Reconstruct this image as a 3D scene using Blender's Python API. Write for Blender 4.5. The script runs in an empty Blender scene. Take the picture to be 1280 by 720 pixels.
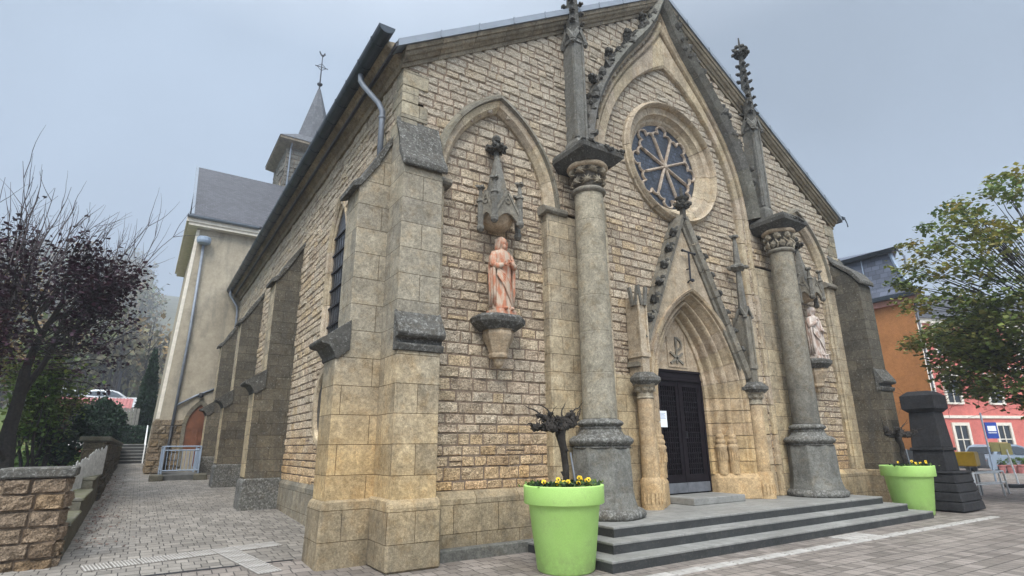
import bpy, bmesh, math, random
from mathutils import Vector, Matrix, noise
R = math.radians
PI = math.pi
scene = bpy.context.scene
col = scene.collection

# ------------------------------------------------------------------ camera
CAM = Vector((-10.529, -8.362, 1.657))
YAW, PITCH, ROLL = 0.581, 0.278, -0.009
cam_d = bpy.data.cameras.new('camera')
cam = bpy.data.objects.new('camera', cam_d)
col.objects.link(cam)
fw = Vector((math.sin(YAW) * math.cos(PITCH), math.cos(YAW) * math.cos(PITCH), math.sin(PITCH)))
r0 = Vector((math.cos(YAW), -math.sin(YAW), 0))
u0 = r0.cross(fw)
rt_ = r0 * math.cos(ROLL) + u0 * math.sin(ROLL)
up_ = -r0 * math.sin(ROLL) + u0 * math.cos(ROLL)
m4 = Matrix((rt_, up_, -fw)).transposed().to_4x4()
m4.translation = CAM
cam.matrix_world = m4
cam_d.sensor_width = 36
cam_d.lens = 692.494 / 1280 * 36
cam_d.clip_start = 0.05
cam_d.clip_end = 2500
scene.camera = cam

# ------------------------------------------------------------------ sky, sun, exposure
SUN_EL, SUN_AZ = 48.0, 215.0          # azimuth clockwise from +y: behind the camera, to its left
world = bpy.data.worlds.new('World')
scene.world = world
world.use_nodes = True
wn = world.node_tree
wn.nodes.clear()
w_out = wn.nodes.new('ShaderNodeOutputWorld')
w_bg = wn.nodes.new('ShaderNodeBackground')
sky = wn.nodes.new('ShaderNodeTexSky')
sky.sky_type = 'NISHITA'
sky.sun_disc = False
sky.sun_elevation = R(SUN_EL)
sky.sun_rotation = R(SUN_AZ)
sky.air_density = 1.0
sky.dust_density = 4.0
sky.ozone_density = 1.0
# thin overcast deck: an even grey-blue layer over the clear sky, a little brighter overhead, with soft cloud
w_tc = wn.nodes.new('ShaderNodeTexCoord')
w_nz = wn.nodes.new('ShaderNodeTexNoise')
w_nz.inputs['Scale'].default_value = 1.5
w_nz.inputs['Detail'].default_value = 5.0
w_nz.inputs['Roughness'].default_value = 0.45
wn.links.new(w_tc.outputs['Generated'], w_nz.inputs['Vector'])
w_sep = wn.nodes.new('ShaderNodeSeparateXYZ')
wn.links.new(w_tc.outputs['Generated'], w_sep.inputs[0])
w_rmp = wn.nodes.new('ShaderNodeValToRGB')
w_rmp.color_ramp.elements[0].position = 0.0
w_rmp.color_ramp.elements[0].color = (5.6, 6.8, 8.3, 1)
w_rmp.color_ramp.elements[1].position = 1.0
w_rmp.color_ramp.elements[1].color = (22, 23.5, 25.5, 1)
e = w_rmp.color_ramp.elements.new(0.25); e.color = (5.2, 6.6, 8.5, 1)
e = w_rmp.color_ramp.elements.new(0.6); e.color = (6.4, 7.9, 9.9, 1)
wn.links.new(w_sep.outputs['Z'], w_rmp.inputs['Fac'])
w_cl = wn.nodes.new('ShaderNodeMapRange')
w_cl.inputs['From Min'].default_value = 0.3
w_cl.inputs['From Max'].default_value = 0.7
w_cl.inputs['To Min'].default_value = 0.72
w_cl.inputs['To Max'].default_value = 1.28
wn.links.new(w_nz.outputs['Fac'], w_cl.inputs['Value'])
w_mul = wn.nodes.new('ShaderNodeVectorMath'); w_mul.operation = 'SCALE'
wn.links.new(w_rmp.outputs['Color'], w_mul.inputs[0])
wn.links.new(w_cl.outputs['Result'], w_mul.inputs['Scale'])
w_mix = wn.nodes.new('ShaderNodeMix'); w_mix.data_type = 'RGBA'
w_mix.inputs['Factor'].default_value = 0.8
wn.links.new(sky.outputs['Color'], w_mix.inputs['A'])
# extra glow added around the veiled sun, behind the camera, to light the facade
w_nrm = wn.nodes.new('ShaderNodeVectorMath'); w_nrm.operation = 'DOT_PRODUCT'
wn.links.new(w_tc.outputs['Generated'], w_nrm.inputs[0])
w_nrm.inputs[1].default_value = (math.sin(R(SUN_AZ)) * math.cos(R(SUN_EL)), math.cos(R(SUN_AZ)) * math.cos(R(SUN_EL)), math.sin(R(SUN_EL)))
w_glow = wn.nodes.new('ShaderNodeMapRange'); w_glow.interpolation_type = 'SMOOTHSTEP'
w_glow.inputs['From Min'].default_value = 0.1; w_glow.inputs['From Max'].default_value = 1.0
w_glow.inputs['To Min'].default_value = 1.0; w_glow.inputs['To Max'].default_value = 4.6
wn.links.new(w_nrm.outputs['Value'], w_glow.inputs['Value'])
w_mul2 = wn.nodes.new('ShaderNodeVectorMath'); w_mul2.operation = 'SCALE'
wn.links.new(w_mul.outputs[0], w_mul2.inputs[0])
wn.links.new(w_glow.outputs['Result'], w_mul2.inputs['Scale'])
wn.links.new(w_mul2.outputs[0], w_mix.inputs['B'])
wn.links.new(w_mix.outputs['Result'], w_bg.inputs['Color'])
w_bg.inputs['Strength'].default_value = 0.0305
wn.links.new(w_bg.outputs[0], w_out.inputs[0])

sun_d = bpy.data.lights.new('sun', 'SUN')
sun = bpy.data.objects.new('sun', sun_d)
col.objects.link(sun)
sun_d.energy = 1.5
sun_d.angle = R(24)
sun_d.color = (1.0, 0.95, 0.87)
sd = Vector((math.sin(R(SUN_AZ)) * math.cos(R(SUN_EL)), math.cos(R(SUN_AZ)) * math.cos(R(SUN_EL)), math.sin(R(SUN_EL))))
sun.rotation_euler = sd.to_track_quat('Z', 'Y').to_euler()

scene.view_settings.view_transform = 'Standard'
scene.view_settings.look = 'None'
scene.view_settings.gamma = 1.0
scene.view_settings.exposure = 1.2
HAZE = 0.0016
scene.render.engine = 'CYCLES'
scene.cycles.use_denoising = True
scene.cycles.max_bounces = 6
scene.cycles.transparent_max_bounces = 6
scene.cycles.volume_bounces = 0

# ------------------------------------------------------------------ material helper
class NT:
    def __init__(self, name):
        self.m = bpy.data.materials.new(name)
        self.m.use_nodes = True
        self.t = self.m.node_tree
        self.bsdf = self.t.nodes['Principled BSDF']
        self.out = self.t.nodes['Material Output']
        self._tc = None
    def n(self, kind, **kw):
        nd = self.t.nodes.new('ShaderNode' + kind)
        for k, v in kw.items():
            if hasattr(nd, k) and k not in nd.inputs:
                setattr(nd, k, v)
            else:
                self.put(nd.inputs[k], v)
        return nd
    def put(self, sock, v):
        if isinstance(v, bpy.types.NodeSocket):
            self.t.links.new(v, sock)
        elif isinstance(v, (tuple, list)) and len(v) == 3 and sock.type == 'RGBA':
            sock.default_value = (*v, 1)
        else:
            sock.default_value = v
    def obj(self):
        if not self._tc:
            self._tc = self.n('TexCoord')
        return self._tc.outputs['Object']
    def noise(self, scale, detail=4, rough=0.55, vec=None, dist=0.0):
        nd = self.n('TexNoise', Scale=scale, Detail=detail, Roughness=rough, Distortion=dist)
        self.put(nd.inputs['Vector'], vec if vec is not None else self.obj())
        return nd.outputs['Fac']
    def rng(self, v, a, b, c=0.0, d=1.0, smooth=False):
        nd = self.n('MapRange', Value=v)
        nd.inputs['From Min'].default_value = a
        nd.inputs['From Max'].default_value = b
        nd.inputs['To Min'].default_value = c
        nd.inputs['To Max'].default_value = d
        if smooth: nd.interpolation_type = 'SMOOTHSTEP'
        return nd.outputs['Result']
    def math(self, op, a, b=0.0):
        nd = self.n('Math', operation=op)
        self.put(nd.inputs[0], a); self.put(nd.inputs[1], b)
        return nd.outputs[0]
    def mix(self, f, a, b, blend='MIX'):
        nd = self.n('Mix', data_type='RGBA', blend_type=blend)
        self.put(nd.inputs['Factor'], f)
        self.put(nd.inputs['A'], a if not isinstance(a, tuple) else (*a, 1)[:4])
        self.put(nd.inputs['B'], b if not isinstance(b, tuple) else (*b, 1)[:4])
        return nd.outputs['Result']
    def ramp(self, f, stops):
        nd = self.n('ValToRGB', Fac=f)
        el = nd.color_ramp.elements
        while len(el) < len(stops): el.new(0.5)
        for e_, (p, c) in zip(el, stops):
            e_.position = p; e_.color = (*c, 1)
        return nd.outputs['Color']
    def attr(self, name='tint'):
        return self.n('Attribute', attribute_name=name).outputs['Color']
    def bump(self, h, strength=0.4, dist=0.02, normal=None):
        nd = self.n('Bump', Strength=strength, Distance=dist, Height=h)
        if normal is not None: self.put(nd.inputs['Normal'], normal)
        return nd.outputs['Normal']
    def done(self, color, rough=0.8, normal=None, metal=0.0, spec=0.3):
        b = self.bsdf
        self.put(b.inputs['Base Color'], color if not isinstance(color, tuple) else (*color, 1)[:4])
        self.put(b.inputs['Roughness'], rough)
        b.inputs['Metallic'].default_value = metal
        b.inputs['Specular IOR Level'].default_value = spec
        if normal is not None: self.put(b.inputs['Normal'], normal)
        return self.m
    def wallco(self):
        """(horizontal run along the wall, height, 0) for axis-aligned upright faces"""
        s = self.n('SeparateXYZ', Vector=self.obj())
        g = self.n('NewGeometry')
        gn = self.n('SeparateXYZ', Vector=g.outputs['True Normal'])
        ax = self.math('ABSOLUTE', gn.outputs[0]); ay = self.math('ABSOLUTE', gn.outputs[1])
        pick = self.math('GREATER_THAN', ax, ay)
        u = self.n('Mix', data_type='FLOAT')
        self.put(u.inputs['Factor'], pick)
        self.put(u.inputs['A'], s.outputs[0]); self.put(u.inputs['B'], s.outputs[1])
        c = self.n('CombineXYZ', X=u.outputs['Result'], Y=s.outputs[2])
        return c.outputs[0], s

def plain(name, c, rough=0.6, metal=0.0, spec=0.4, var=0.12, scale=6.0, bump=0.0):
    t = NT(name)
    f = t.noise(scale, 5)
    a = tuple(x * (1 - var) for x in c); b = tuple(min(1, x * (1 + var)) for x in c)
    cc = t.mix(t.rng(f, 0.3, 0.7), a, b)
    nrm = t.bump(t.noise(scale * 6, 4), bump, 0.01) if bump else None
    return t.done(cc, rough, nrm, metal, spec)

def rubble_mat(name, low=1.0):
    t = NT(name)
    tint = t.attr()
    s = t.n('SeparateXYZ', Vector=t.obj())
    base = t.mix(t.rng(t.noise(9, 6, 0.65), 0.28, 0.72), (0.47, 0.385, 0.285), (0.74, 0.635, 0.485))
    fine = t.math('MULTIPLY', t.rng(t.noise(48, 5, 0.75), 0.36, 0.54, 0.36, 1.08), t.rng(t.noise(21, 4, 0.7), 0.34, 0.5, 0.62, 1.05))
    sq = t.math('ABSOLUTE', t.math('SUBTRACT', t.noise(23, 4, 0.6, dist=1.6), 0.5))
    sqf = t.rng(sq, 0.0, 0.03, 0.52, 1.0)
    base = t.mix(1.0, base, t.n('CombineColor', Red=sqf, Green=sqf, Blue=sqf).outputs[0], 'MULTIPLY')
    base = t.mix(1.0, base, tint, 'MULTIPLY')
    fm = t.n('CombineColor', Red=fine, Green=fine, Blue=fine)
    base = t.mix(1.0, base, fm.outputs[0], 'MULTIPLY')
    # weathering: grey lichen high on the gable, ochre staining low on the wall
    nz = t.noise(0.9, 5, 0.6)
    hi = t.rng(t.math('ADD', s.outputs[2], t.math('MULTIPLY', nz, 3.0)), 8.0, 10.2, 0, 0.62)
    base = t.mix(hi, base, t.mix(t.rng(t.noise(20, 4), .35, .65), (0.25, 0.23, 0.185), (0.52, 0.47, 0.385)))
    lo = t.rng(t.math('ADD', s.outputs[2], t.math('MULTIPLY', nz, 1.6)), 3.2, 2.0, 0, 0.75 * low)
    base = t.mix(lo, base, t.mix(1.0, base, (1.10, 0.90, 0.64), 'MULTIPLY'))
    stain = t.rng(t.noise(1.1, 7, 0.75), 0.50, 0.72, 0, 0.62)
    base = t.mix(stain, base, t.mix(1.0, base, (0.50, 0.44, 0.40), 'MULTIPLY'))
    h = t.math('ADD', t.noise(26, 6, 0.7), t.math('MULTIPLY', t.n('TexVoronoi', Scale=34.0, Vector=t.obj()).outputs['Distance'], 0.7))
    return t.done(base, 0.92, t.bump(t.math('MULTIPLY', sqf, 0.6), 0.8, 0.02, t.bump(h, 0.75, 0.03)), 0, 0.15)

def ashlar_mat(name, c_hi, c_lo, z_lo=2.2, z_fade=2.2, bw=0.95, rh=0.44, mortar=0.006, dark=0.3, offset=0.0, joints=True, dstain=(0.07, 0.066, 0.058), lichen=0.0, grime=0.0):
    t = NT(name)
    uv, s = t.wallco()
    nz = t.noise(0.8, 5, 0.62)
    big = t.noise(2.6, 6, 0.65)
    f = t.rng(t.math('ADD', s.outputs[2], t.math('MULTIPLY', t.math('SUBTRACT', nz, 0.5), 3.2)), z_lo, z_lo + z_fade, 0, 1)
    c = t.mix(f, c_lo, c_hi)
    var = t.math('MULTIPLY', t.rng(big, 0.25, 0.75, 0.62, 1.26), t.math('MULTIPLY', t.rng(t.noise(11, 6, 0.72), 0.3, 0.7, 0.72, 1.2), t.rng(t.noise(26, 5, 0.75), 0.34, 0.66, 0.70, 1.2)))
    c = t.mix(1.0, c, t.n('CombineColor', Red=var, Green=var, Blue=var).outputs[0], 'MULTIPLY')
    c = t.mix(t.rng(t.noise(5, 5, 0.6), 0.5, 0.75, 0, 0.5), c, t.mix(1.0, c, (0.80, 0.62, 0.40), 'MULTIPLY'))
    if joints:
        mp = t.n('Mapping', Vector=uv); mp.inputs['Location'].default_value = (offset, 0.06, 0)
        br = t.n('TexBrick', Vector=mp.outputs[0], Scale=1.0, Color1=(0.80, 0.80, 0.80), Color2=(1.18, 1.15, 1.08), Mortar=(0.36, 0.32, 0.28))
        br.inputs['Brick Width'].default_value = bw
        br.inputs['Row Height'].default_value = rh
        br.inputs['Mortar Size'].default_value = mortar
        br.inputs['Mortar Smooth'].default_value = 0.35
        br.inputs['Bias'].default_value = 0.0
        br.offset = 0.5; br.squash = 1.0
        c = t.mix(1.0, c, br.outputs['Color'], 'MULTIPLY')
    # dark crust in patches and runs
    sv = t.n('Mapping', Vector=t.obj()); sv.inputs['Scale'].default_value = (3.0, 3.0, 0.55)
    run = t.noise(1.2, 6, 0.68, sv.outputs[0])
    c = t.mix(t.rng(run, 0.60 - 0.25 * dark, 0.80 - 0.22 * dark, 0, 0.85 * min(1, dark * 2.2)), c, dstain)
    fine = t.rng(t.noise(60, 5, 0.8), 0.32, 0.62, 0.66, 1.14)
    c = t.mix(1.0, c, t.n('CombineColor', Red=fine, Green=fine, Blue=fine).outputs[0], 'MULTIPLY')
    if lichen:
        lf = t.rng(t.noise(19, 7, 0.8, dist=0.6), 0.58 - lichen * 0.10, 0.74, 0, 0.95)
        c = t.mix(lf, c, (0.46, 0.455, 0.42))
    h = t.math('ADD', t.math('MULTIPLY', t.noise(40, 5, 0.7), 0.5), t.noise(6, 4))
    nr = t.bump(h, 0.6, 0.025)
    if joints:
        nr = t.bump(br.outputs['Fac'], 0.6, -0.012, nr)
    return t.done(c, 0.9, nr, 0, 0.15)

M = {}
M['rubble'] = rubble_mat('coursed rubble limestone')
M['mortar'] = plain('old brown mortar', (0.17, 0.125, 0.088), 0.95, var=0.3, scale=12, bump=0.4)
M['ashlar'] = ashlar_mat('buttress ashlar', (0.335, 0.30, 0.235), (0.49, 0.36, 0.195), 1.3, 2.2, dark=0.2, offset=0.41)
M['ashlar_light'] = ashlar_mat('pale ashlar strips', (0.42, 0.36, 0.265), (0.46, 0.375, 0.245), 2.0, 2.5, bw=0.5, rh=0.34, dark=0.05, offset=0.17)
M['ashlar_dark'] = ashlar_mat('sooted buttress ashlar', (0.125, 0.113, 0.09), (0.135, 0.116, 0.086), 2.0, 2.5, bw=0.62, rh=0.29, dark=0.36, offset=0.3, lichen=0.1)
M['plinth'] = ashlar_mat('plinth ashlar', (0.46, 0.355, 0.215), (0.34, 0.275, 0.18), 0.5, 0.6, bw=0.82, rh=0.42, dark=0.34, offset=0.5)
M['plinth_side'] = ashlar_mat('grey plinth ashlar', (0.24, 0.22, 0.175), (0.28, 0.245, 0.185), 0.5, 0.6, bw=0.7, rh=0.40, dark=0.28, offset=0.2)
M['shaft'] = ashlar_mat('grey column drum', (0.345, 0.305, 0.225), (0.31, 0.28, 0.215), 2.0, 3.0, joints=False, dark=0.12)
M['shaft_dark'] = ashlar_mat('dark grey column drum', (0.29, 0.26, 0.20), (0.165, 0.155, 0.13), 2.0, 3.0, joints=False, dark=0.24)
M['base_dark'] = ashlar_mat('sooted moulding', (0.12, 0.115, 0.10), (0.12, 0.115, 0.10), joints=False, dark=0.36, lichen=0.95)
M['pedestal'] = ashlar_mat('grey pedestal', (0.205, 0.20, 0.175), (0.165, 0.16, 0.14), 0.3, 1.0, joints=False, dark=0.3)
M['pinnacle'] = ashlar_mat('weathered pinnacle', (0.17, 0.165, 0.145), (0.175, 0.165, 0.14), 6.0, 3.0, joints=False, dark=0.3, lichen=0.1)
M['crust'] = ashlar_mat('black crusted stone', (0.082, 0.078, 0.068), (0.095, 0.09, 0.078), joints=False, dark=0.3, lichen=0.2)
M['cap'] = ashlar_mat('lichened coping', (0.10, 0.095, 0.083), (0.10, 0.095, 0.083), joints=False, dark=0.22, lichen=0.6)
M['trim'] = ashlar_mat('dressed pale limestone', (0.46, 0.38, 0.275), (0.48, 0.37, 0.23), 1.2, 2.0, joints=False, dark=0.03)
M['trim_warm'] = ashlar_mat('dressed warm limestone', (0.46, 0.365, 0.255), (0.53, 0.375, 0.205), 1.0, 2.4, joints=False, dark=0.04)
M['trim_grey'] = ashlar_mat('weathered dressed limestone', (0.225, 0.205, 0.165), (0.25, 0.22, 0.165), joints=False, dark=0.2)
M['cornice'] = ashlar_mat('cornice stone', (0.235, 0.20, 0.148), (0.235, 0.20, 0.148), joints=False, dark=0.14)
M['leafstone'] = ashlar_mat('carved capital stone', (0.36, 0.315, 0.235), (0.36, 0.315, 0.235), joints=False, dark=0.05)
M['bell'] = ashlar_mat('dark capital ground', (0.12, 0.105, 0.085), (0.12, 0.105, 0.085), joints=False, dark=0.2)
M['zinc'] = plain('zinc flashing', (0.17, 0.195, 0.225), 0.55, 0.1, var=0.1, scale=3)
M['gutter'] = plain('dark painted gutter', (0.035, 0.045, 0.055), 0.4, 0.3, var=0.2)
M['pipe'] = plain('zinc downpipe', (0.20, 0.22, 0.25), 0.5, 0.2, var=0.15)
M['castiron'] = plain('black cast iron', (0.015, 0.015, 0.017), 0.5, 0.2)
M['iron'] = plain('dark iron bar', (0.03, 0.03, 0.035), 0.5, 0.4)
M['door'] = plain('near black door paint', (0.009, 0.006, 0.008), 0.6, var=0.4, scale=9, spec=0.15)
M['dark'] = plain('dark interior', (0.004, 0.004, 0.005), 0.9)
M['kick'] = plain('grey door kick plate', (0.11, 0.115, 0.125), 0.5, var=0.3)
M['paper'] = plain('white paper', (0.8, 0.83, 0.86), 0.7, var=0.02)
M['ink'] = plain('grey print', (0.25, 0.33, 0.45), 0.8)

def glass_mat(name, c, leads=True):
    t = NT(name)
    uv, s = t.wallco()
    cc = t.mix(t.rng(t.noise(5.5, 5), 0.3, 0.7), tuple(x * 0.45 for x in c), tuple(x * 1.9 for x in c))
    br = t.n('TexBrick', Vector=uv, Scale=1.0, Color1=(0.7, 0.7, 0.7), Color2=(1.3, 1.3, 1.35), Mortar=(0.08, 0.08, 0.08))
    br.inputs['Brick Width'].default_value = 0.13; br.inputs['Row Height'].default_value = 0.10; br.inputs['Mortar Size'].default_value = 0.008
    cc = t.mix(1.0, cc, br.outputs['Color'], 'MULTIPLY')
    nr = t.bump(br.outputs['Fac'], 0.5, -0.01, t.bump(t.noise(9, 3), 0.45, 0.03))
    return t.done(cc, 0.3, nr, 0, 0.5)
M['glass'] = glass_mat('leaded blue glass', (0.028, 0.033, 0.044))
M['glass_dark'] = glass_mat('dark leaded glass', (0.02, 0.023, 0.028))

def slate_mat(name, c, w=0.22, h=0.12, axis='x'):
    t = NT(name)
    s = t.n('SeparateXYZ', Vector=t.obj())
    cv = t.n('CombineXYZ', X=s.outputs[0 if axis == 'x' else 1], Y=s.outputs[2])
    br = t.n('TexBrick', Vector=cv.outputs[0], Scale=1.0, Color1=tuple(x * 0.65 for x in c), Color2=tuple(x * 1.35 for x in c), Mortar=tuple(x * 0.25 for x in c))
    br.inputs['Brick Width'].default_value = w
    br.inputs['Row Height'].default_value = h
    br.inputs['Mortar Size'].default_value = 0.012
    br.inputs['Mortar Smooth'].default_value = 0.3
    cc = t.mix(t.rng(t.noise(0.7, 5), 0.3, 0.75, 0, 0.35), br.outputs['Color'], tuple(x * 1.6 for x in c))
    cc = t.mix(t.rng(t.noise(8, 5, 0.7), 0.62, 0.72, 0, 0.5), cc, (0.3, 0.3, 0.28))
    return t.done(cc, 0.55, t.bump(br.outputs['Fac'], 0.7, -0.02), 0, 0.4)
M['slate'] = slate_mat('grey slate roof', (0.045, 0.045, 0.052))
M['slate_y'] = slate_mat('grey slate side slope', (0.11, 0.11, 0.125), axis='y')
M['slate_spire'] = slate_mat('spire slate', (0.06, 0.063, 0.07), 0.2, 0.25)
M['slate_house'] = slate_mat('blue slate mansard', (0.075, 0.085, 0.115), 0.34, 0.24, axis='y')

def render_mat(name, c, dirt=(0.2, 0.19, 0.165), amt=0.6, grain=0.5):
    t = NT(name)
    v = t.math('ADD', t.math('MULTIPLY', t.noise(1.0, 6, 0.65), 0.6), t.math('MULTIPLY', t.noise(9.0, 6, 0.75), 0.4))
    cc = t.mix(t.rng(v, 0.36, 0.64), tuple(x * 0.72 for x in c), tuple(min(1, x * 1.18) for x in c))
    sv = t.n('Mapping', Vector=t.obj()); sv.inputs['Scale'].default_value = (1.2, 1.2, 0.35)
    cc = t.mix(t.rng(t.noise(0.9, 6, 0.7, sv.outputs[0]), 0.5, 0.72, 0, amt), cc, dirt)
    return t.done(cc, 0.92, t.bump(t.noise(38, 5, 0.7), grain, 0.02), 0, 0.1)
M['render'] = render_mat('stained beige render', (0.375, 0.325, 0.245), (0.15, 0.142, 0.12), 0.92)
M['orange'] = render_mat('orange roughcast', (0.44, 0.195, 0.075), (0.30, 0.14, 0.06), 0.35, 1.0)
M['pink'] = render_mat('coral pink render', (0.55, 0.165, 0.135), (0.42, 0.14, 0.12), 0.25, 0.2)
M['rosepale'] = render_mat('pale rose render', (0.62, 0.33, 0.28), (0.5, 0.28, 0.24), 0.25, 0.2)
M['creamtrim'] = plain('cream window surround', (0.66, 0.60, 0.50), 0.8)
M['white'] = plain('white paint', (0.78, 0.78, 0.77), 0.5, var=0.06)
M['whitewood'] = plain('weathered white wood', (0.42, 0.41, 0.385), 0.75, var=0.25, scale=14)
M['bark'] = plain('dark bark', (0.035, 0.028, 0.024), 0.95, var=0.4, scale=18, bump=0.6)
M['bark_vine'] = plain('gnarled vine bark', (0.026, 0.021, 0.016), 0.95, var=0.5, scale=25, bump=0.8)
M['doorwood'] = plain('brown door timber', (0.16, 0.06, 0.028), 0.5, var=0.25, scale=4)
M['greypaint'] = plain('grey blue railing paint', (0.27, 0.33, 0.41), 0.45, var=0.06)
M['soil'] = plain('dark potting soil', (0.03, 0.022, 0.016), 0.95, var=0.5, scale=30, bump=0.8)
def leaf_mat(name, cols, trans=0.25):
    t = NT(name)
    g = t.n('Attribute', attribute_name='tint')
    c = t.mix(1.0, t.ramp(t.noise(1.1, 3), [(0.3 + 0.4 * i / max(1, len(cols) - 1), k) for i, k in enumerate(cols)]), g.outputs['Color'], 'MULTIPLY')
    t.done(c, 0.6, None, 0, 0.25)
    tr = t.n('BsdfTranslucent'); t.put(tr.inputs['Color'], c)
    mx = t.n('MixShader'); mx.inputs[0].default_value = trans
    t.t.links.new(t.bsdf.outputs[0], mx.inputs[1]); t.t.links.new(tr.outputs[0], mx.inputs[2])
    t.t.links.new(mx.outputs[0], t.out.inputs[0])
    return t.m
M['leaf_purple'] = leaf_mat('dark purple leaf', [(0.020, 0.009, 0.016), (0.032, 0.012, 0.022), (0.05, 0.02, 0.03)], 0.15)
M['leaf_green'] = leaf_mat('green leaf', [(0.07, 0.13, 0.03), (0.12, 0.19, 0.05), (0.19, 0.21, 0.06)])
M['leaf_maple'] = leaf_mat('maple leaf', [(0.085, 0.14, 0.035), (0.15, 0.185, 0.05), (0.26, 0.225, 0.065)])
M['leaf_dark'] = leaf_mat('dark evergreen leaf', [(0.012, 0.03, 0.016), (0.022, 0.045, 0.022), (0.03, 0.06, 0.03)], 0.1)
M['leaf_gold'] = leaf_mat('autumn gold leaf', [(0.16, 0.10, 0.03), (0.22, 0.15, 0.05), (0.15, 0.13, 0.05)])
M['leaf_red'] = leaf_mat('autumn red leaf', [(0.14, 0.03, 0.02), (0.18, 0.06, 0.03), (0.09, 0.05, 0.03)])
M['hillside'] = plain('hillside brush', (0.085, 0.082, 0.05), 0.95, var=0.5, scale=0.2)
M['tracery'] = ashlar_mat('pale pinkish tracery', (0.47, 0.39, 0.31), (0.47, 0.39, 0.31), joints=False, dark=0.02)
M['leaf_far'] = leaf_mat('far woodland leaf', [(0.085, 0.10, 0.05), (0.15, 0.12, 0.062), (0.11, 0.12, 0.065)], 0.1)

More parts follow.
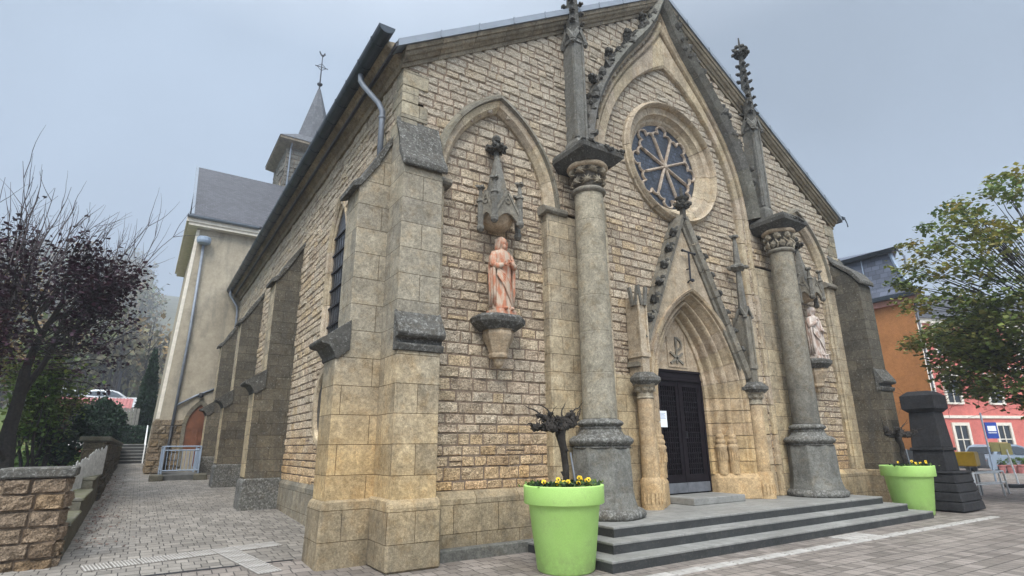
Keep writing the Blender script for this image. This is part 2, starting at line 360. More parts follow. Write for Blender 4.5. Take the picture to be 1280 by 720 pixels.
# ------------------------------------------------------------------ mesh builder
class MB:
    def __init__(self):
        self.v = []; self.f = []; self.c = []; self.mi = []
        self.tint = (1, 1, 1)
        self.mat = 0
    def face(self, idx, tint=None):
        self.f.append(tuple(idx)); self.c.append(tint or self.tint); self.mi.append(self.mat)
    def add(self, pts, faces, tint=None):
        o = len(self.v)
        self.v.extend(tuple(p) for p in pts)
        for f in faces: self.face([i + o for i in f], tint)
    def box(self, a, b, tint=None):
        x0, y0, z0 = a; x1, y1, z1 = b
        self.add([(x0, y0, z0), (x1, y0, z0), (x1, y1, z0), (x0, y1, z0), (x0, y0, z1), (x1, y0, z1), (x1, y1, z1), (x0, y1, z1)],
                 [(0, 3, 2, 1), (4, 5, 6, 7), (0, 1, 5, 4), (1, 2, 6, 5), (2, 3, 7, 6), (3, 0, 4, 7)], tint)
    def hexa(self, bot, top, tint=None):
        n = len(bot)
        fs = [tuple(range(n))[::-1], tuple(range(n, 2 * n))]
        fs += [(i, (i + 1) % n, n + (i + 1) % n, n + i) for i in range(n)]
        self.add(list(bot) + list(top), fs, tint)
    def prism(self, poly, fn, d0, d1, tint=None):
        """poly of (u, w); fn(u, w, d) -> xyz; extruded from d0 to d1"""
        self.hexa([fn(u, w, d0) for u, w in poly], [fn(u, w, d1) for u, w in poly], tint)
    def bar(self, a, b, w, h=None, upv=(0, 0, 1), tint=None):
        a = Vector(a); b = Vector(b); d = (b - a).normalized(); h = h or w
        s = d.cross(Vector(upv))
        if s.length < 1e-4: s = d.cross(Vector((1, 0, 0)))
        s.normalize(); t = s.cross(d)
        q = [s * (w / 2) * i + t * (h / 2) * j for i, j in ((-1, -1), (1, -1), (1, 1), (-1, 1))]
        self.hexa([a + k for k in q], [b + k for k in q], tint)
    def tube(self, pts, rad, n=8, cap=True, tint=None):
        pts = [Vector(p) for p in pts]
        if not isinstance(rad, (list, tuple)): rad = [rad] * len(pts)
        o = len(self.v); prev = None
        for i, p in enumerate(pts):
            d = (pts[min(i + 1, len(pts) - 1)] - pts[max(i - 1, 0)])
            if d.length < 1e-9: d = Vector((0, 0, 1))
            d.normalize()
            if prev is None:
                s = d.cross(Vector((0, 0, 1)))
                if s.length < 1e-3: s = d.cross(Vector((0, 1, 0)))
            else:
                s = prev - d * prev.dot(d)
                if s.length < 1e-4: s = d.cross(Vector((0, 0, 1)))
            s.normalize(); prev = s; t = d.cross(s)
            for k in range(n):
                a = 2 * PI * k / n
                self.v.append(tuple(p + (s * math.cos(a) + t * math.sin(a)) * rad[i]))
        for i in range(len(pts) - 1):
            for k in range(n):
                k2 = (k + 1) % n
                self.face((o + i * n + k, o + i * n + k2, o + (i + 1) * n + k2, o + (i + 1) * n + k), tint)
        if cap:
            self.face([o + k for k in range(n)][::-1], tint)
            self.face([o + (len(pts) - 1) * n + k for k in range(n)], tint)
    def lathe(self, prof, c=(0, 0, 0), n=24, cap=True, ph=0.0, tint=None, rf=None):
        o = len(self.v)
        for i, (r, z) in enumerate(prof):
            for k in range(n):
                a = 2 * PI * k / n + ph
                rr = r * (rf(a, z) if rf else 1)
                self.v.append((c[0] + rr * math.cos(a), c[1] + rr * math.sin(a), c[2] + z))
        for i in range(len(prof) - 1):
            for k in range(n):
                k2 = (k + 1) % n
                self.face((o + i * n + k, o + i * n + k2, o + (i + 1) * n + k2, o + (i + 1) * n + k), tint)
        if cap:
            self.face([o + k for k in range(n)][::-1], tint)
            self.face([o + (len(prof) - 1) * n + k for k in range(n)], tint)
    def blob(self, c, r, seed=0, amp=0.3, sub=1, stretch=(1, 1, 1), freq=2.0, tint=None):
        bm = bmesh.new()
        bmesh.ops.create_icosphere(bm, subdivisions=sub, radius=1)
        off = Vector((seed * 3.17, seed * 1.3, seed * 0.71))
        vs = []
        for v in bm.verts:
            k = 1 + amp * noise.noise(v.co * freq + off) * 1.6
            vs.append((c[0] + v.co.x * r * stretch[0] * k, c[1] + v.co.y * r * stretch[1] * k, c[2] + v.co.z * r * stretch[2] * k))
        fs = [tuple(v.index for v in f.verts) for f in bm.faces]
        bm.free()
        self.add(vs, fs, tint)
    def build(self, name, mats, parent=None, smooth=False, bevel=0.0, loc=None, auto=None):
        me = bpy.data.meshes.new(name)
        off = Vector(loc) if loc is not None else (parent['_o'] if parent is not None and '_o' in parent else Vector((0, 0, 0)))
        off = Vector(off)
        me.from_pydata([(p[0] - off.x, p[1] - off.y, p[2] - off.z) for p in self.v], [], self.f)
        if not isinstance(mats, (list, tuple)): mats = [mats]
        for m in mats: me.materials.append(m)
        if len(mats) > 1: me.polygons.foreach_set('material_index', self.mi)
        at = me.attributes.new('tint', 'FLOAT_COLOR', 'FACE')
        at.data.foreach_set('color', [x for c in self.c for x in (c[0], c[1], c[2], 1.0)])
        if bevel:
            bm = bmesh.new(); bm.from_mesh(me)
            bmesh.ops.remove_doubles(bm, verts=bm.verts, dist=1e-5)
            es = [e_ for e_ in bm.edges if len(e_.link_faces) == 2 and e_.calc_face_angle(0) > 0.5]
            bmesh.ops.bevel(bm, geom=es, offset=bevel, segments=1, affect='EDGES', clamp_overlap=True)
            bm.to_mesh(me); bm.free()
        if smooth:
            me.polygons.foreach_set('use_smooth', [True] * len(me.polygons))
            if auto:
                me.set_sharp_from_angle(angle=R(auto))
        me.update()
        o = bpy.data.objects.new(name, me)
        col.objects.link(o)
        if parent is not None:
            o.parent = parent
            if '_o' in parent: o['_o'] = list(off)
        elif loc is not None:
            o.location = off
        return o

def tag(o, label=None, cat=None, group=None, kind=None):
    if label: o['label'] = label
    if cat: o['category'] = cat
    if group: o['group'] = group
    if kind: o['kind'] = kind
    return o

ROOTS = []
def thing(name, loc, label, cat, group=None, rz=0.0):
    """an Empty at the thing's base; parts are modelled in world space and stored relative to it"""
    o = bpy.data.objects.new(name, None)
    o.empty_display_size = 0.3
    col.objects.link(o)
    o.location = loc
    o['_o'] = list(loc)
    ROOTS.append(o)
    return tag(o, label, cat, group)

# ------------------------------------------------------------------ masonry and arch helpers
def gz(y):                                  # the paving climbs gently behind the facade
    return 0.034 * y if y > 0 else 0.0

PALETTE = [(1.0, 0.99, 0.97), (1.06, 1.02, 0.97), (0.95, 0.93, 0.90), (1.02, 0.96, 0.92), (0.90, 0.87, 0.84),
           (1.1, 1.06, 0.99), (1.0, 0.95, 0.86), (0.93, 0.92, 0.91), (1.05, 1.03, 1.01), (0.84, 0.79, 0.74), (1.06, 0.97, 0.82)]

def stone(mb, fn, u0, u1, z0, z1, rng, res=0.07, proud=0.035, rough=0.018):
    w = u1 - u0; h = z1 - z0
    bz = min(0.02, h * 0.2); bu = min(0.02, w * 0.2)
    nu = max(2, int(w / res)); nz = max(2, int(h / res))
    us = [u0] + [u0 + bu + (w - 2 * bu) * i / nu for i in range(nu + 1)] + [u1]
    zs = [z0] + [z0 + bz + (h - 2 * bz) * i / nz for i in range(nz + 1)] + [z1]
    k = rng.choice(PALETTE); b = rng.uniform(0.9, 1.08)
    t = (k[0] * b, k[1] * b, k[2] * b)
    pr = proud * rng.uniform(0.5, 1.25); tu = rng.uniform(-0.02, 0.02); tz = rng.uniform(-0.012, 0.012)
    o = len(mb.v); nx = len(us)
    sk = rng.uniform(-0.006, 0.006)
    for j, z in enumerate(zs):
        for i, u in enumerate(us):
            ed = i in (0, nx - 1) or j in (0, len(zs) - 1)
            if ed:
                d = -0.012
                jz = noise.noise(Vector((u * 9, z * 9, 3.3))) * 0.008
                ju = noise.noise(Vector((u * 9, z * 9, 8.3))) * 0.008
                mb.v.append(fn(u + ju, z + jz + sk * (u - u0) / w, d))
            else:
                q = Vector((u * 7.5, z * 9.5, 1.7))
                d = pr + rough * (noise.noise(q) * 1.3 + 0.6 * noise.noise(q * 2.6)) + tu * (u - u0) / w + tz * (z - z0) / h
                mb.v.append(fn(u, z + sk * (u - u0) / w, max(0.004, d)))
    for j in range(len(zs) - 1):
        for i in range(nx - 1):
            a = o + j * nx + i
            mb.face((a, a + 1, a + nx + 1, a + nx), t)

def masonry(mb, fn, ur, zr, mask, seed, hr=(0.14, 0.21), wr=(0.16, 0.44), joint=0.007, res=0.07, proud=0.019, rough=0.015, mort=1, stepf=0.03):
    rng = random.Random(seed)
    z = zr[0]
    while z < zr[1] - 0.05:
        h = rng.uniform(*hr)
        if z + h > zr[1] - 0.08: h = zr[1] - z
        zc = z + h / 2
        n = int((ur[1] - ur[0]) / stepf) + 1
        runs = []; start = None
        for i in range(n + 1):
            u = ur[0] + (ur[1] - ur[0]) * i / n
            ok = i < n and mask(u, zc)
            if ok and start is None: start = u
            if not ok and start is not None:
                if u - start > 0.05: runs.append((start, u))
                start = None
        for a, b in runs:
            mb.mat = mort
            mb.add([fn(a, z, 0), fn(b, z, 0), fn(b, z + h, 0), fn(a, z + h, 0)], [(0, 1, 2, 3)])
            mb.mat = 0
            u = a
            while u < b - 0.03:
                w = rng.uniform(*wr) * (0.8 + h * 1.6)
                if b - (u + w) < 0.14: w = b - u
                if w > 0.62: w = w / 2
                if h > 0.165 and w < 0.42 and rng.random() < 0.10:
                    hm = h * rng.uniform(0.42, 0.58)
                    stone(mb, fn, u + joint / 2, u + w - joint / 2, z + joint / 2, z + hm - joint / 2, rng, res, proud, rough)
                    stone(mb, fn, u + joint / 2, u + w - joint / 2, z + hm + joint / 2, z + h - joint / 2, rng, res, proud, rough)
                else:
                    stone(mb, fn, u + joint / 2, u + w - joint / 2, z + joint / 2, z + h - joint / 2, rng, res, proud, rough)
                u += w
        z += h

def f_front(y0):                            # wall facing -y at y = y0
    return lambda u, z, d: (u, y0 - d, z)
def f_left(x0):                             # wall facing -x at x = x0
    return lambda u, z, d: (x0 - d, u, z)

class Arch:
    def __init__(self, xc, a, zs, rise):
        self.xc, self.a, self.zs, self.rise = xc, a, zs, rise
        self.R = (a * a + rise * rise) / (2 * a)
    def hw(self, z):
        if z <= self.zs: return self.a
        q = self.R ** 2 - (z - self.zs) ** 2
        return (math.sqrt(q) - (self.R - self.a)) if q > 0 and z < self.zs + self.rise else -1
    def inside(self, x, z, m=0.0):
        return abs(x - self.xc) < self.hw(z) + m if self.hw(z) > 0 else False
    def path(self, zb, nj=8, na=14):
        L = [(-self.a, zb + (self.zs - zb) * i / nj) for i in range(nj)]
        th = math.asin(min(1, self.rise / self.R))
        L += [(-(self.R * math.cos(th * i / na) - (self.R - self.a)), self.zs + self.R * math.sin(th * i / na)) for i in range(na + 1)]
        L[-1] = (0, self.zs + self.rise)
        return [(self.xc + x, z) for x, z in L] + [(self.xc - x, z) for x, z in L[-2::-1]]

def half_path(xc, jamb, curve, nj, na):
    """left half offsets: jamb line then a resampled curve up to the apex, mirrored about xc"""
    L = [(jamb[0][0] + (jamb[1][0] - jamb[0][0]) * i / nj, jamb[0][1] + (jamb[1][1] - jamb[0][1]) * i / nj) for i in range(nj)]
    # Catmull-Rom through the curve points
    P = [curve[0]] + list(curve) + [curve[-1]]
    D = []
    for i in range(1, len(P) - 2):
        for s in range(12):
            t = s / 12
            q = []
            for c in (0, 1):
                p0, p1, p2, p3 = P[i - 1][c], P[i][c], P[i + 1][c], P[i + 2][c]
                q.append(0.5 * (2 * p1 + (p2 - p0) * t + (2 * p0 - 5 * p1 + 4 * p2 - p3) * t * t + (3 * p1 - p0 - 3 * p2 + p3) * t ** 3))
            D.append(tuple(q))
    D.append(curve[-1])
    ls = [0]
    for a, b in zip(D, D[1:]): ls.append(ls[-1] + math.hypot(b[0] - a[0], b[1] - a[1]))
    for i in range(na + 1):
        s = ls[-1] * i / na
        k = max(j for j in range(len(ls)) if ls[j] <= s + 1e-9)
        if k >= len(D) - 1: L.append(D[-1]); continue
        f = (s - ls[k]) / max(1e-9, ls[k + 1] - ls[k])
        L.append((D[k][0] + (D[k + 1][0] - D[k][0]) * f, D[k][1] + (D[k + 1][1] - D[k][1]) * f))
    return [(xc - x, z) for x, z in L] + [(xc + x, z) for x, z in L[-2::-1]]

def offset_path(P, d):
    out = []
    for i, p in enumerate(P):
        a = P[max(0, i - 1)]; b = P[min(len(P) - 1, i + 1)]
        tx, tz = b[0] - a[0], b[1] - a[1]
        l = math.hypot(tx, tz) or 1
        out.append((p[0] - tz / l * d, p[1] + tx / l * d))
    return out

def lerp_at(P, t):
    t = max(0, min(len(P) - 1, t)); i = min(len(P) - 2, int(t)); f = t - i
    return (P[i][0] + (P[i + 1][0] - P[i][0]) * f, P[i][1] + (P[i + 1][1] - P[i][1]) * f)

def band(mb, inner, outer, prof, step=2, gap=0.05, seed=0, mapf=None, tint=0.12, caps=True, breaks=None, base=(1, 1, 1)):
    """moulded band between two paths; prof = [(s 0..1, y)...]; split into voussoir blocks"""
    mapf = mapf or (lambda x, z, y: (x, y, z))
    rng = random.Random(seed)
    n = len(inner) - 1
    if breaks is None:
        h = n // 2
        br = list(range(0, h, step))
        if h - br[-1] < step * 0.6 and len(br) > 1: br.pop()
        breaks = br + [h] + [n - k for k in br[::-1]]
    for a, b in zip(breaks, breaks[1:]):
        m = max(1, b - a)
        ts = [a + gap * 0.5 + (m - gap) * i / m for i in range(m + 1)]
        k = 1 + rng.uniform(-tint, tint); kb = k * rng.uniform(0.93, 1.04)
        tt = (k * base[0], k * base[1], kb * base[2])
        o = len(mb.v); q = len(prof)
        for t in ts:
            A = lerp_at(inner, t); B = lerp_at(outer, t)
            for s, y in prof:
                mb.v.append(mapf(A[0] + (B[0] - A[0]) * s, A[1] + (B[1] - A[1]) * s, y))
        for i in range(len(ts) - 1):
            for j in range(q - 1):
                p = o + i * q + j
                mb.face((p, p + 1, p + q + 1, p + q), tt)
        if caps:
            mb.face([o + j for j in range(q)], tt)
            mb.face([o + (len(ts) - 1) * q + j for j in range(q)][::-1], tt)

def roll(sc, yc, rs, ry, n=6, a0=-150, a1=150, direction=-1):
    """half-round roll in profile space facing -y"""
    return [(sc + rs * math.sin(R(a0 + (a1 - a0) * i / n)), yc - ry * math.cos(R(a0 + (a1 - a0) * i / n))) for i in range(n + 1)]

def tint_mat(name, src):
    """same stone, with block-to-block variation carried by the mesh"""
    m = M[src].copy(); m.name = name
    t = m.node_tree
    b = t.nodes['Principled BSDF']
    s = b.inputs['Base Color'].links[0].from_socket
    at = t.nodes.new('ShaderNodeAttribute'); at.attribute_name = 'tint'
    mx = t.nodes.new('ShaderNodeMix'); mx.data_type = 'RGBA'; mx.blend_type = 'MULTIPLY'
    mx.inputs['Factor'].default_value = 1
    t.links.new(s, mx.inputs['A']); t.links.new(at.outputs['Color'], mx.inputs['B'])
    t.links.new(mx.outputs['Result'], b.inputs['Base Color'])
    return m
for k in ('trim', 'trim_warm', 'trim_grey', 'cornice', 'plinth', 'ashlar', 'pinnacle', 'leafstone', 'crust', 'shaft', 'shaft_dark', 'cap'):
    M['t_' + k] = tint_mat(M[k].name + ' blocks', k)

# ------------------------------------------------------------------ CHURCH
W = 7.354          # half width of the nave
HE = 8.39          # wall top at the eaves
SL = 0.652         # slope of the gable
XA = -0.1
YT = 20.0          # where the nave meets the transept
church = thing('church', (0, 0, 0), 'tan stone gothic church with rose window, tall columns and ogee arch over its dark door', 'church')

NICHE_L = Arch(-5.32, 1.14, 6.30, 1.90)
NICHE_R = Arch(5.25, 1.12, 6.30, 1.90)
BIG = Arch(-0.04, 2.44, 7.60, 3.86)
NICHE_OUT = [Arch(a.xc, a.a + 0.26, a.zs, a.rise + 0.28) for a in (NICHE_L, NICHE_R)]
OGEE_C = [(2.86, 7.60), (2.79, 8.3), (2.58, 9.18), (2.13, 10.11), (1.44, 11.09), (0.78, 11.88), (0.32, 12.55), (0.02, 13.25)]
ogee = half_path(-0.12, ((2.92, 0.45), (2.86, 7.60)), OGEE_C, 10, 18)
big_in = BIG.path(0.45, 10, 18)

def rake_z(x): return HE + (W - abs(x - XA) * W / (W + 0.0)) * SL

def big_hw(z):
    if z < 7.6: return 2.66
    L = [p for p in OGEE_C]
    for a, b in zip(L, L[1:]):
        if a[1] <= z <= b[1]:
            return (a[0] + (b[0] - a[0]) * (z - a[1]) / (b[1] - a[1])) - 0.10
    return 0

def m_front(x, z):
    if abs(x) > W - 0.02 or z > rake_z(x) + 0.02: return False
    if any(a.inside(x, z, 0.12) for a in (NICHE_L, NICHE_R)): return False
    if abs(x + 0.12) < big_hw(z): return False
    if z < 6.3 and (-4.25 < x < -2.6 or 2.6 < x < 4.2 or x < -6.4 or x > 6.35): return False
    if 7.0 < z < HE - 0.05 and abs(x) > W - (0.38 if int((z - 7.0) / 0.34) % 2 else 0.18): return False
    return True

mb = MB()
masonry(mb, f_front(0.0), (-W, W), (0.98, 13.3), m_front, 11)
# solid core behind the stones so that no light leaks, then the recessed fields
mb.mat = 1
mb.prism([(-W + 0.01, 0.2), (W - 0.01, 0.2), (W - 0.01, HE), (XA, HE + W * SL), (-W + 0.01, HE)], lambda u, w, d: (u, d, w), 1.0, 1.3)
def core(x0, x1, z0, z1, y0, y1): mb.box((x0, y0, z0), (x1, y1, z1))
mb.mat = 0
facade = mb.build('facade_wall', [M['rubble'], M['mortar']], church)
mb = MB()
for k, a in enumerate((NICHE_L, NICHE_R)):
    mb = MB()
    masonry(mb, f_front(0.16), (a.xc - 1.3, a.xc + 1.3), (0.96, 8.5), lambda x, z, a=a: a.inside(x, z, 0.10), 21 + k, hr=(0.14, 0.22), wr=(0.18, 0.46), rough=0.019)
    mb.build('niche_wall', [M['rubble'], M['mortar']], church)
mb = MB()
ROSE = (-0.03, 8.62)
def m_mid(x, z):
    if not BIG.inside(x, z, 0.12): return False
    if (x - ROSE[0]) ** 2 + (z - ROSE[1]) ** 2 < 1.45 ** 2: return False
    if z < 3.05: return False
    if z < 6.6 and abs(x + 0.08) < (6.75 - z) * 0.46: return False
    return True
masonry(mb, f_front(0.16), (-2.7, 2.7), (3.0, 11.6), m_mid, 31)
mb.build('rose_field_wall', [M['rubble'], M['mortar']], church)
mb = MB()
mb.mat = 0
for s in (-1, 1):
    mb = MB()
    xa, xb = sorted((s * 1.55 - 0.04, s * 2.6 - 0.04))
    mb.box((xa, 0.10, 0.45), (xb, 0.3, 3.07))
    mb.build('portal_ashlar', M['ashlar_light'], church)

# ---- ashlar strips beside the columns and niche jambs
for xa, xb, ya, za in ((-4.21, -2.84, -0.06, 0.45), (2.78, 4.14, -0.06, 0.45), (-6.72, -6.50, -0.03, 0.95), (6.41, 6.9, -0.03, 0.95)):
    mb = MB()
    mb.box((xa, ya, za), (xb, 0.3, 6.24))
    mb.build('ashlar_strip', M['ashlar_light'], church, bevel=0.02)
for xa, xb in ((-4.30, -3.72), (-6.75, -6.40), (6.30, 6.86)):
    mb = MB()
    mb.prism([(-0.14, 6.25), (-0.10, 6.21), (0.0, 6.20), (0.25, 6.20), (0.25, 6.38), (-0.06, 6.38), (-0.14, 6.31)], lambda u, w, d: (d, u, w), xa, xb)
    mb.build('impost', M['trim_grey'], church)
# quoins at the two upper corners
rq = random.Random(5)
for s in (-1, 1):
    mb = MB(); z = 7.0; i = 0
    while z < HE - 0.02:
        h = min(0.34, HE - z)
        w = 0.46 if i % 2 else 0.27; l = 0.27 if i % 2 else 0.46
        k = rq.uniform(0.75, 1.1)
        xa, xb = (-W - 0.045, -W + w) if s < 0 else (W - w, W + 0.045)
        mb.box((xa, -0.045, z + 0.005), (xb, l, z + h - 0.005), (k, k, k * 0.97))
        z += h; i += 1
    mb.build('quoin', M['t_ashlar'], church, bevel=0.012)

# ---- plinths of the front wall
for xa, xb in ((-6.75, -3.9), (3.9, 6.9)):
    mb = MB()
    mb.prism([(-0.12, 0.0), (-0.12, 0.86), (-0.02, 0.97), (0.3, 0.97), (0.3, 0.0)], lambda u, w, d: (d, u, w), xa, xb)
    mb.build('plinth', M['plinth'], church)
for xa, xb in ((-6.7, -4.3), (5.0, 6.9)):
    mb = MB()
    mb.box((xa, -0.26, -0.02), (xb, -0.1, 0.17))
    mb.build('plinth_footing', M['pedestal'], church, bevel=0.02)

# ---- niche arches: pale chamfered archivolt with a weathered hood
for a, nm in ((NICHE_L, 'l'), (NICHE_R, 'r')):
    inn = a.path(a.zs - 0.02, 1, 16)
    out = Arch(a.xc, a.a + 0.19, a.zs, a.rise + 0.23).path(a.zs - 0.02, 1, 16)
    out2 = Arch(a.xc, a.a + 0.33, a.zs, a.rise + 0.39).path(a.zs - 0.02, 1, 16)
    mb = MB()
    band(mb, inn, out, [(0, 0.2), (0, 0.08), (0.4, -0.03), (1, -0.05), (1, 0.2)], step=5, seed=3)
    arch = mb.build('niche_arch', M['t_trim'], church)
    mb = MB()
    band(mb, out, out2, [(0, 0.1), (0, -0.05), (0.1, -0.13), (0.55, -0.12), (1, -0.03), (1, 0.1)], step=5, seed=4)
    mb.build('hood_mould', M['t_trim_grey'], arch)
    zb = 0.98
    for s in (-1, 1):
        mb = MB()
        x = a.xc + s * a.a
        mb.prism([(x, 0.2), (x, 0.08), (x + s * 0.09, -0.045), (x + s * 0.125, -0.045), (x + s * 0.125, 0.2)], lambda u, y, d: (u, y, d), zb, 6.21)
        mb.build('niche_jamb', M['ashlar_light'], arch)

# ---- big ogee arch
mb = MB()
prof = [(0, 0.24), (0, 0.06), (0.04, 0.02), (0.50, 0.0), (0.56, 0.05)] + [(s, y) for s, y in roll(0.70, 0.02, 0.10, 0.10, 6, -110, 110)] + [(0.84, 0.03), (1.0, -0.06), (1.0, 0.24)]
band(mb, big_in, ogee, prof, breaks=[0, 1, 2, 3, 4, 5, 6, 7, 8, 9, 10, 12, 14, 16, 18, 20, 22, 24, 26, 28, 30, 32, 34, 36, 38, 40, 42, 44, 46, 47, 48, 49, 50, 51, 52, 53, 54, 55, 56], gap=0.03, seed=9)
big = mb.build('ogee_arch', M['t_trim'], church)
mb = MB()
og = ogee[10:-10]
h_in = offset_path(og, 0.0); h_out = offset_path(og, 0.30)
mid = len(og) // 2
h_out[mid] = (og[mid][0], og[mid][1] + 0.5)
band(mb, h_in, h_out, [(0, 0.1), (0, -0.08), (0.12, -0.22), (0.5, -0.36), (0.86, -0.28), (1, -0.12), (1, 0.1)], step=4, gap=0.02, seed=8)
hood = mb.build('ogee_hood', M['t_pinnacle'], big)

def crocket(mb, p, out, up, s, seed):
    """curled leaf bud: a stem, a bulb and three lobes"""
    p = Vector(p); out = Vector(out).normalized(); up = Vector(up).normalized(); sd = out.cross(up)
    mb.blob(p + out * s * 0.35, s * 0.42, seed, 0.35, 1)
    mb.blob(p + out * s * 0.85 + up * s * 0.25, s * 0.40, seed + 1, 0.5, 1)
    for k in (-1, 1):
        mb.blob(p + out * s * 0.6 + sd * k * s * 0.38 + up * s * 0.1, s * 0.3, seed + 2 + k, 0.5, 1)

mb = MB()
rc = random.Random(2)
for i in range(2, len(og) - 2):
    if abs(i - mid) < 2: continue
    A = Vector((h_out[i][0], -0.16, h_out[i][1])); B = Vector((og[i][0], -0.16, og[i][1]))
    nrm = (A - B).normalized(); tg = Vector((h_out[i + 1][0] - h_out[i][0], 0, h_out[i + 1][1] - h_out[i][1])).normalized()
    if i > mid: tg = -tg
    for q in range(7):
        pq = A + tg * 0.06 * q - nrm * rc.uniform(0.0, 0.16) + Vector((rc.uniform(-.03, .03), rc.uniform(-.16, .05), rc.uniform(-.03, .03)))
        mb.blob(pq, 0.075 * rc.uniform(0.5, 1.4), i * 7 + q, 0.6, 1, (1.2, 1, 1.2), 2.6)
    if i % 3 == 0: crocket(mb, A, nrm, tg, 0.20, i)
mb.build('crocket', M['crust'], hood)
mb = MB()
mb.tube([(XA, -0.25, 13.5), (XA, -0.25, 14.6)], [0.14, 0.09], 8)
for k in range(8):
    a = k * PI / 4
    crocket(mb, (XA, -0.25, 14.2 + 0.2 * (k % 2)), (math.cos(a), math.sin(a), 0), (0, 0, 1), 0.24, k)
mb.build('finial', M['crust'], big)

# ---- rose window
mb = MB()
def ring(mb, c, prof, n=48, blocks=12, gap=0.012, seed=0, y_off=0):
    rng = random.Random(seed)
    for b in range(blocks):
        a0 = 2 * PI * b / blocks + gap / 2; a1 = 2 * PI * (b + 1) / blocks - gap / 2
        m = n // blocks; o = len(mb.v); q = len(prof)
        k = 1 + rng.uniform(-0.1, 0.1); tt = (k, k, k * rng.uniform(0.94, 1.03))
        for i in range(m + 1):
            a = a0 + (a1 - a0) * i / m
            for r_, y in prof: mb.v.append((c[0] + r_ * math.cos(a), y, c[1] + r_ * math.sin(a)))
        for i in range(m):
            for j in range(q - 1):
                p = o + i * q + j
                mb.face((p, p + 1, p + q + 1, p + q), tt)
        mb.face([o + j for j in range(q)], tt); mb.face([o + m * q + j for j in range(q)][::-1], tt)
ring(mb, ROSE, [(1.17, 0.42), (1.17, 0.34), (1.24, 0.27), (1.30, 0.26), (1.36, 0.19), (1.38, 0.13), (1.55, 0.11), (1.56, 0.06)] +
     [(1.56 + 0.10 * i / 6, 0.05 - 0.10 * math.sin(PI * i / 6)) for i in range(7)] + [(1.69, 0.07), (1.69, 0.2)], 72, 12, seed=6)
rose = mb.build('rose_window', M['t_trim'], church, smooth=True, auto=35)
mb = MB()
n = 48
o = len(mb.v)
mb.add([(ROSE[0] + 1.22 * math.cos(2 * PI * k / n), 0.36, ROSE[1] + 1.22 * math.sin(2 * PI * k / n)) for k in range(n)], [tuple(range(n))])
mb.build('pane', M['glass'], rose)
mb = MB()
def trac(mb, pts, w=0.05, d0=0.22, d1=0.37):
    """stone tracery bar of chamfered section following pts (dx, dz) from the rose centre"""
    o = len(mb.v); n = len(pts)
    L = offset_path(pts, w / 2); Rr = offset_path(pts, -w / 2); L2 = offset_path(pts, w * 0.18); R2 = offset_path(pts, -w * 0.18)
    for i in range(n):
        for (px, pz), y in ((L[i], d1), (L[i], d0 + 0.035), (L2[i], d0), (R2[i], d0), (Rr[i], d0 + 0.035), (Rr[i], d1)):
            mb.v.append((ROSE[0] + px, y, ROSE[1] + pz))
    for i in range(n - 1):
        for j in range(5):
            p = o + i * 6 + j
            mb.face((p, p + 1, p + 7, p + 6))
for k in range(8):
    a = PI / 8 + k * PI / 4 + 0.02 - 0.0
    c, s = math.cos(a), math.sin(a)
    def rot(x, z): return (x * c - z * s, x * s + z * c)
    trac(mb, [rot(0.02, 0), rot(0.80, 0)], 0.066, 0.29, 0.365)
    # petal head: three cusped lobes between this spoke and the next, in the frame of the petal's axis
    am = a + PI / 8; c2, s2 = math.cos(am), math.sin(am)
    def rp(x, z): return (x * c2 - z * s2, x * s2 + z * c2)
    pts = []
    hw = 0.80 * math.sin(PI / 8)
    x0 = 0.80 * math.cos(PI / 8)
    def lobe(cx, cz, r_, a0, a1, m=8):
        return [(cx + r_ * math.cos(R(a0 + (a1 - a0) * i / m)), cz + r_ * math.sin(R(a0 + (a1 - a0) * i / m))) for i in range(m + 1)]
    pts = [(x0, -hw)] + lobe(x0 + 0.085, -hw + 0.095, 0.12, -105, 40) + lobe(x0 + 0.235, 0, 0.185, -68, 68) + lobe(x0 + 0.085, hw - 0.095, 0.12, -40, 105) + [(x0, hw)]
    trac(mb, [rp(*p) for p in pts], 0.052, 0.30, 0.365)
    trac(mb, [rot(0.78, 0), rot(0.97, 0)], 0.05, 0.31, 0.365)
mb.lathe([(0.0, 0), (0.06, 0), (0.07, 0.03), (0.03, 0.05)], (0, 0, 0), 12)
mb.v[-48:] = [(ROSE[0] + p[0], 0.30 - p[2], ROSE[1] + p[1]) for p in mb.v[-48:]]
mb.build('tracery', M['tracery'], rose)

# ---- tall columns
def leaf_shape(kind):
    if kind == 'palm':
        pts = []
        for k in range(7):
            a = R(-90 + 210 / 6 * (k - 3) + 180)
            pts.append((0.045 * math.cos(a - 0.24), 0.045 * math.sin(a - 0.24)))
            rr = (0.13 if k == 3 else 0.12 if k in (2, 4) else 0.10)
            pts.append((rr * math.cos(a), rr * math.sin(a)))
        a = R(-90 + 105 + 180)
        pts.append((0.04 * math.cos(a + 0.3), 0.04 * math.sin(a + 0.3)))
        pts.append((0.0, -0.03))
        return pts
    return [(0, -0.09), (0.05, -0.05), (0.09, 0.0), (0.06, 0.02), (0.08, 0.07), (0.03, 0.06), (0, 0.11), (-0.03, 0.06), (-0.08, 0.07), (-0.06, 0.02), (-0.09, 0.0), (-0.05, -0.05)]

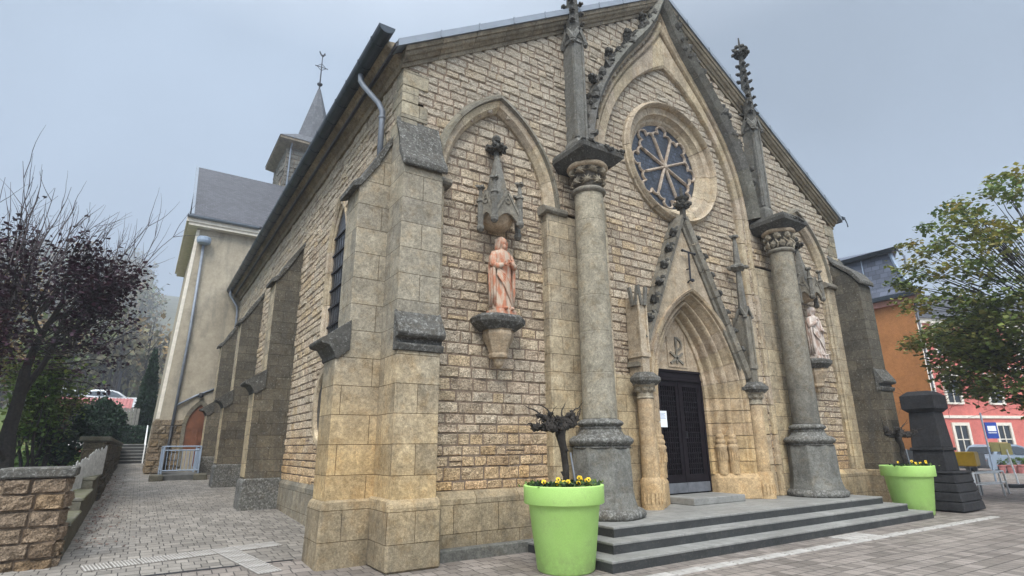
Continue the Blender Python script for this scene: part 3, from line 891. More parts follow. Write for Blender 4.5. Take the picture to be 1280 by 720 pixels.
def bell_leaves(mb, c, z, r, n, kind, sc, seed, ph=0.0, lean=0.1):
    rng = random.Random(seed)
    for k in range(n):
        a = 2 * PI * (k + ph) / n
        P = leaf_shape(kind); t = rng.uniform(-0.35, 0.35)
        out = Vector((math.cos(a), math.sin(a), 0)); sd = Vector((-math.sin(a), math.cos(a), 0)); up = (Vector((0, 0, 1)) + out * lean).normalized()
        cen = Vector(c) + out * (r + 0.045) + Vector((0, 0, z))
        pts = []
        for x, y in P:
            xx = (x * math.cos(t) - y * math.sin(t)) * sc; yy = (x * math.sin(t) + y * math.cos(t)) * sc
            curl = -0.9 * (xx * xx + yy * yy) / (sc * 0.13)
            pts.append(cen + sd * xx + up * yy + out * (curl * 0.35))
        pc = cen + out * 0.035 * sc
        o = len(mb.v)
        k_ = rng.uniform(0.75, 1.15)
        mb.v.extend(tuple(p) for p in pts); mb.v.append(tuple(pc))
        back = [tuple(p - out * 0.06) for p in pts]
        ob = len(mb.v); mb.v.extend(back)
        m = len(pts)
        for i in range(m):
            j = (i + 1) % m
            mb.face((o + i, o + j, o + m), (k_, k_, k_))
            mb.face((o + i, ob + i, ob + j, o + j), (k_ * .8,) * 3)

def column(cx, cy, dark, kind):
    zp = 0.45
    mb = MB()
    # shaft in drums with fine joints
    prof = []
    z = 2.12; zs = [2.12, 2.95, 3.72, 4.42, 5.25, 5.98, 6.60]
    for a, b in zip(zs, zs[1:]):
        ra = 0.315 - 0.022 * (a - 2.1) / 4.5; rb = 0.315 - 0.022 * (b - 2.1) / 4.5
        prof += [(ra - 0.004, a), (ra - 0.0005, a + 0.004), (ra, a + 0.02), (rb, b - 0.02), (rb - 0.0005, b - 0.004), (rb - 0.004, b)]
    mb.lathe(prof, (cx, cy, 0), 32)
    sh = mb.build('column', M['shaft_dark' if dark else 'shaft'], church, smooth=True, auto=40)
    mb = MB()
    mb.lathe([(0.30, 6.58), (0.335, 6.60), (0.36, 6.64), (0.335, 6.685), (0.30, 6.70)], (cx, cy, 0), 32)
    mb.build('astragal', M['trim_grey'], sh, smooth=True)
    mb = MB()
    mb.lathe([(0.275, 6.68), (0.28, 6.8), (0.285, 6.95), (0.33, 7.10), (0.40, 7.16)], (cx, cy, 0), 28)
    cap_ = mb.build('capital', M['bell'], sh, smooth=True)
    mb = MB()
    bell_leaves(mb, (cx, cy, 0), 6.82, 0.285, 8, kind, 1.25 if kind == 'palm' else 1.1, 3, 0.0)
    bell_leaves(mb, (cx, cy, 0), 7.03, 0.325, 8, kind, 1.25 if kind == 'palm' else 1.1, 7, 0.5, 0.30)
    if kind != 'palm':
        for k in range(9):
            a = 2 * PI * k / 9
            mb.tube([(cx + (0.33 + 0.05 * math.sin(q * 0.8)) * math.cos(a + 0.10 * math.sin(q)), cy + (0.33 + 0.05 * math.sin(q * 0.8)) * math.sin(a + 0.10 * math.sin(q)), 6.72 + 0.05 * q) for q in range(8)], 0.022, 6)
            mb.blob((cx + 0.36 * math.cos(a + 0.2), cy + 0.36 * math.sin(a + 0.2), 7.0), 0.06, k, 0.3, 1)
    mb.build('carved_leaf', M['t_leafstone'], cap_)
    mb = MB()
    mb.lathe([(0.37, 7.12), (0.41, 7.14), (0.43, 7.18), (0.41, 7.22), (0.36, 7.24)], (cx, cy, 0), 28)
    mb.build('neck_ring', M['trim_warm'], cap_, smooth=True)
    mb = MB()
    h = 0.54
    def sq(hh, y0): return [(cx - hh, cy - hh), (cx + hh, cy - hh), (cx + hh, y0), (cx - hh, y0)]
    a, b, c_ = sq(0.38, 0.02), sq(h, 0.02), sq(h - 0.05, 0.02)
    mb.hexa([(x, y, 7.20) for x, y in a], [(x, y, 7.36) for x, y in b])
    mb.hexa([(x, y, 7.36) for x, y in b], [(x, y, 7.46) for x, y in b])
    mb.hexa([(x, y, 7.46) for x, y in b], [(x, y, 7.56) for x, y in c_])
    for k in range(26):
        rr = random.Random(k * 7 + int(cx * 10))
        side = rr.random()
        px, py = (cx + rr.uniform(-h, h), cy - h + 0.03) if side < 0.6 else (cx + h - 0.03, rr.uniform(cy - h, 0))
        mb.blob((px, py, 7.47 + rr.uniform(-.03, .05)), rr.uniform(0.03, 0.07), k, 0.5, 1, (1.3, 1.3, 0.7))
    mb.build('abacus', M['crust'], sh)
    mb = MB()
    def torus(r, z, t): return [(r - t * 0.4 + t * 0.5 * math.sin(PI * i / 6) , z - t / 2 + t * i / 6) for i in range(7)]
    p = [(0.52, 1.60), (0.54, 1.62)] + [(0.50 + 0.085 * math.sin(PI * i / 7), 1.64 + 0.18 * i / 7 * (1 if i < 7 else 1)) for i in range(8)]
    p += [(0.44, 1.83), (0.41, 1.86), (0.37, 1.93), (0.385, 1.96)] + [(0.36 + 0.065 * math.sin(PI * i / 6), 1.98 + 0.12 * i / 6) for i in range(7)] + [(0.31, 2.12)]
    mb.lathe(p, (cx, cy, 0), 32)
    mb.build('column_base', M['base_dark'], sh, smooth=True, auto=50)
    mb = MB()
    q = 1 / math.cos(PI / 8)
    mb.lathe([(0.60 * q, zp), (0.60 * q, zp + 0.1), (0.545 * q, zp + 0.28), (0.52 * q, zp + 0.42), (0.515 * q, 1.18), (0.50 * q, 1.62)], (cx, cy, 0), 8, ph=PI / 8)
    pd = mb.build('pedestal', M['pedestal'], sh, bevel=0.012)
    mb = MB()
    mb.lathe([(0.68, 0.45), (0.71, 0.49), (0.70, 0.55), (0.64, 0.60), (0.58, 0.62)], (cx, cy, 0), 28, rf=lambda a, z: 1 + 0.03 * math.sin(a * 5 + z * 9))
    mb.build('foot_ring', M['base_dark'], pd, smooth=True)
CL, CR, CY = -3.46, 3.36, -0.5
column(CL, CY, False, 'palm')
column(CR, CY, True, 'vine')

# ---- pinnacles over the columns
def pinnacle(cx, cy, spire=True):
    mb = MB()
    zb, zt = 7.56, 10.45
    h = 0.14
    mb.box((cx - 0.18, cy - 0.18, zb), (cx + 0.18, 0.02, zb + 0.34))
    mb.hexa([(cx - .18, cy - .18, zb + .34), (cx + .18, cy - .18, zb + .34), (cx + .18, 0.02, zb + .34), (cx - .18, 0.02, zb + .34)],
            [(cx - h, cy - h, zb + .44), (cx + h, cy - h, zb + .44), (cx + h, 0.02, zb + .44), (cx - h, 0.02, zb + .44)])
    mb.box((cx - h, cy - h, zb + 0.44), (cx + h, 0.02, zt + 0.28))
    # raised frame of the blind panel on the front and sides
    for s in (-1, 1):
        mb.box((cx + s * h - 0.03 - 0.02 * s, cy - h - 0.03, zb + 0.44), (cx + s * h + 0.03 - 0.02 * s, cy - h, zt))
        mb.box((cx + s * h, cy - h, zb + .44), (cx + s * (h + 0.03), cy - h + 0.07, zt)) if s > 0 else mb.box((cx - h - 0.03, cy - h, zb + .44), (cx - h, cy - h + 0.07, zt))
    sh = mb.build('pinnacle', M['pinnacle'], church, bevel=0.012)
    mb = MB()
    # gablets
    g = h + 0.06
    for dx, dy in ((0, -1), (1, 0), (-1, 0)):
        o_ = Vector((cx, cy, 0)) + Vector((dx, dy, 0)) * (h + 0.03)
        s_ = Vector((-dy, dx, 0))
        for q in (-1, 1):
            mb.bar(o_ + s_ * g * q + Vector((0, 0, zt - 0.02)), o_ + Vector((0, 0, zt + 0.36)), 0.09, 0.10, (dx, dy, 0))
        mb.add([o_ + s_ * g + Vector((0, 0, zt)), o_ - s_ * g + Vector((0, 0, zt)), o_ + Vector((0, 0, zt + 0.34))], [(0, 1, 2)])
        mb.blob(o_ + s_ * g + Vector((0, 0, zt - 0.04)), 0.05, 1, .3); mb.blob(o_ - s_ * g + Vector((0, 0, zt - 0.04)), 0.05, 2, .3)
    mb.build('gablet', M['pinnacle'], sh)
    mb = MB()
    mb.lathe([(0.20, zt + 0.1), (0.16, zt + 0.7), (0.10, zt + 1.9), (0.07, zt + 2.55)], (cx, cy, 0), 8, ph=PI / 8)
    for k in range(7):
        z = zt + 0.55 + k * 0.28
        r = 0.19 - 0.12 * (z - zt - 0.1) / 2.4
        for q in range(4):
            a = q * PI / 2 + PI / 4
            crocket(mb, (cx + r * 0.8 * math.cos(a), cy + r * 0.8 * math.sin(a), z), (math.cos(a), math.sin(a), 0), (0, 0, 1), 0.12, k * 4 + q)
    mb.tube([(cx, cy, zt + 2.5), (cx, cy, zt + 3.25)], [0.05, 0.02], 6)
    for q in range(6):
        a = q * PI / 3
        crocket(mb, (cx + 0.03 * math.cos(a), cy + 0.03 * math.sin(a), zt + 2.62), (math.cos(a), math.sin(a), 0.1), (0, 0, 1), 0.2, q)
        mb.blob((cx + 0.16 * math.cos(a), cy + 0.16 * math.sin(a), zt + 2.85), 0.075, q, 0.4)
    mb.build('spire', M['crust'], sh)
pinnacle(CL + 0.02, -0.24)
pinnacle(CR - 0.12, -0.24)

# ------------------------------------------------------------------ portal
PX = 0.04
P_IN = Arch(PX, 0.83, 2.72, 1.92)
P_OUT = Arch(PX - 0.03, 1.66, 2.72, 2.50)
pin = P_IN.path(0.98, 6, 14); pout = P_OUT.path(0.98, 6, 14)
mb = MB()
prof = [(0.0, 0.75), (0.0, 0.50), (0.10, 0.47), (0.14, 0.52)]
prof += roll(0.25, 0.38, 0.085, 0.085, 7, -120, 120) + [(0.36, 0.40), (0.42, 0.33)]
prof += roll(0.52, 0.22, 0.09, 0.09, 7, -120, 120) + [(0.63, 0.23), (0.66, 0.12), (0.74, 0.06)] + roll(0.82, 0.0, 0.05, 0.05, 5, -110, 110) + [(0.87, -0.02), (0.90, -0.10), (1.0, -0.13), (1.0, 0.1)]
band(mb, pin, pout, prof, breaks=[0, 1, 2, 3, 4, 5, 6, 8, 10, 12, 14, 16, 18, 20, 22, 24, 26, 28, 30, 32, 34, 35, 36, 37, 38, 39, 40], gap=0.05, seed=14, tint=0.09)
portal = mb.build('portal_arch', M['t_trim_warm'], church, smooth=True, auto=38)
# splayed base blocks, colonnette bases
for s in (-1, 1):
    mb = MB()
    x0 = PX + s * 0.86; x1 = PX + s * 1.70
    poly = [(x0, 0.7), (x0, 0.40), (x0 + s * 0.12, 0.24), (x1 - s * 0.12, -0.19), (x1 + s * 0.04, -0.19), (x1 + s * 0.04, 0.7)]
    mb.prism(poly, lambda u, y, d: (u, y, d), 0.44, 0.90)
    poly2 = [(x0 + s * .02, 0.7), (x0 + s * .02, 0.44), (x0 + s * 0.14, 0.30), (x1 - s * 0.12, -0.13), (x1 + s * .02, -0.13), (x1 + s * .02, 0.7)]
    mb.hexa([(x, y, 0.90) for x, y in [(p[0], p[1]) for p in poly]], [(x, y, 1.0) for x, y in poly2])
    mb.build('portal_base', M['trim_warm'], portal, bevel=0.02)
for s in (-1, 1):
    for f, y in ((0.25, 0.36), (0.52, 0.20)):
        mb = MB()
        x = PX + s * (0.83 + f * 0.83)
        mb.lathe([(0.115, 0.98), (0.115, 1.22), (0.125, 1.26), (0.125, 1.55), (0.14, 1.58), (0.135, 1.62), (0.10, 1.66), (0.12, 1.70), (0.115, 1.74), (0.088, 1.78), (0.10, 1.82), (0.095, 1.85), (0.078, 1.88)], (x, y, 0), 14)
        for k in range(9):
            a = -PI + k * PI / 8
            mb.bar((x + 0.128 * math.cos(a), y + 0.128 * math.sin(a), 1.30), (x + 0.128 * math.cos(a), y + 0.128 * math.sin(a), 1.50), 0.018)
        mb.build('colonnette_base', M['trim_warm'], portal, smooth=True, auto=35)
# steep gable over the portal
GX = -0.12
gA = (GX, 7.0); gH = 1.83; gB = 3.18
mb = MB()
field_out = []
n = len(pout)
full = P_OUT.path(2.9, 2, 16)
m = len(full) // 2
for i, p in enumerate(full):
    f = abs(i - m) / m
    field_out.append((GX + (1 if i > m else -1) * gH * f * 0.97, gA[1] - 0.15 - (gA[1] - gB) * f * 0.98))
band(mb, full, field_out, [(0, 0.16), (0, -0.05), (1, -0.05), (1, 0.16)], step=5, gap=0.02, seed=77, tint=0.06, base=(0.95, 0.94, 0.93))
gab = mb.build('portal_gable', M['t_trim'], church)
for s in (-1, 1):
    mb = MB()
    a = Vector((GX + s * gH, 0, gB)); b = Vector((gA[0], 0, gA[1]))
    d = (b - a).normalized(); nr = Vector((-d.z, 0, d.x)) * (-s)
    if nr.z < 0: nr = -nr
    segs = 6
    for k in range(segs):
        p = a + (b - a) * (k / segs + 0.002); q = a + (b - a) * ((k + 1) / segs - 0.002)
        kk = random.Random(k + s).uniform(0.8, 1.1)
        pr_ = [(-0.10, -0.02), (-0.10, -0.10), (-0.04, -0.12), (-0.02, -0.19), (0.10, -0.23), (0.12, -0.12), (0.12, 0.16), (-0.10, 0.16)]
        mb.hexa([p + nr * u + Vector((0, y, 0)) for u, y in pr_], [q + nr * u + Vector((0, y, 0)) for u, y in pr_], (kk, kk, kk))
    mb.build('gable_coping', M['t_trim_grey'], gab)
for s in (-1, 1):
    a = Vector((GX + s * gH, -0.16, gB)); b = Vector((gA[0], -0.16, gA[1]))
    d = (b - a).normalized(); nr = Vector((d.z * s, 0, abs(d.x)))
    for k in range(7):
        mb = MB()
        crocket(mb, a + (b - a) * (0.16 + k * 0.115) + nr * 0.05, nr, d, 0.19, k + 9 * s)
        mb.blob(a + (b - a) * (0.21 + k * 0.115) + nr * 0.09, 0.07, k, 0.5, 1)
        mb.build('gable_crocket', M['crust'], gab)
mb = MB()
mb.tube([(GX, -0.16, 6.95), (GX, -0.18, 7.45)], [0.08, 0.06], 8)
mb.lathe([(0.06, 7.38), (0.15, 7.45), (0.18, 7.50), (0.07, 7.54)], (GX, -0.18, 0), 8)
for k in range(8):
    a = k * PI / 4
    crocket(mb, (GX + 0.06 * math.cos(a), -0.18 + 0.06 * math.sin(a), 7.25 + 0.02 * (k % 2)), (math.cos(a), math.sin(a), 0.3), (0, 0, 1), 0.14, k + 40)
mb.tube([(GX, -0.18, 7.5), (GX, -0.18, 7.78)], [0.05, 0.03], 6)
mb.build('gable_finial', M['crust'], gab)
mb = MB()
mb.tube([(-0.05, -0.05, 5.38), (-0.05, -0.14, 5.42), (-0.05, -0.16, 6.1)], 0.022, 6)
mb.tube([(-0.27, -0.16, 6.12), (0.17, -0.16, 6.10)], 0.022, 6); mb.blob((-0.27, -0.16, 6.12), 0.04, 1, .2); mb.blob((0.17, -0.16, 6.10), 0.04, 1, .2); mb.blob((0.02, -0.14, 5.42), 0.05, 2, .2)
mb.tube([(-0.05, -0.02, 5.7), (-0.05, -0.16, 5.7)], 0.015, 6)
mb.build('iron_bracket', M['iron'], gab)
# tympanum with its carved monogram
mb = MB()
top = [(x, z) for x, z in P_IN.path(3.3, 1, 14)]
top = [(x, z) for x, z in top if z >= 3.25]
zs = 3.34
tw = P_IN.hw(zs)
poly = [(PX - tw, zs)] + [p for p in P_IN.path(2.72, 1, 16) if p[1] > zs + 0.02] + [(PX + tw, zs)]
mb.prism(poly[::-1], lambda u, w, d: (u, d, w), 0.56, 0.8)
for a, b, c, d_ in ((-0.33, 3.46, -0.30, 4.24), (0.30, 3.46, 0.33, 4.24), (-0.33, 3.43, 0.33, 3.46)):
    mb.box((PX + a, 0.535, b), (PX + c, 0.58, d_))
tym = mb.build('tympanum', M['trim_warm'], portal)
mb = MB()
def relief(pts, w=0.045): 
    P = [(PX + x - 0.02, 0.545, z) for x, z in pts]
    for a, b in zip(P, P[1:]): mb.bar(a, b, 0.05, w, (0, 1, 0))
relief([(0.0, 3.52), (0.0, 4.16)])
relief([(0.0, 4.14)] + [(0.0 + 0.19 * math.sin(R(q)), 3.99 + 0.15 * math.cos(R(q))) for q in range(0, 181, 15)] + [(0.0, 3.84)])
relief([(-0.22, 3.52), (0.22, 3.78)]); relief([(-0.22, 3.78), (0.22, 3.52)])
mb.build('carved_monogram', M['trim_grey'], tym)

# ------------------------------------------------------------------ door
DY = 0.58
mb = MB()
mb.box((PX - 0.83, DY - 0.02, 3.14), (PX + 0.83, DY + 0.12, 3.34)); mb.box((PX - 0.83, DY - 0.05, 3.30), (PX + 0.83, DY + 0.0, 3.36)); mb.box((PX - .83, DY - .035, 3.10), (PX + .83, DY + .05, 3.15))
for s in (-1, 1):
    xa, xb = sorted((PX + s * 0.83, PX + s * 0.79))
    mb.box((xa, DY - 0.02, 0.60), (xb, DY + 0.12, 3.14))
door = mb.build('church_door', M['door'], church, bevel=0.006)
mb = MB()
for s in (-1, 1):
    xa, xb = sorted((PX + s * 0.785, PX + s * 0.008))
    y0, y1 = DY + 0.01, DY + 0.07
    lw = 0.155; zt, zb = 2.98, 1.00
    ia, ib = xa + lw * (1.0 if s < 0 else 0.75), xb - lw * (0.75 if s < 0 else 1.0)
    mb.box((xa, y0, 0.84), (ia, y1, 3.10)); mb.box((ib, y0, 0.84), (xb, y1, 3.10))
    mb.box((ia, y0, 0.84), (ib, y1, zb)); mb.box((ia, y0, zt), (ib, y1, 3.10))
    nx, nz = 7, 17
    for k in range(1, nx):
        x = ia + (ib - ia) * k / nx
        mb.box((x - 0.011, y0 + 0.012, zb), (x + 0.011, y1 - 0.012, zt))
    for k in range(1, nz):
        z = zb + (zt - zb) * k / nz
        mb.box((ia, y0 + 0.018, z - 0.011), (ib, y1 - 0.018, z + 0.011))
mb.box((PX - 0.03, DY - 0.012, 0.84), (PX + 0.03, DY + 0.012, 3.10))
mb.build('door_leaf', M['door'], door, bevel=0.003)
mb = MB(); mb.box((PX - 0.82, DY + 0.085, 0.55), (PX + 0.82, DY + 0.11, 3.3)); mb.build('lattice_backing', M['dark'], door)
mb = MB(); mb.box((PX - 0.78, DY - 0.012, 0.62), (PX - 0.005, DY + 0.02, 0.83)); mb.box((PX + 0.005, DY - 0.012, 0.62), (PX + 0.78, DY + 0.02, 0.83)); mb.build('kick_plate', M['kick'], door)
mb = MB(); mb.tube([(PX + 0.07, DY - 0.0, 1.95), (PX + 0.07, DY - 0.06, 1.95), (PX + 0.07, DY - 0.06, 1.80), (PX + 0.07, DY, 1.80)], 0.014, 6); mb.build('handle', M['iron'], door)

notice = MB(); notice.box((PX - 0.775, DY - 0.012, 2.04), (PX - 0.505, DY - 0.004, 2.40))
nt = notice.build('notice', M['paper'], None, loc=(PX - 0.65, DY, 2.2))
tag(nt, 'white paper notice fixed to the left leaf of the dark church door', 'notice')
mb = MB()
for k in range(5): mb.box((PX - 0.74, DY - 0.0135, 2.34 - k * 0.028), (PX - 0.55 - 0.03 * (k % 2), DY - 0.0125, 2.35 - k * 0.028))
mb.build('printed_lines', M['ink'], nt, loc=(PX - 0.65, DY, 2.2)).location = (0, 0, 0)

# ------------------------------------------------------------------ small shafts beside the portal
def half_pinnacle(cx, cy, spire):
    mb = MB()
    mb.lathe([(0.215, 0.45), (0.215, 0.95), (0.20, 1.0), (0.17, 1.04), (0.165, 2.30), (0.165, 2.58)], (cx, cy, 0), 16)
    for k in range(10):
        a = -PI + k * PI / 9
        mb.bar((cx + 0.217 * math.cos(a), cy + 0.217 * math.sin(a), 0.56), (cx + 0.217 * math.cos(a), cy + 0.217 * math.sin(a), 0.76), 0.022)
    sh = mb.build('colonnette', M['trim_warm'], church, smooth=True, auto=35)
    mb = MB()
    mb.lathe([(0.165, 2.56), (0.19, 2.58), (0.165, 2.61), (0.16, 2.7), (0.20, 2.80), (0.25, 2.86)], (cx, cy, 0), 14)
    bell_leaves(mb, (cx, cy, 0), 2.73, 0.15, 8, 'vine', 0.9, 4, 0, 0.5)
    mb.build('capital', M['t_leafstone'], sh)
    mb = MB()
    q = [(-0.30, 0.1), (-0.30, -0.18), (-0.18, -0.30), (0.18, -0.30), (0.30, -0.18), (0.30, 0.1)]
    mb.hexa([(cx + x * 0.75, cy + y * .75, 2.84) for x, y in q], [(cx + x, cy + y, 2.92) for x, y in q])
    mb.hexa([(cx + x, cy + y, 2.92) for x, y in q], [(cx + x, cy + y, 2.98) for x, y in q])
    mb.hexa([(cx + x, cy + y, 2.98) for x, y in q], [(cx + x * .6, cy + y * .6, 3.10) for x, y in q])
    mb.build('abacus', M['cap'], sh)
    mb = MB()
    h = 0.105
    mb.box((cx - h, cy - h, 3.05), (cx + h, 0.12, 3.42)); mb.box((cx - h - .03, cy - h - .03, 3.42), (cx + h + .03, 0.12, 3.52))
    zt = 4.75
    mb.box((cx - h + .01, cy - h + .01, 3.52), (cx + h - .01, 0.12, zt))
    for s in (-1, 1):
        mb.box((cx + s * h - 0.025, cy - h - 0.02, 3.52), (cx + s * h + 0.025, cy - h + 0.03, zt))
    ps = mb.build('pinnacle_shaft', M['trim'] if not spire else M['trim_grey'], sh, bevel=0.006)
    mb = MB()
    for dx, dy in ((0, -1), (1, 0), (-1, 0)):
        o_ = Vector((cx, cy, 0)) + Vector((dx, dy, 0)) * (h + 0.02); s_ = Vector((-dy, dx, 0))
        if spire:
            for q in (-1, 1): mb.bar(o_ + s_ * 0.15 * q + Vector((0, 0, zt - 0.06)), o_ + Vector((0, 0, zt + 0.24)), 0.055, 0.06, (dx, dy, 0))
        else:       # the broken one: gablet stubs splayed open
            for q in (-1, 1): mb.bar(o_ + s_ * 0.05 * q + Vector((0, 0, zt - 0.22)), o_ + s_ * 0.12 * q + Vector((0, 0, zt + 0.20)), 0.07, 0.06, (dx, dy, 0))
    mb.build('gablet', M['pinnacle'], sh)
    if spire:
        mb = MB()
        mb.lathe([(0.11, zt + 0.05), (0.085, zt + 0.8), (0.065, zt + 1.25)], (cx, cy, 0), 6)
        mb.lathe([(0.08, zt + 1.2), (0.2, zt + 1.27), (0.2, zt + 1.33), (0.09, zt + 1.4), (0.06, zt + 1.9), (0.03, zt + 2.2)], (cx, cy, 0), 6)
        for q in range(6): mb.blob((cx + 0.2 * math.cos(q * PI / 3), cy + 0.2 * math.sin(q * PI / 3), zt + 1.3), 0.07, q, 0.5)
        for q in range(5): mb.blob((cx + 0.07 * math.cos(q * PI / 2.5), cy + 0.07 * math.sin(q * PI / 2.5), zt + 2.15), 0.055, q, 0.5)
        mb.build('spire', M['pinnacle'], sh)
half_pinnacle(-1.90, -0.17, False)
half_pinnacle(1.86, -0.15, True)

# ------------------------------------------------------------------ niche canopies and corbels
def canopy(cx, z0):
    y0 = 0.12
    P = [(-0.38, y0), (-0.37, -0.06), (-0.25, -0.34), (0.25, -0.34), (0.37, -0.06), (0.38, y0)]
    P = [(cx + x, y) for x, y in P]
    mb = MB()
    apex = (cx, 0.0, z0 + 1.50)
    base = [(x, y, z0 + 0.17) for x, y in P]
    apx = [(cx + (x - cx) * 0.10, y * 0.10 - 0.02, z0 + 1.50) for x, y in P]
    mid_l = [(cx + (x - cx) * 0.60, y * 0.66, z0 + 0.52) for x, y in P]
    mb.hexa(base, mid_l); mb.hexa(mid_l, apx)
    can = mb.build('canopy', M['pinnacle'], church)
    mb = MB()
    # gablets with an arched opening on the three faces
    for a, b in ((1, 2), (2, 3), (3, 4)):
        A = Vector((*P[a], 0)); B = Vector((*P[b], 0)); d = B - A; l = d.length; d.normalize(); nr = Vector((d.y, -d.x, 0))
        pts = [(0, 0.0)]
        for q in range(9):
            t = q / 8
            pts.append((0.03 + (l - 0.06) * t, 0.0 + 0.15 * math.sin(PI * t)))
        poly = [(0.0, 0.0), (0.0, 0.20), (l / 2, 0.56), (l, 0.20), (l, 0.0)] + pts[::-1][:-1]
        mb.prism(poly, lambda u, w, dd, A=A, d=d, nr=nr: tuple(A + d * u + nr * dd + Vector((0, 0, z0 + w))), 0.0, 0.06)
        for u0_, u1_ in ((0, l / 2), (l, l / 2)):
            mb.bar(A + d * u0_ + nr * 0.05 + Vector((0, 0, z0 + 0.16)), A + d * u1_ + nr * 0.05 + Vector((0, 0, z0 + 0.58)), 0.045, 0.06, nr)
        c_ = A + d * (l / 2) + nr * 0.07 + Vector((0, 0, z0 + 0.38))
        mb.tube([c_ + (d * math.cos(q * PI / 5) + Vector((0, 0, 1)) * math.sin(q * PI / 5)) * 0.05 for q in range(11)], 0.012, 5)
    mb.build('gablet', M['t_trim_grey'], can)
    mb = MB()
    mb.lathe([(0.06, -0.10), (0.20, -0.05), (0.30, 0.04), (0.345, 0.16), (0.35, 0.24)], (cx, 0.0, z0), 16)
    mb.build('vault', M['trim_warm'], can, smooth=True)
    for (x, y), dz in ((P[1], -0.12), (P[2], 0.0), (P[3], 0.0), (P[4], -0.12)):
        mb = MB()
        x += (x - cx) * 0.12; y -= 0.05
        mb.lathe([(0.03, -0.10), (0.075, -0.05), (0.08, 0.0), (0.06, 0.03), (0.06, 0.48), (0.085, 0.50), (0.05, 0.56), (0.035, 0.74), (0.06, 0.76), (0.05, 0.80)], (x, y, z0 + dz), 6)
        for q in range(4): mb.blob((x + 0.055 * math.cos(q * PI / 2), y + 0.055 * math.sin(q * PI / 2), z0 + dz + 0.80), 0.045, q, 0.5)
        mb.build('corner_pinnacle', M['pinnacle'], can)
    mb = MB()
    zt = z0 + 1.46
    mb.tube([(cx, 0, zt - 0.05), (cx, 0, zt + 0.44)], [0.06, 0.05], 6)
    mb.lathe([(0.09, zt + 0.36), (0.10, zt + 0.42), (0.07, zt + 0.48)], (cx, 0, 0), 6)
    for q in range(8):
        a = q * PI / 4
        crocket(mb, (cx + 0.05 * math.cos(a), 0.05 * math.sin(a), zt + 0.16 + 0.02 * (q % 2)), (math.cos(a), math.sin(a), 0.1), (0, 0, 1), 0.15, q)
    mb.build('finial', M['crust'], can)
canopy(-5.38, 5.66)
canopy(5.10, 5.66)

def corbel(cx, z0):
    """z0: top of the slab"""
    cy = -0.06
    P = [(-0.48, 0.2), (-0.48, -0.16), (-0.26, -0.36), (0.26, -0.36), (0.48, -0.16), (0.48, 0.2)]
    mb = MB()
    def lv(s, z): return [(cx + x * s, cy + (y if y > 0 else y * s), z) for x, y in P]
    mb.hexa(lv(0.62, z0 - 0.26), lv(0.96, z0 - 0.13)); mb.hexa(lv(0.96, z0 - 0.13), lv(1.0, z0 - 0.05)); mb.hexa(lv(1.0, z0 - 0.05), lv(0.9, z0))
    c = mb.build('corbel', M['cap'], church)
    mb = MB()
    mb.lathe([(0.02, -0.92), (0.07, -0.88), (0.09, -0.84), (0.10, -0.76), (0.17, -0.74), (0.18, -0.70), (0.165, -0.66), (0.20, -0.55), (0.26, -0.43), (0.29, -0.34), (0.27, -0.27), (0.30, -0.25)], (cx, cy + 0.02, z0), 8, ph=PI / 8)
    mb.build('corbel_bell', M['trim_warm'], c)
corbel(-5.37, 3.90)
corbel(5.02, 3.90)

# ------------------------------------------------------------------ statues
def statue_mat(name, a, b):
    t = NT(name)
    sv = t.n('Mapping', Vector=t.obj()); sv.inputs['Scale'].default_value = (5, 5, 1.6)
    f = t.rng(t.noise(1.9, 6, 0.7, sv.outputs[0]), 0.44, 0.56)
    c = t.mix(f, a, b)
    c = t.mix(t.rng(t.noise(9, 5, 0.7), 0.58, 0.74, 0, 0.6), c, (0.16, 0.10, 0.08))
    return t.done(c, 0.85, t.bump(t.noise(30, 4), 0.3, 0.01), 0, 0.2)
M['terracotta'] = statue_mat('weathered salmon terracotta', (0.42, 0.175, 0.10), (0.46, 0.36, 0.27))
M['palestone'] = statue_mat('weathered pale pink stone', (0.36, 0.26, 0.21), (0.56, 0.50, 0.44))

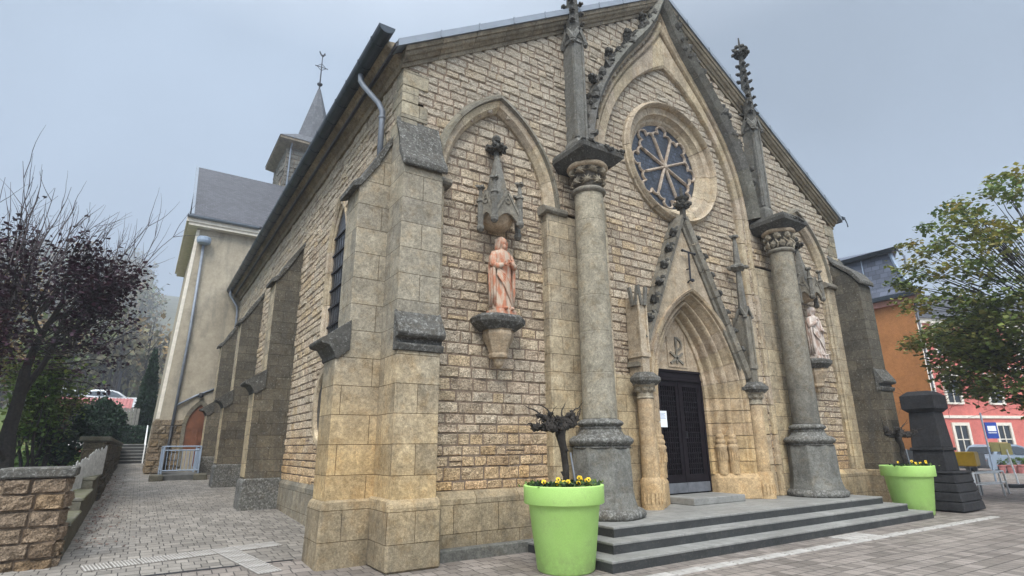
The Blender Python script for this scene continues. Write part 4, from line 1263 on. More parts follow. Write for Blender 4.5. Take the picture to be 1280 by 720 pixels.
def statue(loc, mat, turn, label, pose):
    root = thing('statue', loc, label, 'statue')
    L = Vector(loc)
    H = 1.52
    def fn(x, y, z):          # local frame, y forward
        c, s = math.cos(turn), math.sin(turn)
        return (L.x + x * c - y * s, L.y + x * s + y * c, L.z + z)
    mb = MB()
    # body: one loft from hem to crown; draped folds modulate the robe
    S = [(0.07, .205, .165, 0, .030), (0.12, .215, .17, 0, .034), (0.30, .200, .155, .005, .034), (0.50, .190, .145, .01, .028), (0.66, .185, .140, .015, .022),
         (0.78, .190, .135, .01, .016), (0.90, .178, .125, 0, .012), (1.02, .190, .125, 0, .010), (1.13, .215, .115, 0, .006), (1.20, .185, .095, 0, .003),
         (1.235, .085, .075, .0, 0), (1.26, .056, .058, .01, 0), (1.285, .054, .058, .012, 0), (1.31, .066, .078, .01, 0), (1.345, .078, .092, -.002, 0),
         (1.39, .084, .098, -.004, 0), (1.435, .080, .094, 0, 0), (1.475, .060, .07, .005, 0), (1.50, .025, .03, .01, 0)]
    n = 40; o = len(mb.v)
    for z, rx, ry, oy, fold in S:
        for k in range(n):
            a = 2 * PI * k / n
            m_ = 1 + fold / 0.17 * (0.6 * math.sin(a * 7 + z * 2.2 + 0.8 * math.sin(z * 5)) + 0.5 * math.sin(a * 11 - z * 3.1))
            x = rx * m_ * math.cos(a); y = -ry * m_ * math.sin(a) + oy
            if z > 1.3:          # nose, brow and chin on the front (-y)
                fr = max(0, math.sin(a)) ** 12
                if 1.35 < z < 1.40: y -= 0.022 * fr
                if z < 1.33: y -= 0.008 * fr
            mb.v.append(fn(x, y, z))
    for j in range(len(S) - 1):
        for k in range(n):
            k2 = (k + 1) % n
            mb.face((o + j * n + k, o + j * n + k2, o + (j + 1) * n + k2, o + (j + 1) * n + k))
    mb.face([o + k for k in range(n)][::-1]); mb.face([o + (len(S) - 1) * n + k for k in range(n)])
    # sleeves and hands: chains rooted inside the shoulders
    def arm(s, P, Rr):
        mb.tube([fn(s * x, y, z) for x, y, z in P], Rr, 10)
    def hand(p, d, s):
        p = Vector(p); d = Vector(d).normalized(); sd = d.cross(Vector((0, 0, 1))).normalized()
        mb.blob(fn(*(p + d * 0.035)), 0.032, 3, 0.1, 1, (1, 1, 1.2))
        for k in range(4):
            b = p + d * 0.05 + Vector((0, 0, 0.027 - 0.018 * k))
            mb.tube([fn(*b), fn(*(b + d * 0.035 + Vector((0, -0.01, 0)))), fn(*(b + d * (0.062 - 0.004 * k) + Vector((0, 0.006, -0.004))))], [0.010, 0.009, 0.006], 5)
        b = p + Vector((0, -0.012, 0.035))
        mb.tube([fn(*b), fn(*(b + d * 0.03 + Vector((0, -0.012, 0.018))))], [0.011, 0.007], 5)
    for s in (-1, 1):
        if pose == 'folded':
            dz = 0.03 if s > 0 else -0.03
            arm(s, [(0.17, 0, 1.15), (0.225, -0.01, 1.04), (0.245, -0.03, 0.92), (0.19, -0.11, 0.90 + dz), (0.10, -0.165, 0.94 + dz)], [0.07, 0.066, 0.072, 0.06, 0.038])
            hand((s * 0.09, -0.17, 0.945 + dz), (-s, -0.1, 0.15), s)
        else:
            if s < 0:
                arm(s, [(0.17, 0, 1.15), (0.22, -0.01, 1.03), (0.235, -0.03, 0.91), (0.17, -0.13, 0.98), (0.08, -0.17, 1.06)], [0.07, 0.066, 0.07, 0.055, 0.036])
                hand((s * 0.075, -0.175, 1.065), (-s * 0.6, -0.2, 0.8), s)
            else:
                arm(s, [(0.17, 0, 1.15), (0.225, 0.0, 1.02), (0.24, -0.02, 0.88), (0.18, -0.11, 0.80), (0.10, -0.16, 0.80)], [0.07, 0.066, 0.075, 0.06, 0.036])
                hand((s * 0.09, -0.165, 0.80), (-s, -0.2, 0.1), s)
    b = mb.build('body', mat, root, smooth=True)
    # mantle hanging from the shoulders, a swag across the front
    mb = MB()
    for s in (-1, 1):
        for q in range(3):
            mb.tube([fn(s * (0.20 + 0.01 * q), -0.05 + 0.05 * q, 1.10), fn(s * (0.235 + 0.008 * q), -0.06 + 0.05 * q, 0.8), fn(s * 0.225, -0.07 + 0.06 * q, 0.45), fn(s * (0.215 + .01 * q), -0.06 + 0.06 * q, 0.15)], [0.03, 0.035, 0.032, 0.025], 8)
    for q in range(5):
        mb.tube([fn(-0.19, -0.10, 0.86 - 0.03 * q), fn(-0.06, -0.165, 0.72 - 0.05 * q), fn(0.08, -0.16, 0.56 - 0.07 * q), fn(0.18, -0.09, 0.40 - 0.09 * q)], [0.018, 0.022, 0.020, 0.012], 6)
    mb.build('mantle', mat, root, smooth=True)
    mb = MB()
    mb.blob(fn(0, 0.022, 1.415), 0.098, 5, 0.10, 3, (0.98, 0.98, 1.0), 5)
    for s in (-1, 1):
        for q in range(4):
            mb.tube([fn(s * (0.05 + 0.012 * q), -0.03 + 0.03 * q, 1.46), fn(s * (0.088), -0.035 + 0.03 * q, 1.38), fn(s * (0.085 + .004 * q), -0.02 + 0.025 * q, 1.28), fn(s * (0.095), 0.0 + 0.02 * q, 1.20)], [0.025, 0.026, 0.024, 0.014], 6)
    if pose == 'folded':
        mb.blob(fn(0, -0.075, 1.30), 0.045, 9, 0.2, 2, (0.9, 0.7, 1.2), 6)
    mb.build('hair', mat, root, smooth=True)
    mb = MB()
    P = [(-0.24, -0.14), (-0.16, -0.2), (0.16, -0.2), (0.24, -0.14), (0.24, 0.16), (-0.24, 0.16)]
    mb.hexa([fn(x, y, 0) for x, y in P], [fn(x * 0.96, y * .96, 0.085) for x, y in P])
    for s in (-1, 1): mb.blob(fn(s * 0.075, -0.19, 0.10), 0.045, 2, 0.1, 2, (0.9, 1.5, 0.7))
    mb.build('base', mat, root)
statue((-5.37, -0.17, 3.90), M['terracotta'], R(8), 'salmon pink robed statue with folded hands on the left wall corbel', 'folded')
statue((5.06, -0.17, 3.90), M['palestone'], R(-6), 'pale pinkish white robed statue on the right wall corbel', 'raised')

# ------------------------------------------------------------------ cornices and roof
CPROF = [(0.0, 0.02), (0.0, -0.05), (0.07, -0.06), (0.075, -0.10), (0.10, -0.12), (0.13, -0.145), (0.14, -0.18), (0.165, -0.20), (0.21, -0.21), (0.215, -0.245), (0.29, -0.26), (0.29, 0.2)]
mb = MB()
ca = math.atan(SL); nx_, nz_ = -math.sin(ca), math.cos(ca)
apex_z = HE + W * SL
for s in (-1, 1):
    x_e = s * (W + 0.10); 
    ln = 10; 
    for k in range(ln):
        t0, t1 = k / ln + 0.0006, (k + 1) / ln - 0.0006
        a = Vector((x_e + (XA - x_e) * t0, 0, HE - 0.065 + (apex_z - HE + 0.065) * t0)); b = Vector((x_e + (XA - x_e) * t1, 0, HE - 0.065 + (apex_z - HE + .065) * t1))
        kk = random.Random(k * 3 + s).uniform(0.82, 1.12)
        # upright joints: the profile stands square to the slope, measured vertically
        A = [(a.x, y, a.z + u / nz_) for u, y in CPROF]; B = [(b.x, y, b.z + u / nz_) for u, y in CPROF]
        mb.hexa(A, B, (kk, kk, kk * 0.97))
mb.build('gable_cornice', M['t_cornice'], church)
mb = MB()
for k in range(24):
    y0_, y1_ = -0.02 + (YT) * k / 24, -0.02 + (YT) * (k + 1) / 24 - 0.008
    kk = random.Random(k).uniform(0.85, 1.12)
    pr_ = [(0.0, -0.02), (0.07, -0.02), (0.10, 0.10), (0.15, 0.12), (0.19, 0.2), (0.30, 0.24), (0.33, 0.30), (0.40, 0.34), (0.40, 0.42), (-0.3, 0.55)]
    mb.prism(pr_, lambda u, w, d: (-W - u, d, HE + w), y0_, y1_, (kk, kk * 0.97, kk * 0.93))
mb.build('eaves_cornice', M['t_cornice'], church)
mb = MB()
for s in (-1, 1):
    pr_ = [(0.0, -0.02), (0.07, -0.02), (0.10, 0.10), (0.19, 0.2), (0.33, 0.30), (0.40, 0.34), (0.40, 0.42), (-0.3, 0.42)]
mb.prism([(u, w) for u, w in pr_], lambda u, w, d: (W + u, d, HE + w), 0.0, YT)
mb.build('eaves_cornice', M['cornice'], church)
mb = MB()
for s in (-1, 1):
    e0 = (s * (W + 0.30), HE + 0.165); e1 = (XA, apex_z + 0.36)
    d0 = (e0[0] + s * 0.0, e0[1])
    for z_off, (ya, yb) in ((0.0, (-0.27, YT + 4)),):
        mb.hexa([(e0[0], ya, e0[1]), (e1[0], ya, e1[1]), (e1[0], yb, e1[1]), (e0[0], yb, e0[1])],
                [(e0[0], ya, e0[1] + 0.1), (e1[0], ya, e1[1] + 0.1), (e1[0], yb, e1[1] + 0.1), (e0[0], yb, e0[1] + 0.1)])
roof = mb.build('roof', M['slate'], church)
mb = MB()
for s in (-1, 1):
    e0 = Vector((s * (W + 0.26), 0, HE + 0.185)); e1 = Vector((XA, 0, apex_z + 0.355))
    n = 9
    for k in range(n):
        a = e0 + (e1 - e0) * (k / n); b = e0 + (e1 - e0) * ((k + 1) / n)
        z0_, z1_ = 0.0, 0.16
        mb.hexa([(a.x, -0.30, a.z), (b.x, -0.30, b.z), (b.x, -0.0, b.z), (a.x, -0.0, a.z)],
                [(a.x, -0.285, a.z + z1_), (b.x, -0.285, b.z + z1_), (b.x, 0.0, b.z + z1_), (a.x, 0.0, a.z + z1_)])
        mb.bar((b.x, -0.306, b.z + 0.0), (b.x, -0.29, b.z + 0.17), 0.03, 0.02)
mb.build('verge_flashing', M['zinc'], roof)
# gutter along the left eaves, and its stub on the right
def gutter(name, x, y0, y1, z, mat, parent, r=0.13, along='y'):
    mb = MB()
    n = 9
    def q(i, rr): a = PI + PI * i / (n - 1); return (rr * math.cos(a), rr * math.sin(a))
    L = [q(i, r) for i in range(n)] + [q(i, r - 0.012) for i in range(n)][::-1]
    f = (lambda u, w, d: (x + u, d, z + w)) if along == 'y' else (lambda u, w, d: (d, x + u, z + w))
    mb.prism(L, f, y0, y1)
    P = [q(i, r - 0.006) for i in range(n)]
    mb.prism(P, f, y0, y0 + 0.012); mb.prism(P, f, y1 - 0.012, y1)
    k = y0 + 0.4
    while k < y1:
        ring_ = [q(i, r + 0.012) for i in range(n)] + [q(i, r) for i in range(n)][::-1]
        mb.prism(ring_, f, k, k + 0.035)
        k += 0.75
    return mb.build(name, mat, parent, smooth=False)
gutter('gutter', -W - 0.50, -0.34, YT - 0.05, HE + 0.46, M['gutter'], church, 0.15)
gutter('gutter', W + 0.42, -0.28, YT, HE + 0.38, M['gutter'], church, 0.10)
mb = MB()
mb.tube([(-7.86, 1.05, 8.72), (-7.86, 1.05, 8.58), (-7.80, 0.98, 8.42), (-7.56, 0.75, 8.0), (-7.50, 0.70, 7.82), (-7.50, 0.70, 6.7)], 0.055, 10)
mb.tube([(-7.50, 0.70, 7.70), (-7.50, 0.70, 7.66)], 0.068, 10)
mb.build('downpipe', M['pipe'], church, smooth=True)
mb = MB()
mb.tube([(-7.86, YT - 0.5, 8.75), (-7.86, YT - 0.5, 8.5), (-7.5, YT - 0.45, 8.0), (-7.46, YT - 0.45, 7.6), (-7.46, YT - 0.45, 4.4)], 0.055, 8)
mb.build('downpipe', M['pipe'], church, smooth=True)
mb = MB()
mb.tube([(W + 0.48, -0.28, HE + 0.3), (W + 0.52, -0.30, HE + 0.16), (W + 0.53, -0.3, HE + 0.04)], [0.02, 0.014, 0.02], 6)
mb.build('gutter_outlet', M['gutter'], church)

# ------------------------------------------------------------------ buttresses
def slab_profile(mb, prof, fn, a, b, tint=None): mb.prism(prof, fn, a, b, tint)

def buttress_front(xa, xb, yu, yl, mat, capmat, nose=True):
    """projects towards the viewer (-y)"""
    fx = lambda y, z, x: (x, y, z)
    mb = MB()
    mb.prism([(0.29, 0.92), (yl, 0.92), (yl, 3.05), (yu, 3.45), (yu, 6.22), (yu + 0.16, 6.50), (-0.02, 7.02), (0.29, 7.1)], fx, xa, xb)
    b = mb.build('buttress', mat, church, bevel=0.01)
    mb = MB()
    e = 0.05
    mb.prism([(0.0, 7.22), (-0.14, 6.98), (yu + 0.16, 6.55), (yu - 0.06, 6.22), (yu - 0.10, 6.24), (yu - 0.10, 6.34), (yu + 0.10, 6.66), (-0.10, 7.12), (0.0, 7.36)], fx, xa - e, xb + e)
    mb.build('buttress_cap', M['cap'], b, bevel=0.01)
    mb = MB()
    mb.prism([(yu + 0.02, 3.08), (yl - 0.03, 3.08), (yl - 0.06, 3.16), (yl - 0.06, 3.19), (yl + 0.02, 3.2), (yl + 0.02, 3.27), (yl - 0.10, 3.29), (yl - 0.13, 3.34), (yl - 0.10, 3.42), (yu + 0.02, 3.74)], fx, xa - 0.04, xb + 0.04)
    mb.build('set_off', M['cap'], b, bevel=0.01)
    mb = MB()
    mb.prism([(0.29, 0.0), (yl - 0.10, 0.0), (yl - 0.08, 0.86), (yl, 0.95), (0.29, 0.95)], fx, xa - 0.06, xb + 0.05)
    mb.build('buttress_plinth', M['plinth'], b, bevel=0.03)

def buttress_side(ya, yb, mat, xu, xl, zf, main=False):
    """projects to the left (-x) from the side wall"""
    fx = lambda x, z, y: (x, y, z)
    mb = MB()
    x0 = -W + 0.3
    mb.prism([(x0, zf + 0.7), (xl, zf + 0.7), (xl, 3.0), (xl + 0.02, 3.05), (xu, 3.5), (xu, 6.0), (xu + 0.3, 6.45), (-W - 0.02, 7.0), (x0, 7.2)], fx, ya, yb)
    b = mb.build('buttress', mat, church, bevel=0.01)
    mb = MB()
    e = 0.045
    mb.prism([(-W, 7.08), (xu + 0.30, 6.42), (xu + 0.02, 5.98), (xu - 0.13, 5.92), (xu - 0.13, 6.02), (xu + 0.05, 6.18), (xu + 0.24, 6.58), (-W + 0.03, 7.26)], fx, ya - e, yb + e)
    mb.build('buttress_cap', M['cap'], b, bevel=0.01)
    mb = MB()
    # weathered set-off with a rounded nose carried on a small hollow bracket
    nose = [(xl - 0.20 + 0.055 * math.cos(R(q)), 3.26 + 0.055 * math.sin(R(q))) for q in range(90, 271, 30)]
    mb.prism([(xu + 0.02, 3.62), (xu + 0.02, 3.14), (xl + 0.02, 2.98), (xl - 0.02, 3.0), (xl - 0.03, 3.06), (xl - 0.12, 3.19)] + nose[::-1], fx, ya - 0.035, yb + 0.035)
    mb.build('set_off', M['crust'], b, bevel=0.006)
    mb = MB()
    mb.prism([(x0, zf - 0.3), (xl - 0.08, zf - 0.3), (xl - 0.06, zf + 0.64), (xl, zf + 0.72), (x0, zf + 0.72)], fx, ya - 0.06, yb + 0.05)
    mb.build('buttress_plinth', M['plinth'] if main else M['base_dark'], b, bevel=0.03)

buttress_front(-7.42, -6.70, -0.36, -0.44, M['ashlar'], None)
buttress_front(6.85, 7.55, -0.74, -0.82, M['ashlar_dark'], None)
buttress_side(0.285, 0.96, M['ashlar'], -7.95, -8.13, 0.2, True)
for yb_ in (7.0, 13.0, 18.6):
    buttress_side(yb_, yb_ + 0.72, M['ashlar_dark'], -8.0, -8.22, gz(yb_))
for yb_ in (7.0, 13.0, 18.6):
    for a, b, x in ((gz(yb_) + 0.75, 3.0, -8.223), (3.5, 5.95, -8.003)):
        mb = MB()
        mb.box((x - 0.008, yb_ + 0.02, a), (x + 0.03, yb_ + 0.70, b))
        mb.build('buttress_face', M['ashlar_light'], church)
# ------------------------------------------------------------------ side wall and its windows
WIN = [(3.62, True), (10.2, True), (16.2, True)]
LAN = [Arch(c, 0.62, 5.95, 1.15) for c, _ in WIN]
def m_side(y, z):
    for a, (c, _) in zip(LAN, WIN):
        if z > 3.9 and a.inside(y, z, 0.08): return False
        if (y - c) ** 2 + (z - 2.5) ** 2 < 0.74 ** 2: return False
    if y < 1.0 and z < 7.0: return False
    if 7.0 < z < HE - 0.05 and y < (0.40 if int((z - 7.0) / 0.34) % 2 == 0 else 0.2): return False
    for b in (7.0, 13.0, 18.6):
        if b + 0.02 < y < b + 0.7 and z < 6.7: return False
    return True
mb = MB()
masonry(mb, f_left(-W), (0.0, 9.0), (0.9, HE), m_side, 41, hr=(0.14, 0.21), wr=(0.2, 0.5), res=0.09)
masonry(mb, f_left(-W), (9.0, YT), (0.9, HE), m_side, 42, hr=(0.15, 0.23), wr=(0.25, 0.6), res=0.2)
mb.mat = 1
mb.box((-W + 0.55, 0.6, 0.0), (-W + 0.8, YT, HE))
mb.build('side_wall', [M['rubble'], M['mortar']], church)
mb = MB()
mb.box((W - 0.3, 0.3, 0), (W, YT, HE))
mb.build('side_wall', [M['rubble']], church)
mb = MB()
n = 20
for k in range(n):
    a, b = 1.0 + (YT - 1) * k / n, 1.0 + (YT - 1) * (k + 1) / n
    mb.hexa([(-W - 0.09, a, -0.1), (-W + .2, a, -0.1), (-W + .2, b, -0.1), (-W - 0.09, b, -0.1)], [(-W - 0.07, a, 0.84), (-W + .2, a, 0.84), (-W + .2, b, 0.84), (-W - .07, b, 0.84)])
    mb.hexa([(-W - 0.07, a, 0.84), (-W + .2, a, 0.84), (-W + .2, b, 0.84), (-W - .07, b, 0.84)], [(-W, a, 0.94), (-W + .2, a, 0.94), (-W + .2, b, 0.94), (-W, b, 0.94)])
mb.build('plinth', M['plinth_side'], church)

def lancet(a, c):
    f = lambda u, z, y: (-W + y, u, z)
    inn = Arch(a.xc, 0.54, 5.95, 1.02).path(4.0, 5, 12); out = Arch(a.xc, 0.72, 5.95, 1.32).path(4.0, 5, 12)
    mb = MB()
    band(mb, inn, out, [(0, 0.25), (0, 0.05), (0.25, 0.02), (0.32, 0.04)] + roll(0.5, 0.01, 0.14, 0.03, 5, -110, 110) + [(0.66, 0.01), (0.76, -0.03), (1, -0.05), (1, 0.2)], step=2, gap=0.03, seed=5, mapf=f)
    fr = mb.build('side_window', M['t_trim'], church)
    mb = MB()
    mb.add([f(u, z, 0.075) for u, z in inn], [tuple(range(len(inn)))])
    mb.build('pane', M['glass_dark'], fr)
    mb = MB()
    for k in range(6):
        z = 4.25 + k * 0.42
        mb.box((-W + 0.035, a.xc - 0.54, z - 0.018), (-W + 0.065, a.xc + 0.54, z + 0.018))
    for k in range(-2, 3):
        mb.box((-W + 0.066, a.xc + k * 0.18 - 0.006, 4.0), (-W + 0.073, a.xc + k * 0.18 + 0.006, 6.3))
    mb.build('saddle_bar', M['iron'], fr)
    mb = MB()
    mb.prism([(0.4, 3.78), (-0.10, 3.78), (-0.14, 3.86), (-0.10, 3.92), (0.3, 4.06), (0.4, 4.06)], lambda x, z, y: (-W + x, y, z), a.xc - 0.82, a.xc + 0.82)
    mb.build('window_sill', M['trim_grey'], fr)
    # round window below
    mb = MB()
    o = []
    seg = 40
    for b_ in range(8):
        kk = random.Random(b_).uniform(0.9, 1.1)
        for i in range(5):
            a0, a1 = 2 * PI * (b_ * 5 + i) / seg, 2 * PI * (b_ * 5 + i + 1) / seg
            for (r0_, y0_), (r1_, y1_) in zip([(0.70, 0.16), (0.70, 0.02), (0.72, -0.02), (0.735, -0.04)], [(0.70, 0.02), (0.72, -0.02), (0.735, -0.04), (0.84, -0.045)]):
                mb.add([(-W + y0_, c + r0_ * math.cos(a0), 2.5 + r0_ * math.sin(a0)), (-W + y1_, c + r1_ * math.cos(a0), 2.5 + r1_ * math.sin(a0)), (-W + y1_, c + r1_ * math.cos(a1), 2.5 + r1_ * math.sin(a1)), (-W + y0_, c + r0_ * math.cos(a1), 2.5 + r0_ * math.sin(a1))], [(0, 1, 2, 3)], (kk, kk, kk))
    ro = mb.build('round_window', M['t_trim'], church)
    mb = MB()
    mb.add([(-W + 0.03, c + 0.71 * math.cos(2 * PI * k / 32), 2.5 + 0.71 * math.sin(2 * PI * k / 32)) for k in range(32)], [tuple(range(32))])
    mb.build('pane', M['glass_dark'], ro)
for a, (c, _) in zip(LAN, WIN): lancet(a, c)

# ------------------------------------------------------------------ ground
def paving_mat():
    t = NT('concrete block paving')
    o = t.obj()
    def bricks(rot, w, h, off, c1, c2):
        mp = t.n('Mapping', Vector=o); mp.inputs['Rotation'].default_value = (0, 0, rot)
        wob = t.n('TexNoise', Scale=1.2, Detail=2.0); t.put(wob.inputs['Vector'], o)
        br = t.n('TexBrick', Scale=1.0, Color1=c1, Color2=c2, Mortar=(0.05, 0.045, 0.04))
        t.put(br.inputs['Vector'], mp.outputs[0])
        br.inputs['Brick Width'].default_value = w; br.inputs['Row Height'].default_value = h
        br.inputs['Mortar Size'].default_value = 0.008; br.inputs['Mortar Smooth'].default_value = 0.4
        br.offset = off; br.squash = 1.5; br.squash_frequency = 3
        return br
    b1 = bricks(0.0, 0.165, 0.215, 0.37, (0.175, 0.158, 0.135), (0.28, 0.253, 0.217))
    b2 = bricks(R(2), 0.18, 0.235, 0.41, (0.15, 0.128, 0.108), (0.265, 0.228, 0.196))
    s = t.n('SeparateXYZ', Vector=o)
    f = t.rng(t.math('ADD', s.outputs[1], t.math('MULTIPLY', s.outputs[0], 0.0)), 1.12, 1.13, 0, 1)
    c = t.mix(f, b2.outputs['Color'], b1.outputs['Color'])
    hh = t.n('Mix', data_type='FLOAT'); t.put(hh.inputs['Factor'], f); t.put(hh.inputs['A'], b2.outputs['Fac']); t.put(hh.inputs['B'], b1.outputs['Fac'])
    v = t.rng(t.noise(0.7, 6, 0.65), 0.25, 0.75, 0.72, 1.25)
    c = t.mix(1.0, c, t.n('CombineColor', Red=v, Green=v, Blue=v).outputs[0], 'MULTIPLY')
    c = t.mix(t.rng(t.noise(2.4, 6, 0.7), 0.56, 0.74, 0, 0.6), c, (0.085, 0.078, 0.065))
    v2 = t.rng(t.noise(60, 4, 0.7), 0.3, 0.7, 0.75, 1.2)
    c = t.mix(1.0, c, t.n('CombineColor', Red=v2, Green=v2, Blue=v2).outputs[0], 'MULTIPLY')
    r = t.rng(t.noise(1.1, 5, 0.6), 0.35, 0.7, 0.55, 0.9)
    n1 = t.bump(t.noise(30, 5, 0.7), 0.35, 0.01)
    return t.done(c, r, t.bump(hh.outputs['Result'], 0.8, -0.012, n1), 0, 0.3)
M['paving'] = paving_mat()
M['asphalt'] = plain('asphalt', (0.075, 0.075, 0.078), 0.9, var=0.2, scale=20, bump=0.3)
M['street'] = plain('pale street setts', (0.27, 0.27, 0.285), 0.8, var=0.18, scale=4, bump=0.2)
def lawn_mat():
    t = NT('garden turf')
    c = t.ramp(t.noise(2.2, 6, 0.7), [(0.3, (0.035, 0.055, 0.02)), (0.5, (0.085, 0.115, 0.035)), (0.7, (0.14, 0.135, 0.05))])
    return t.done(c, 0.95, t.bump(t.noise(30, 5), 0.8, 0.04), 0, 0.1)
M['lawn'] = lawn_mat()
M['moss'] = ashlar_mat('mossy slab', (0.12, 0.115, 0.085), (0.13, 0.12, 0.09), joints=False, dark=0.25)
def moss_top():
    t = NT('slab with moss')
    c = t.ramp(t.noise(3.5, 6, 0.7), [(0.40, (0.15, 0.14, 0.115)), (0.54, (0.12, 0.115, 0.07)), (0.66, (0.095, 0.115, 0.03))])
    return t.done(c, 0.95, t.bump(t.noise(35, 5), 0.7, 0.03), 0, 0.1)
M['mosstop'] = moss_top()

def ground_h(x, y):
    if y <= 0: return 0.0
    if y < 29: return 0.034 * y
    if y < 45: return 0.986 + (y - 29) * 0.02
    return 1.3
mb = MB()
xs = [-900, -300, -100, -40, -20, -14, -11, -8, 0, 8, 20, 40, 100, 300, 900]
ys = [-600, -200, -60, -20, 0.0, 6, 12, 20, 29, 45, 70, 200, 900]
for i in range(len(xs) - 1):
    for j in range(len(ys) - 1):
        q = [(xs[i], ys[j]), (xs[i + 1], ys[j]), (xs[i + 1], ys[j + 1]), (xs[i], ys[j + 1])]
        mb.add([(x, y, ground_h(x, y) - (0.03 if abs(x) > 30 or abs(y) > 40 else 0)) for x, y in q], [(0, 1, 2, 3)])
tag(mb.build('paving', M['paving']), kind='structure')
# street beyond the square on the right
mb = MB()
mb.add([(16.5, -40, 0.004), (90, -40, 0.004), (90, 60, 0.004), (24, 60, 0.004), (17.5, 0.5, 0.004)], [(0, 1, 2, 3, 4)])
tag(mb.build('street', M['street']), kind='structure')

# drainage slot, tactile slabs, pale guide strip
mb = MB()
mb.box((-11.1, 1.08, -0.05), (-8.3, 1.15, 0.044))
dr = mb.build('drain_slot', M['iron'], None, loc=(-9.7, 1.1, 0.04)); tag(dr, 'narrow dark drainage slot across the paving by the left corner buttress', 'drain')
def tactile_mat():
    t = NT('pale ribbed slab'); c = t.mix(t.rng(t.noise(3, 5), 0.3, 0.7), (0.28, 0.26, 0.23), (0.44, 0.415, 0.38))
    c = t.mix(t.rng(t.noise(9, 6, .7), 0.58, 0.7, 0, 0.6), c, (0.2, 0.18, 0.15))
    return t.done(c, 0.85, t.bump(t.noise(40, 4), 0.3, 0.01), 0, 0.2)
M['tactile'] = tactile_mat()
M['tactile_base'] = plain('grey slab between ribs', (0.15, 0.135, 0.115), 0.9, var=0.3, scale=9)
def tactile(u, v, ang, n_ribs, sx, sy, label, zz=None):
    z = gz(v) + 0.004 if zz is None else zz
    mb = MB()
    ca, sa = math.cos(ang), math.sin(ang)
    def T(a, b, h): return (u + a * ca - b * sa, v + a * sa + b * ca, gz(v + a * sa + b * ca) + h)
    def bx(a0, a1, b0, b1, h0, h1): mb.hexa([T(a0, b0, h0), T(a1, b0, h0), T(a1, b1, h0), T(a0, b1, h0)], [T(a0, b0, h1), T(a1, b0, h1), T(a1, b1, h1), T(a0, b1, h1)])
    k = random.Random(u * 10 + v).uniform(0.8, 1.1)
    mb.mat = 1
    bx(-sx / 2, sx / 2, -sy / 2, sy / 2, -0.03, 0.008)
    mb.mat = 0
    w = sx / n_ribs
    for i in range(n_ribs):
        a = -sx / 2 + w * (i + 0.5)
        bx(a - w * 0.25, a + w * 0.25, -sy / 2 + 0.012, sy / 2 - 0.012, 0.0082, 0.018)
    o = mb.build('tactile_slab', [M['tactile'], M['tactile_base']], None, loc=(u, v, z))
    tag(o, label, 'paving slab', 'ribbed tactile slabs in the paving')
A0, B0 = Vector((-10.75, 1.98)), Vector((-8.42, 2.42))
an = math.atan2(B0.y - A0.y, B0.x - A0.x)
for k in range(8):
    p = A0 + (B0 - A0) * (k / 7)
    tactile(p.x, p.y, an, 8, 0.33, 0.40, 'pale ribbed tactile slab in the short row across the path left of the corner buttress')
d_ = (B0 - A0).normalized(); nrm = Vector((d_.y, -d_.x))
for k in (1, 2, 3, 4):
    p = A0 + (B0 - A0) * (5 / 7) + nrm * (0.42 * k)
    tactile(p.x, p.y, an, 8, 0.33, 0.40, 'pale ribbed tactile slab in the row running towards the camera from the path')
for k in range(22):
    x = -7.4 + k * 0.62
    if x > 6.3: break
    mb = MB()
    y = -2.72 - 0.026 * (x + 4)
    mb.box((x, y - 0.10, -0.02), (x + 0.605, y + 0.10, 0.008))
    for q in range(3): mb.box((x + 0.01, y - 0.08 + q * 0.065, 0.0082), (x + 0.595, y - 0.05 + q * 0.065, 0.0135))
    o = mb.build('guide_slab', M['tactile'], None, loc=(x, y, 0)); tag(o, 'pale guide slab in the long line of slabs in front of the church steps', 'paving slab', 'pale guide slabs in front of the steps')
for k in range(3):
    mb = MB(); x, y = 0.62, -2.36 + k * 0.0
    for q in range(4): mb.box((0.30 + k * 0.32, -2.72 + q * 0.10, -0.02), (0.60 + k * 0.32, -2.64 + q * 0.10, 0.014))
    mb.box((0.29 + k * 0.32, -2.74, -0.02), (0.605 + k * 0.32, -2.33, 0.007))
    o = mb.build('tactile_slab', M['tactile'], None, loc=(0.45 + k * 0.32, -2.5, 0)); tag(o, 'pale ribbed tactile slab at the foot of the church steps', 'paving slab', 'tactile slabs at the foot of the steps')

# ------------------------------------------------------------------ entrance steps
def step_mat(name, c, sp):
    t = NT(name)
    cc = t.mix(t.rng(t.noise(1.2, 6, .65), 0.3, 0.7), tuple(x * .75 for x in c), tuple(x * 1.25 for x in c))
    cc = t.mix(t.rng(t.noise(4.5, 6, .75), 0.46, 0.66, 0, .75), cc, tuple(x * 0.62 for x in c))
    cc = t.mix(t.rng(t.noise(24, 5, .8), 0.54, 0.66, 0, .8), cc, sp)
    return t.done(cc, t.rng(t.noise(2, 5), .3, .7, .5, .8), t.bump(t.noise(50, 4), 0.25, 0.01), 0, 0.35)
M['tread'] = step_mat('grey stone tread', (0.235, 0.23, 0.21), (0.14, 0.135, 0.12))
M['riser'] = step_mat('dark stone riser', (0.036, 0.037, 0.036), (0.085, 0.08, 0.065))
steps = thing('entrance_steps', (0, -1.9, 0), 'grey stone steps with dark risers leading up to the church door', 'steps')
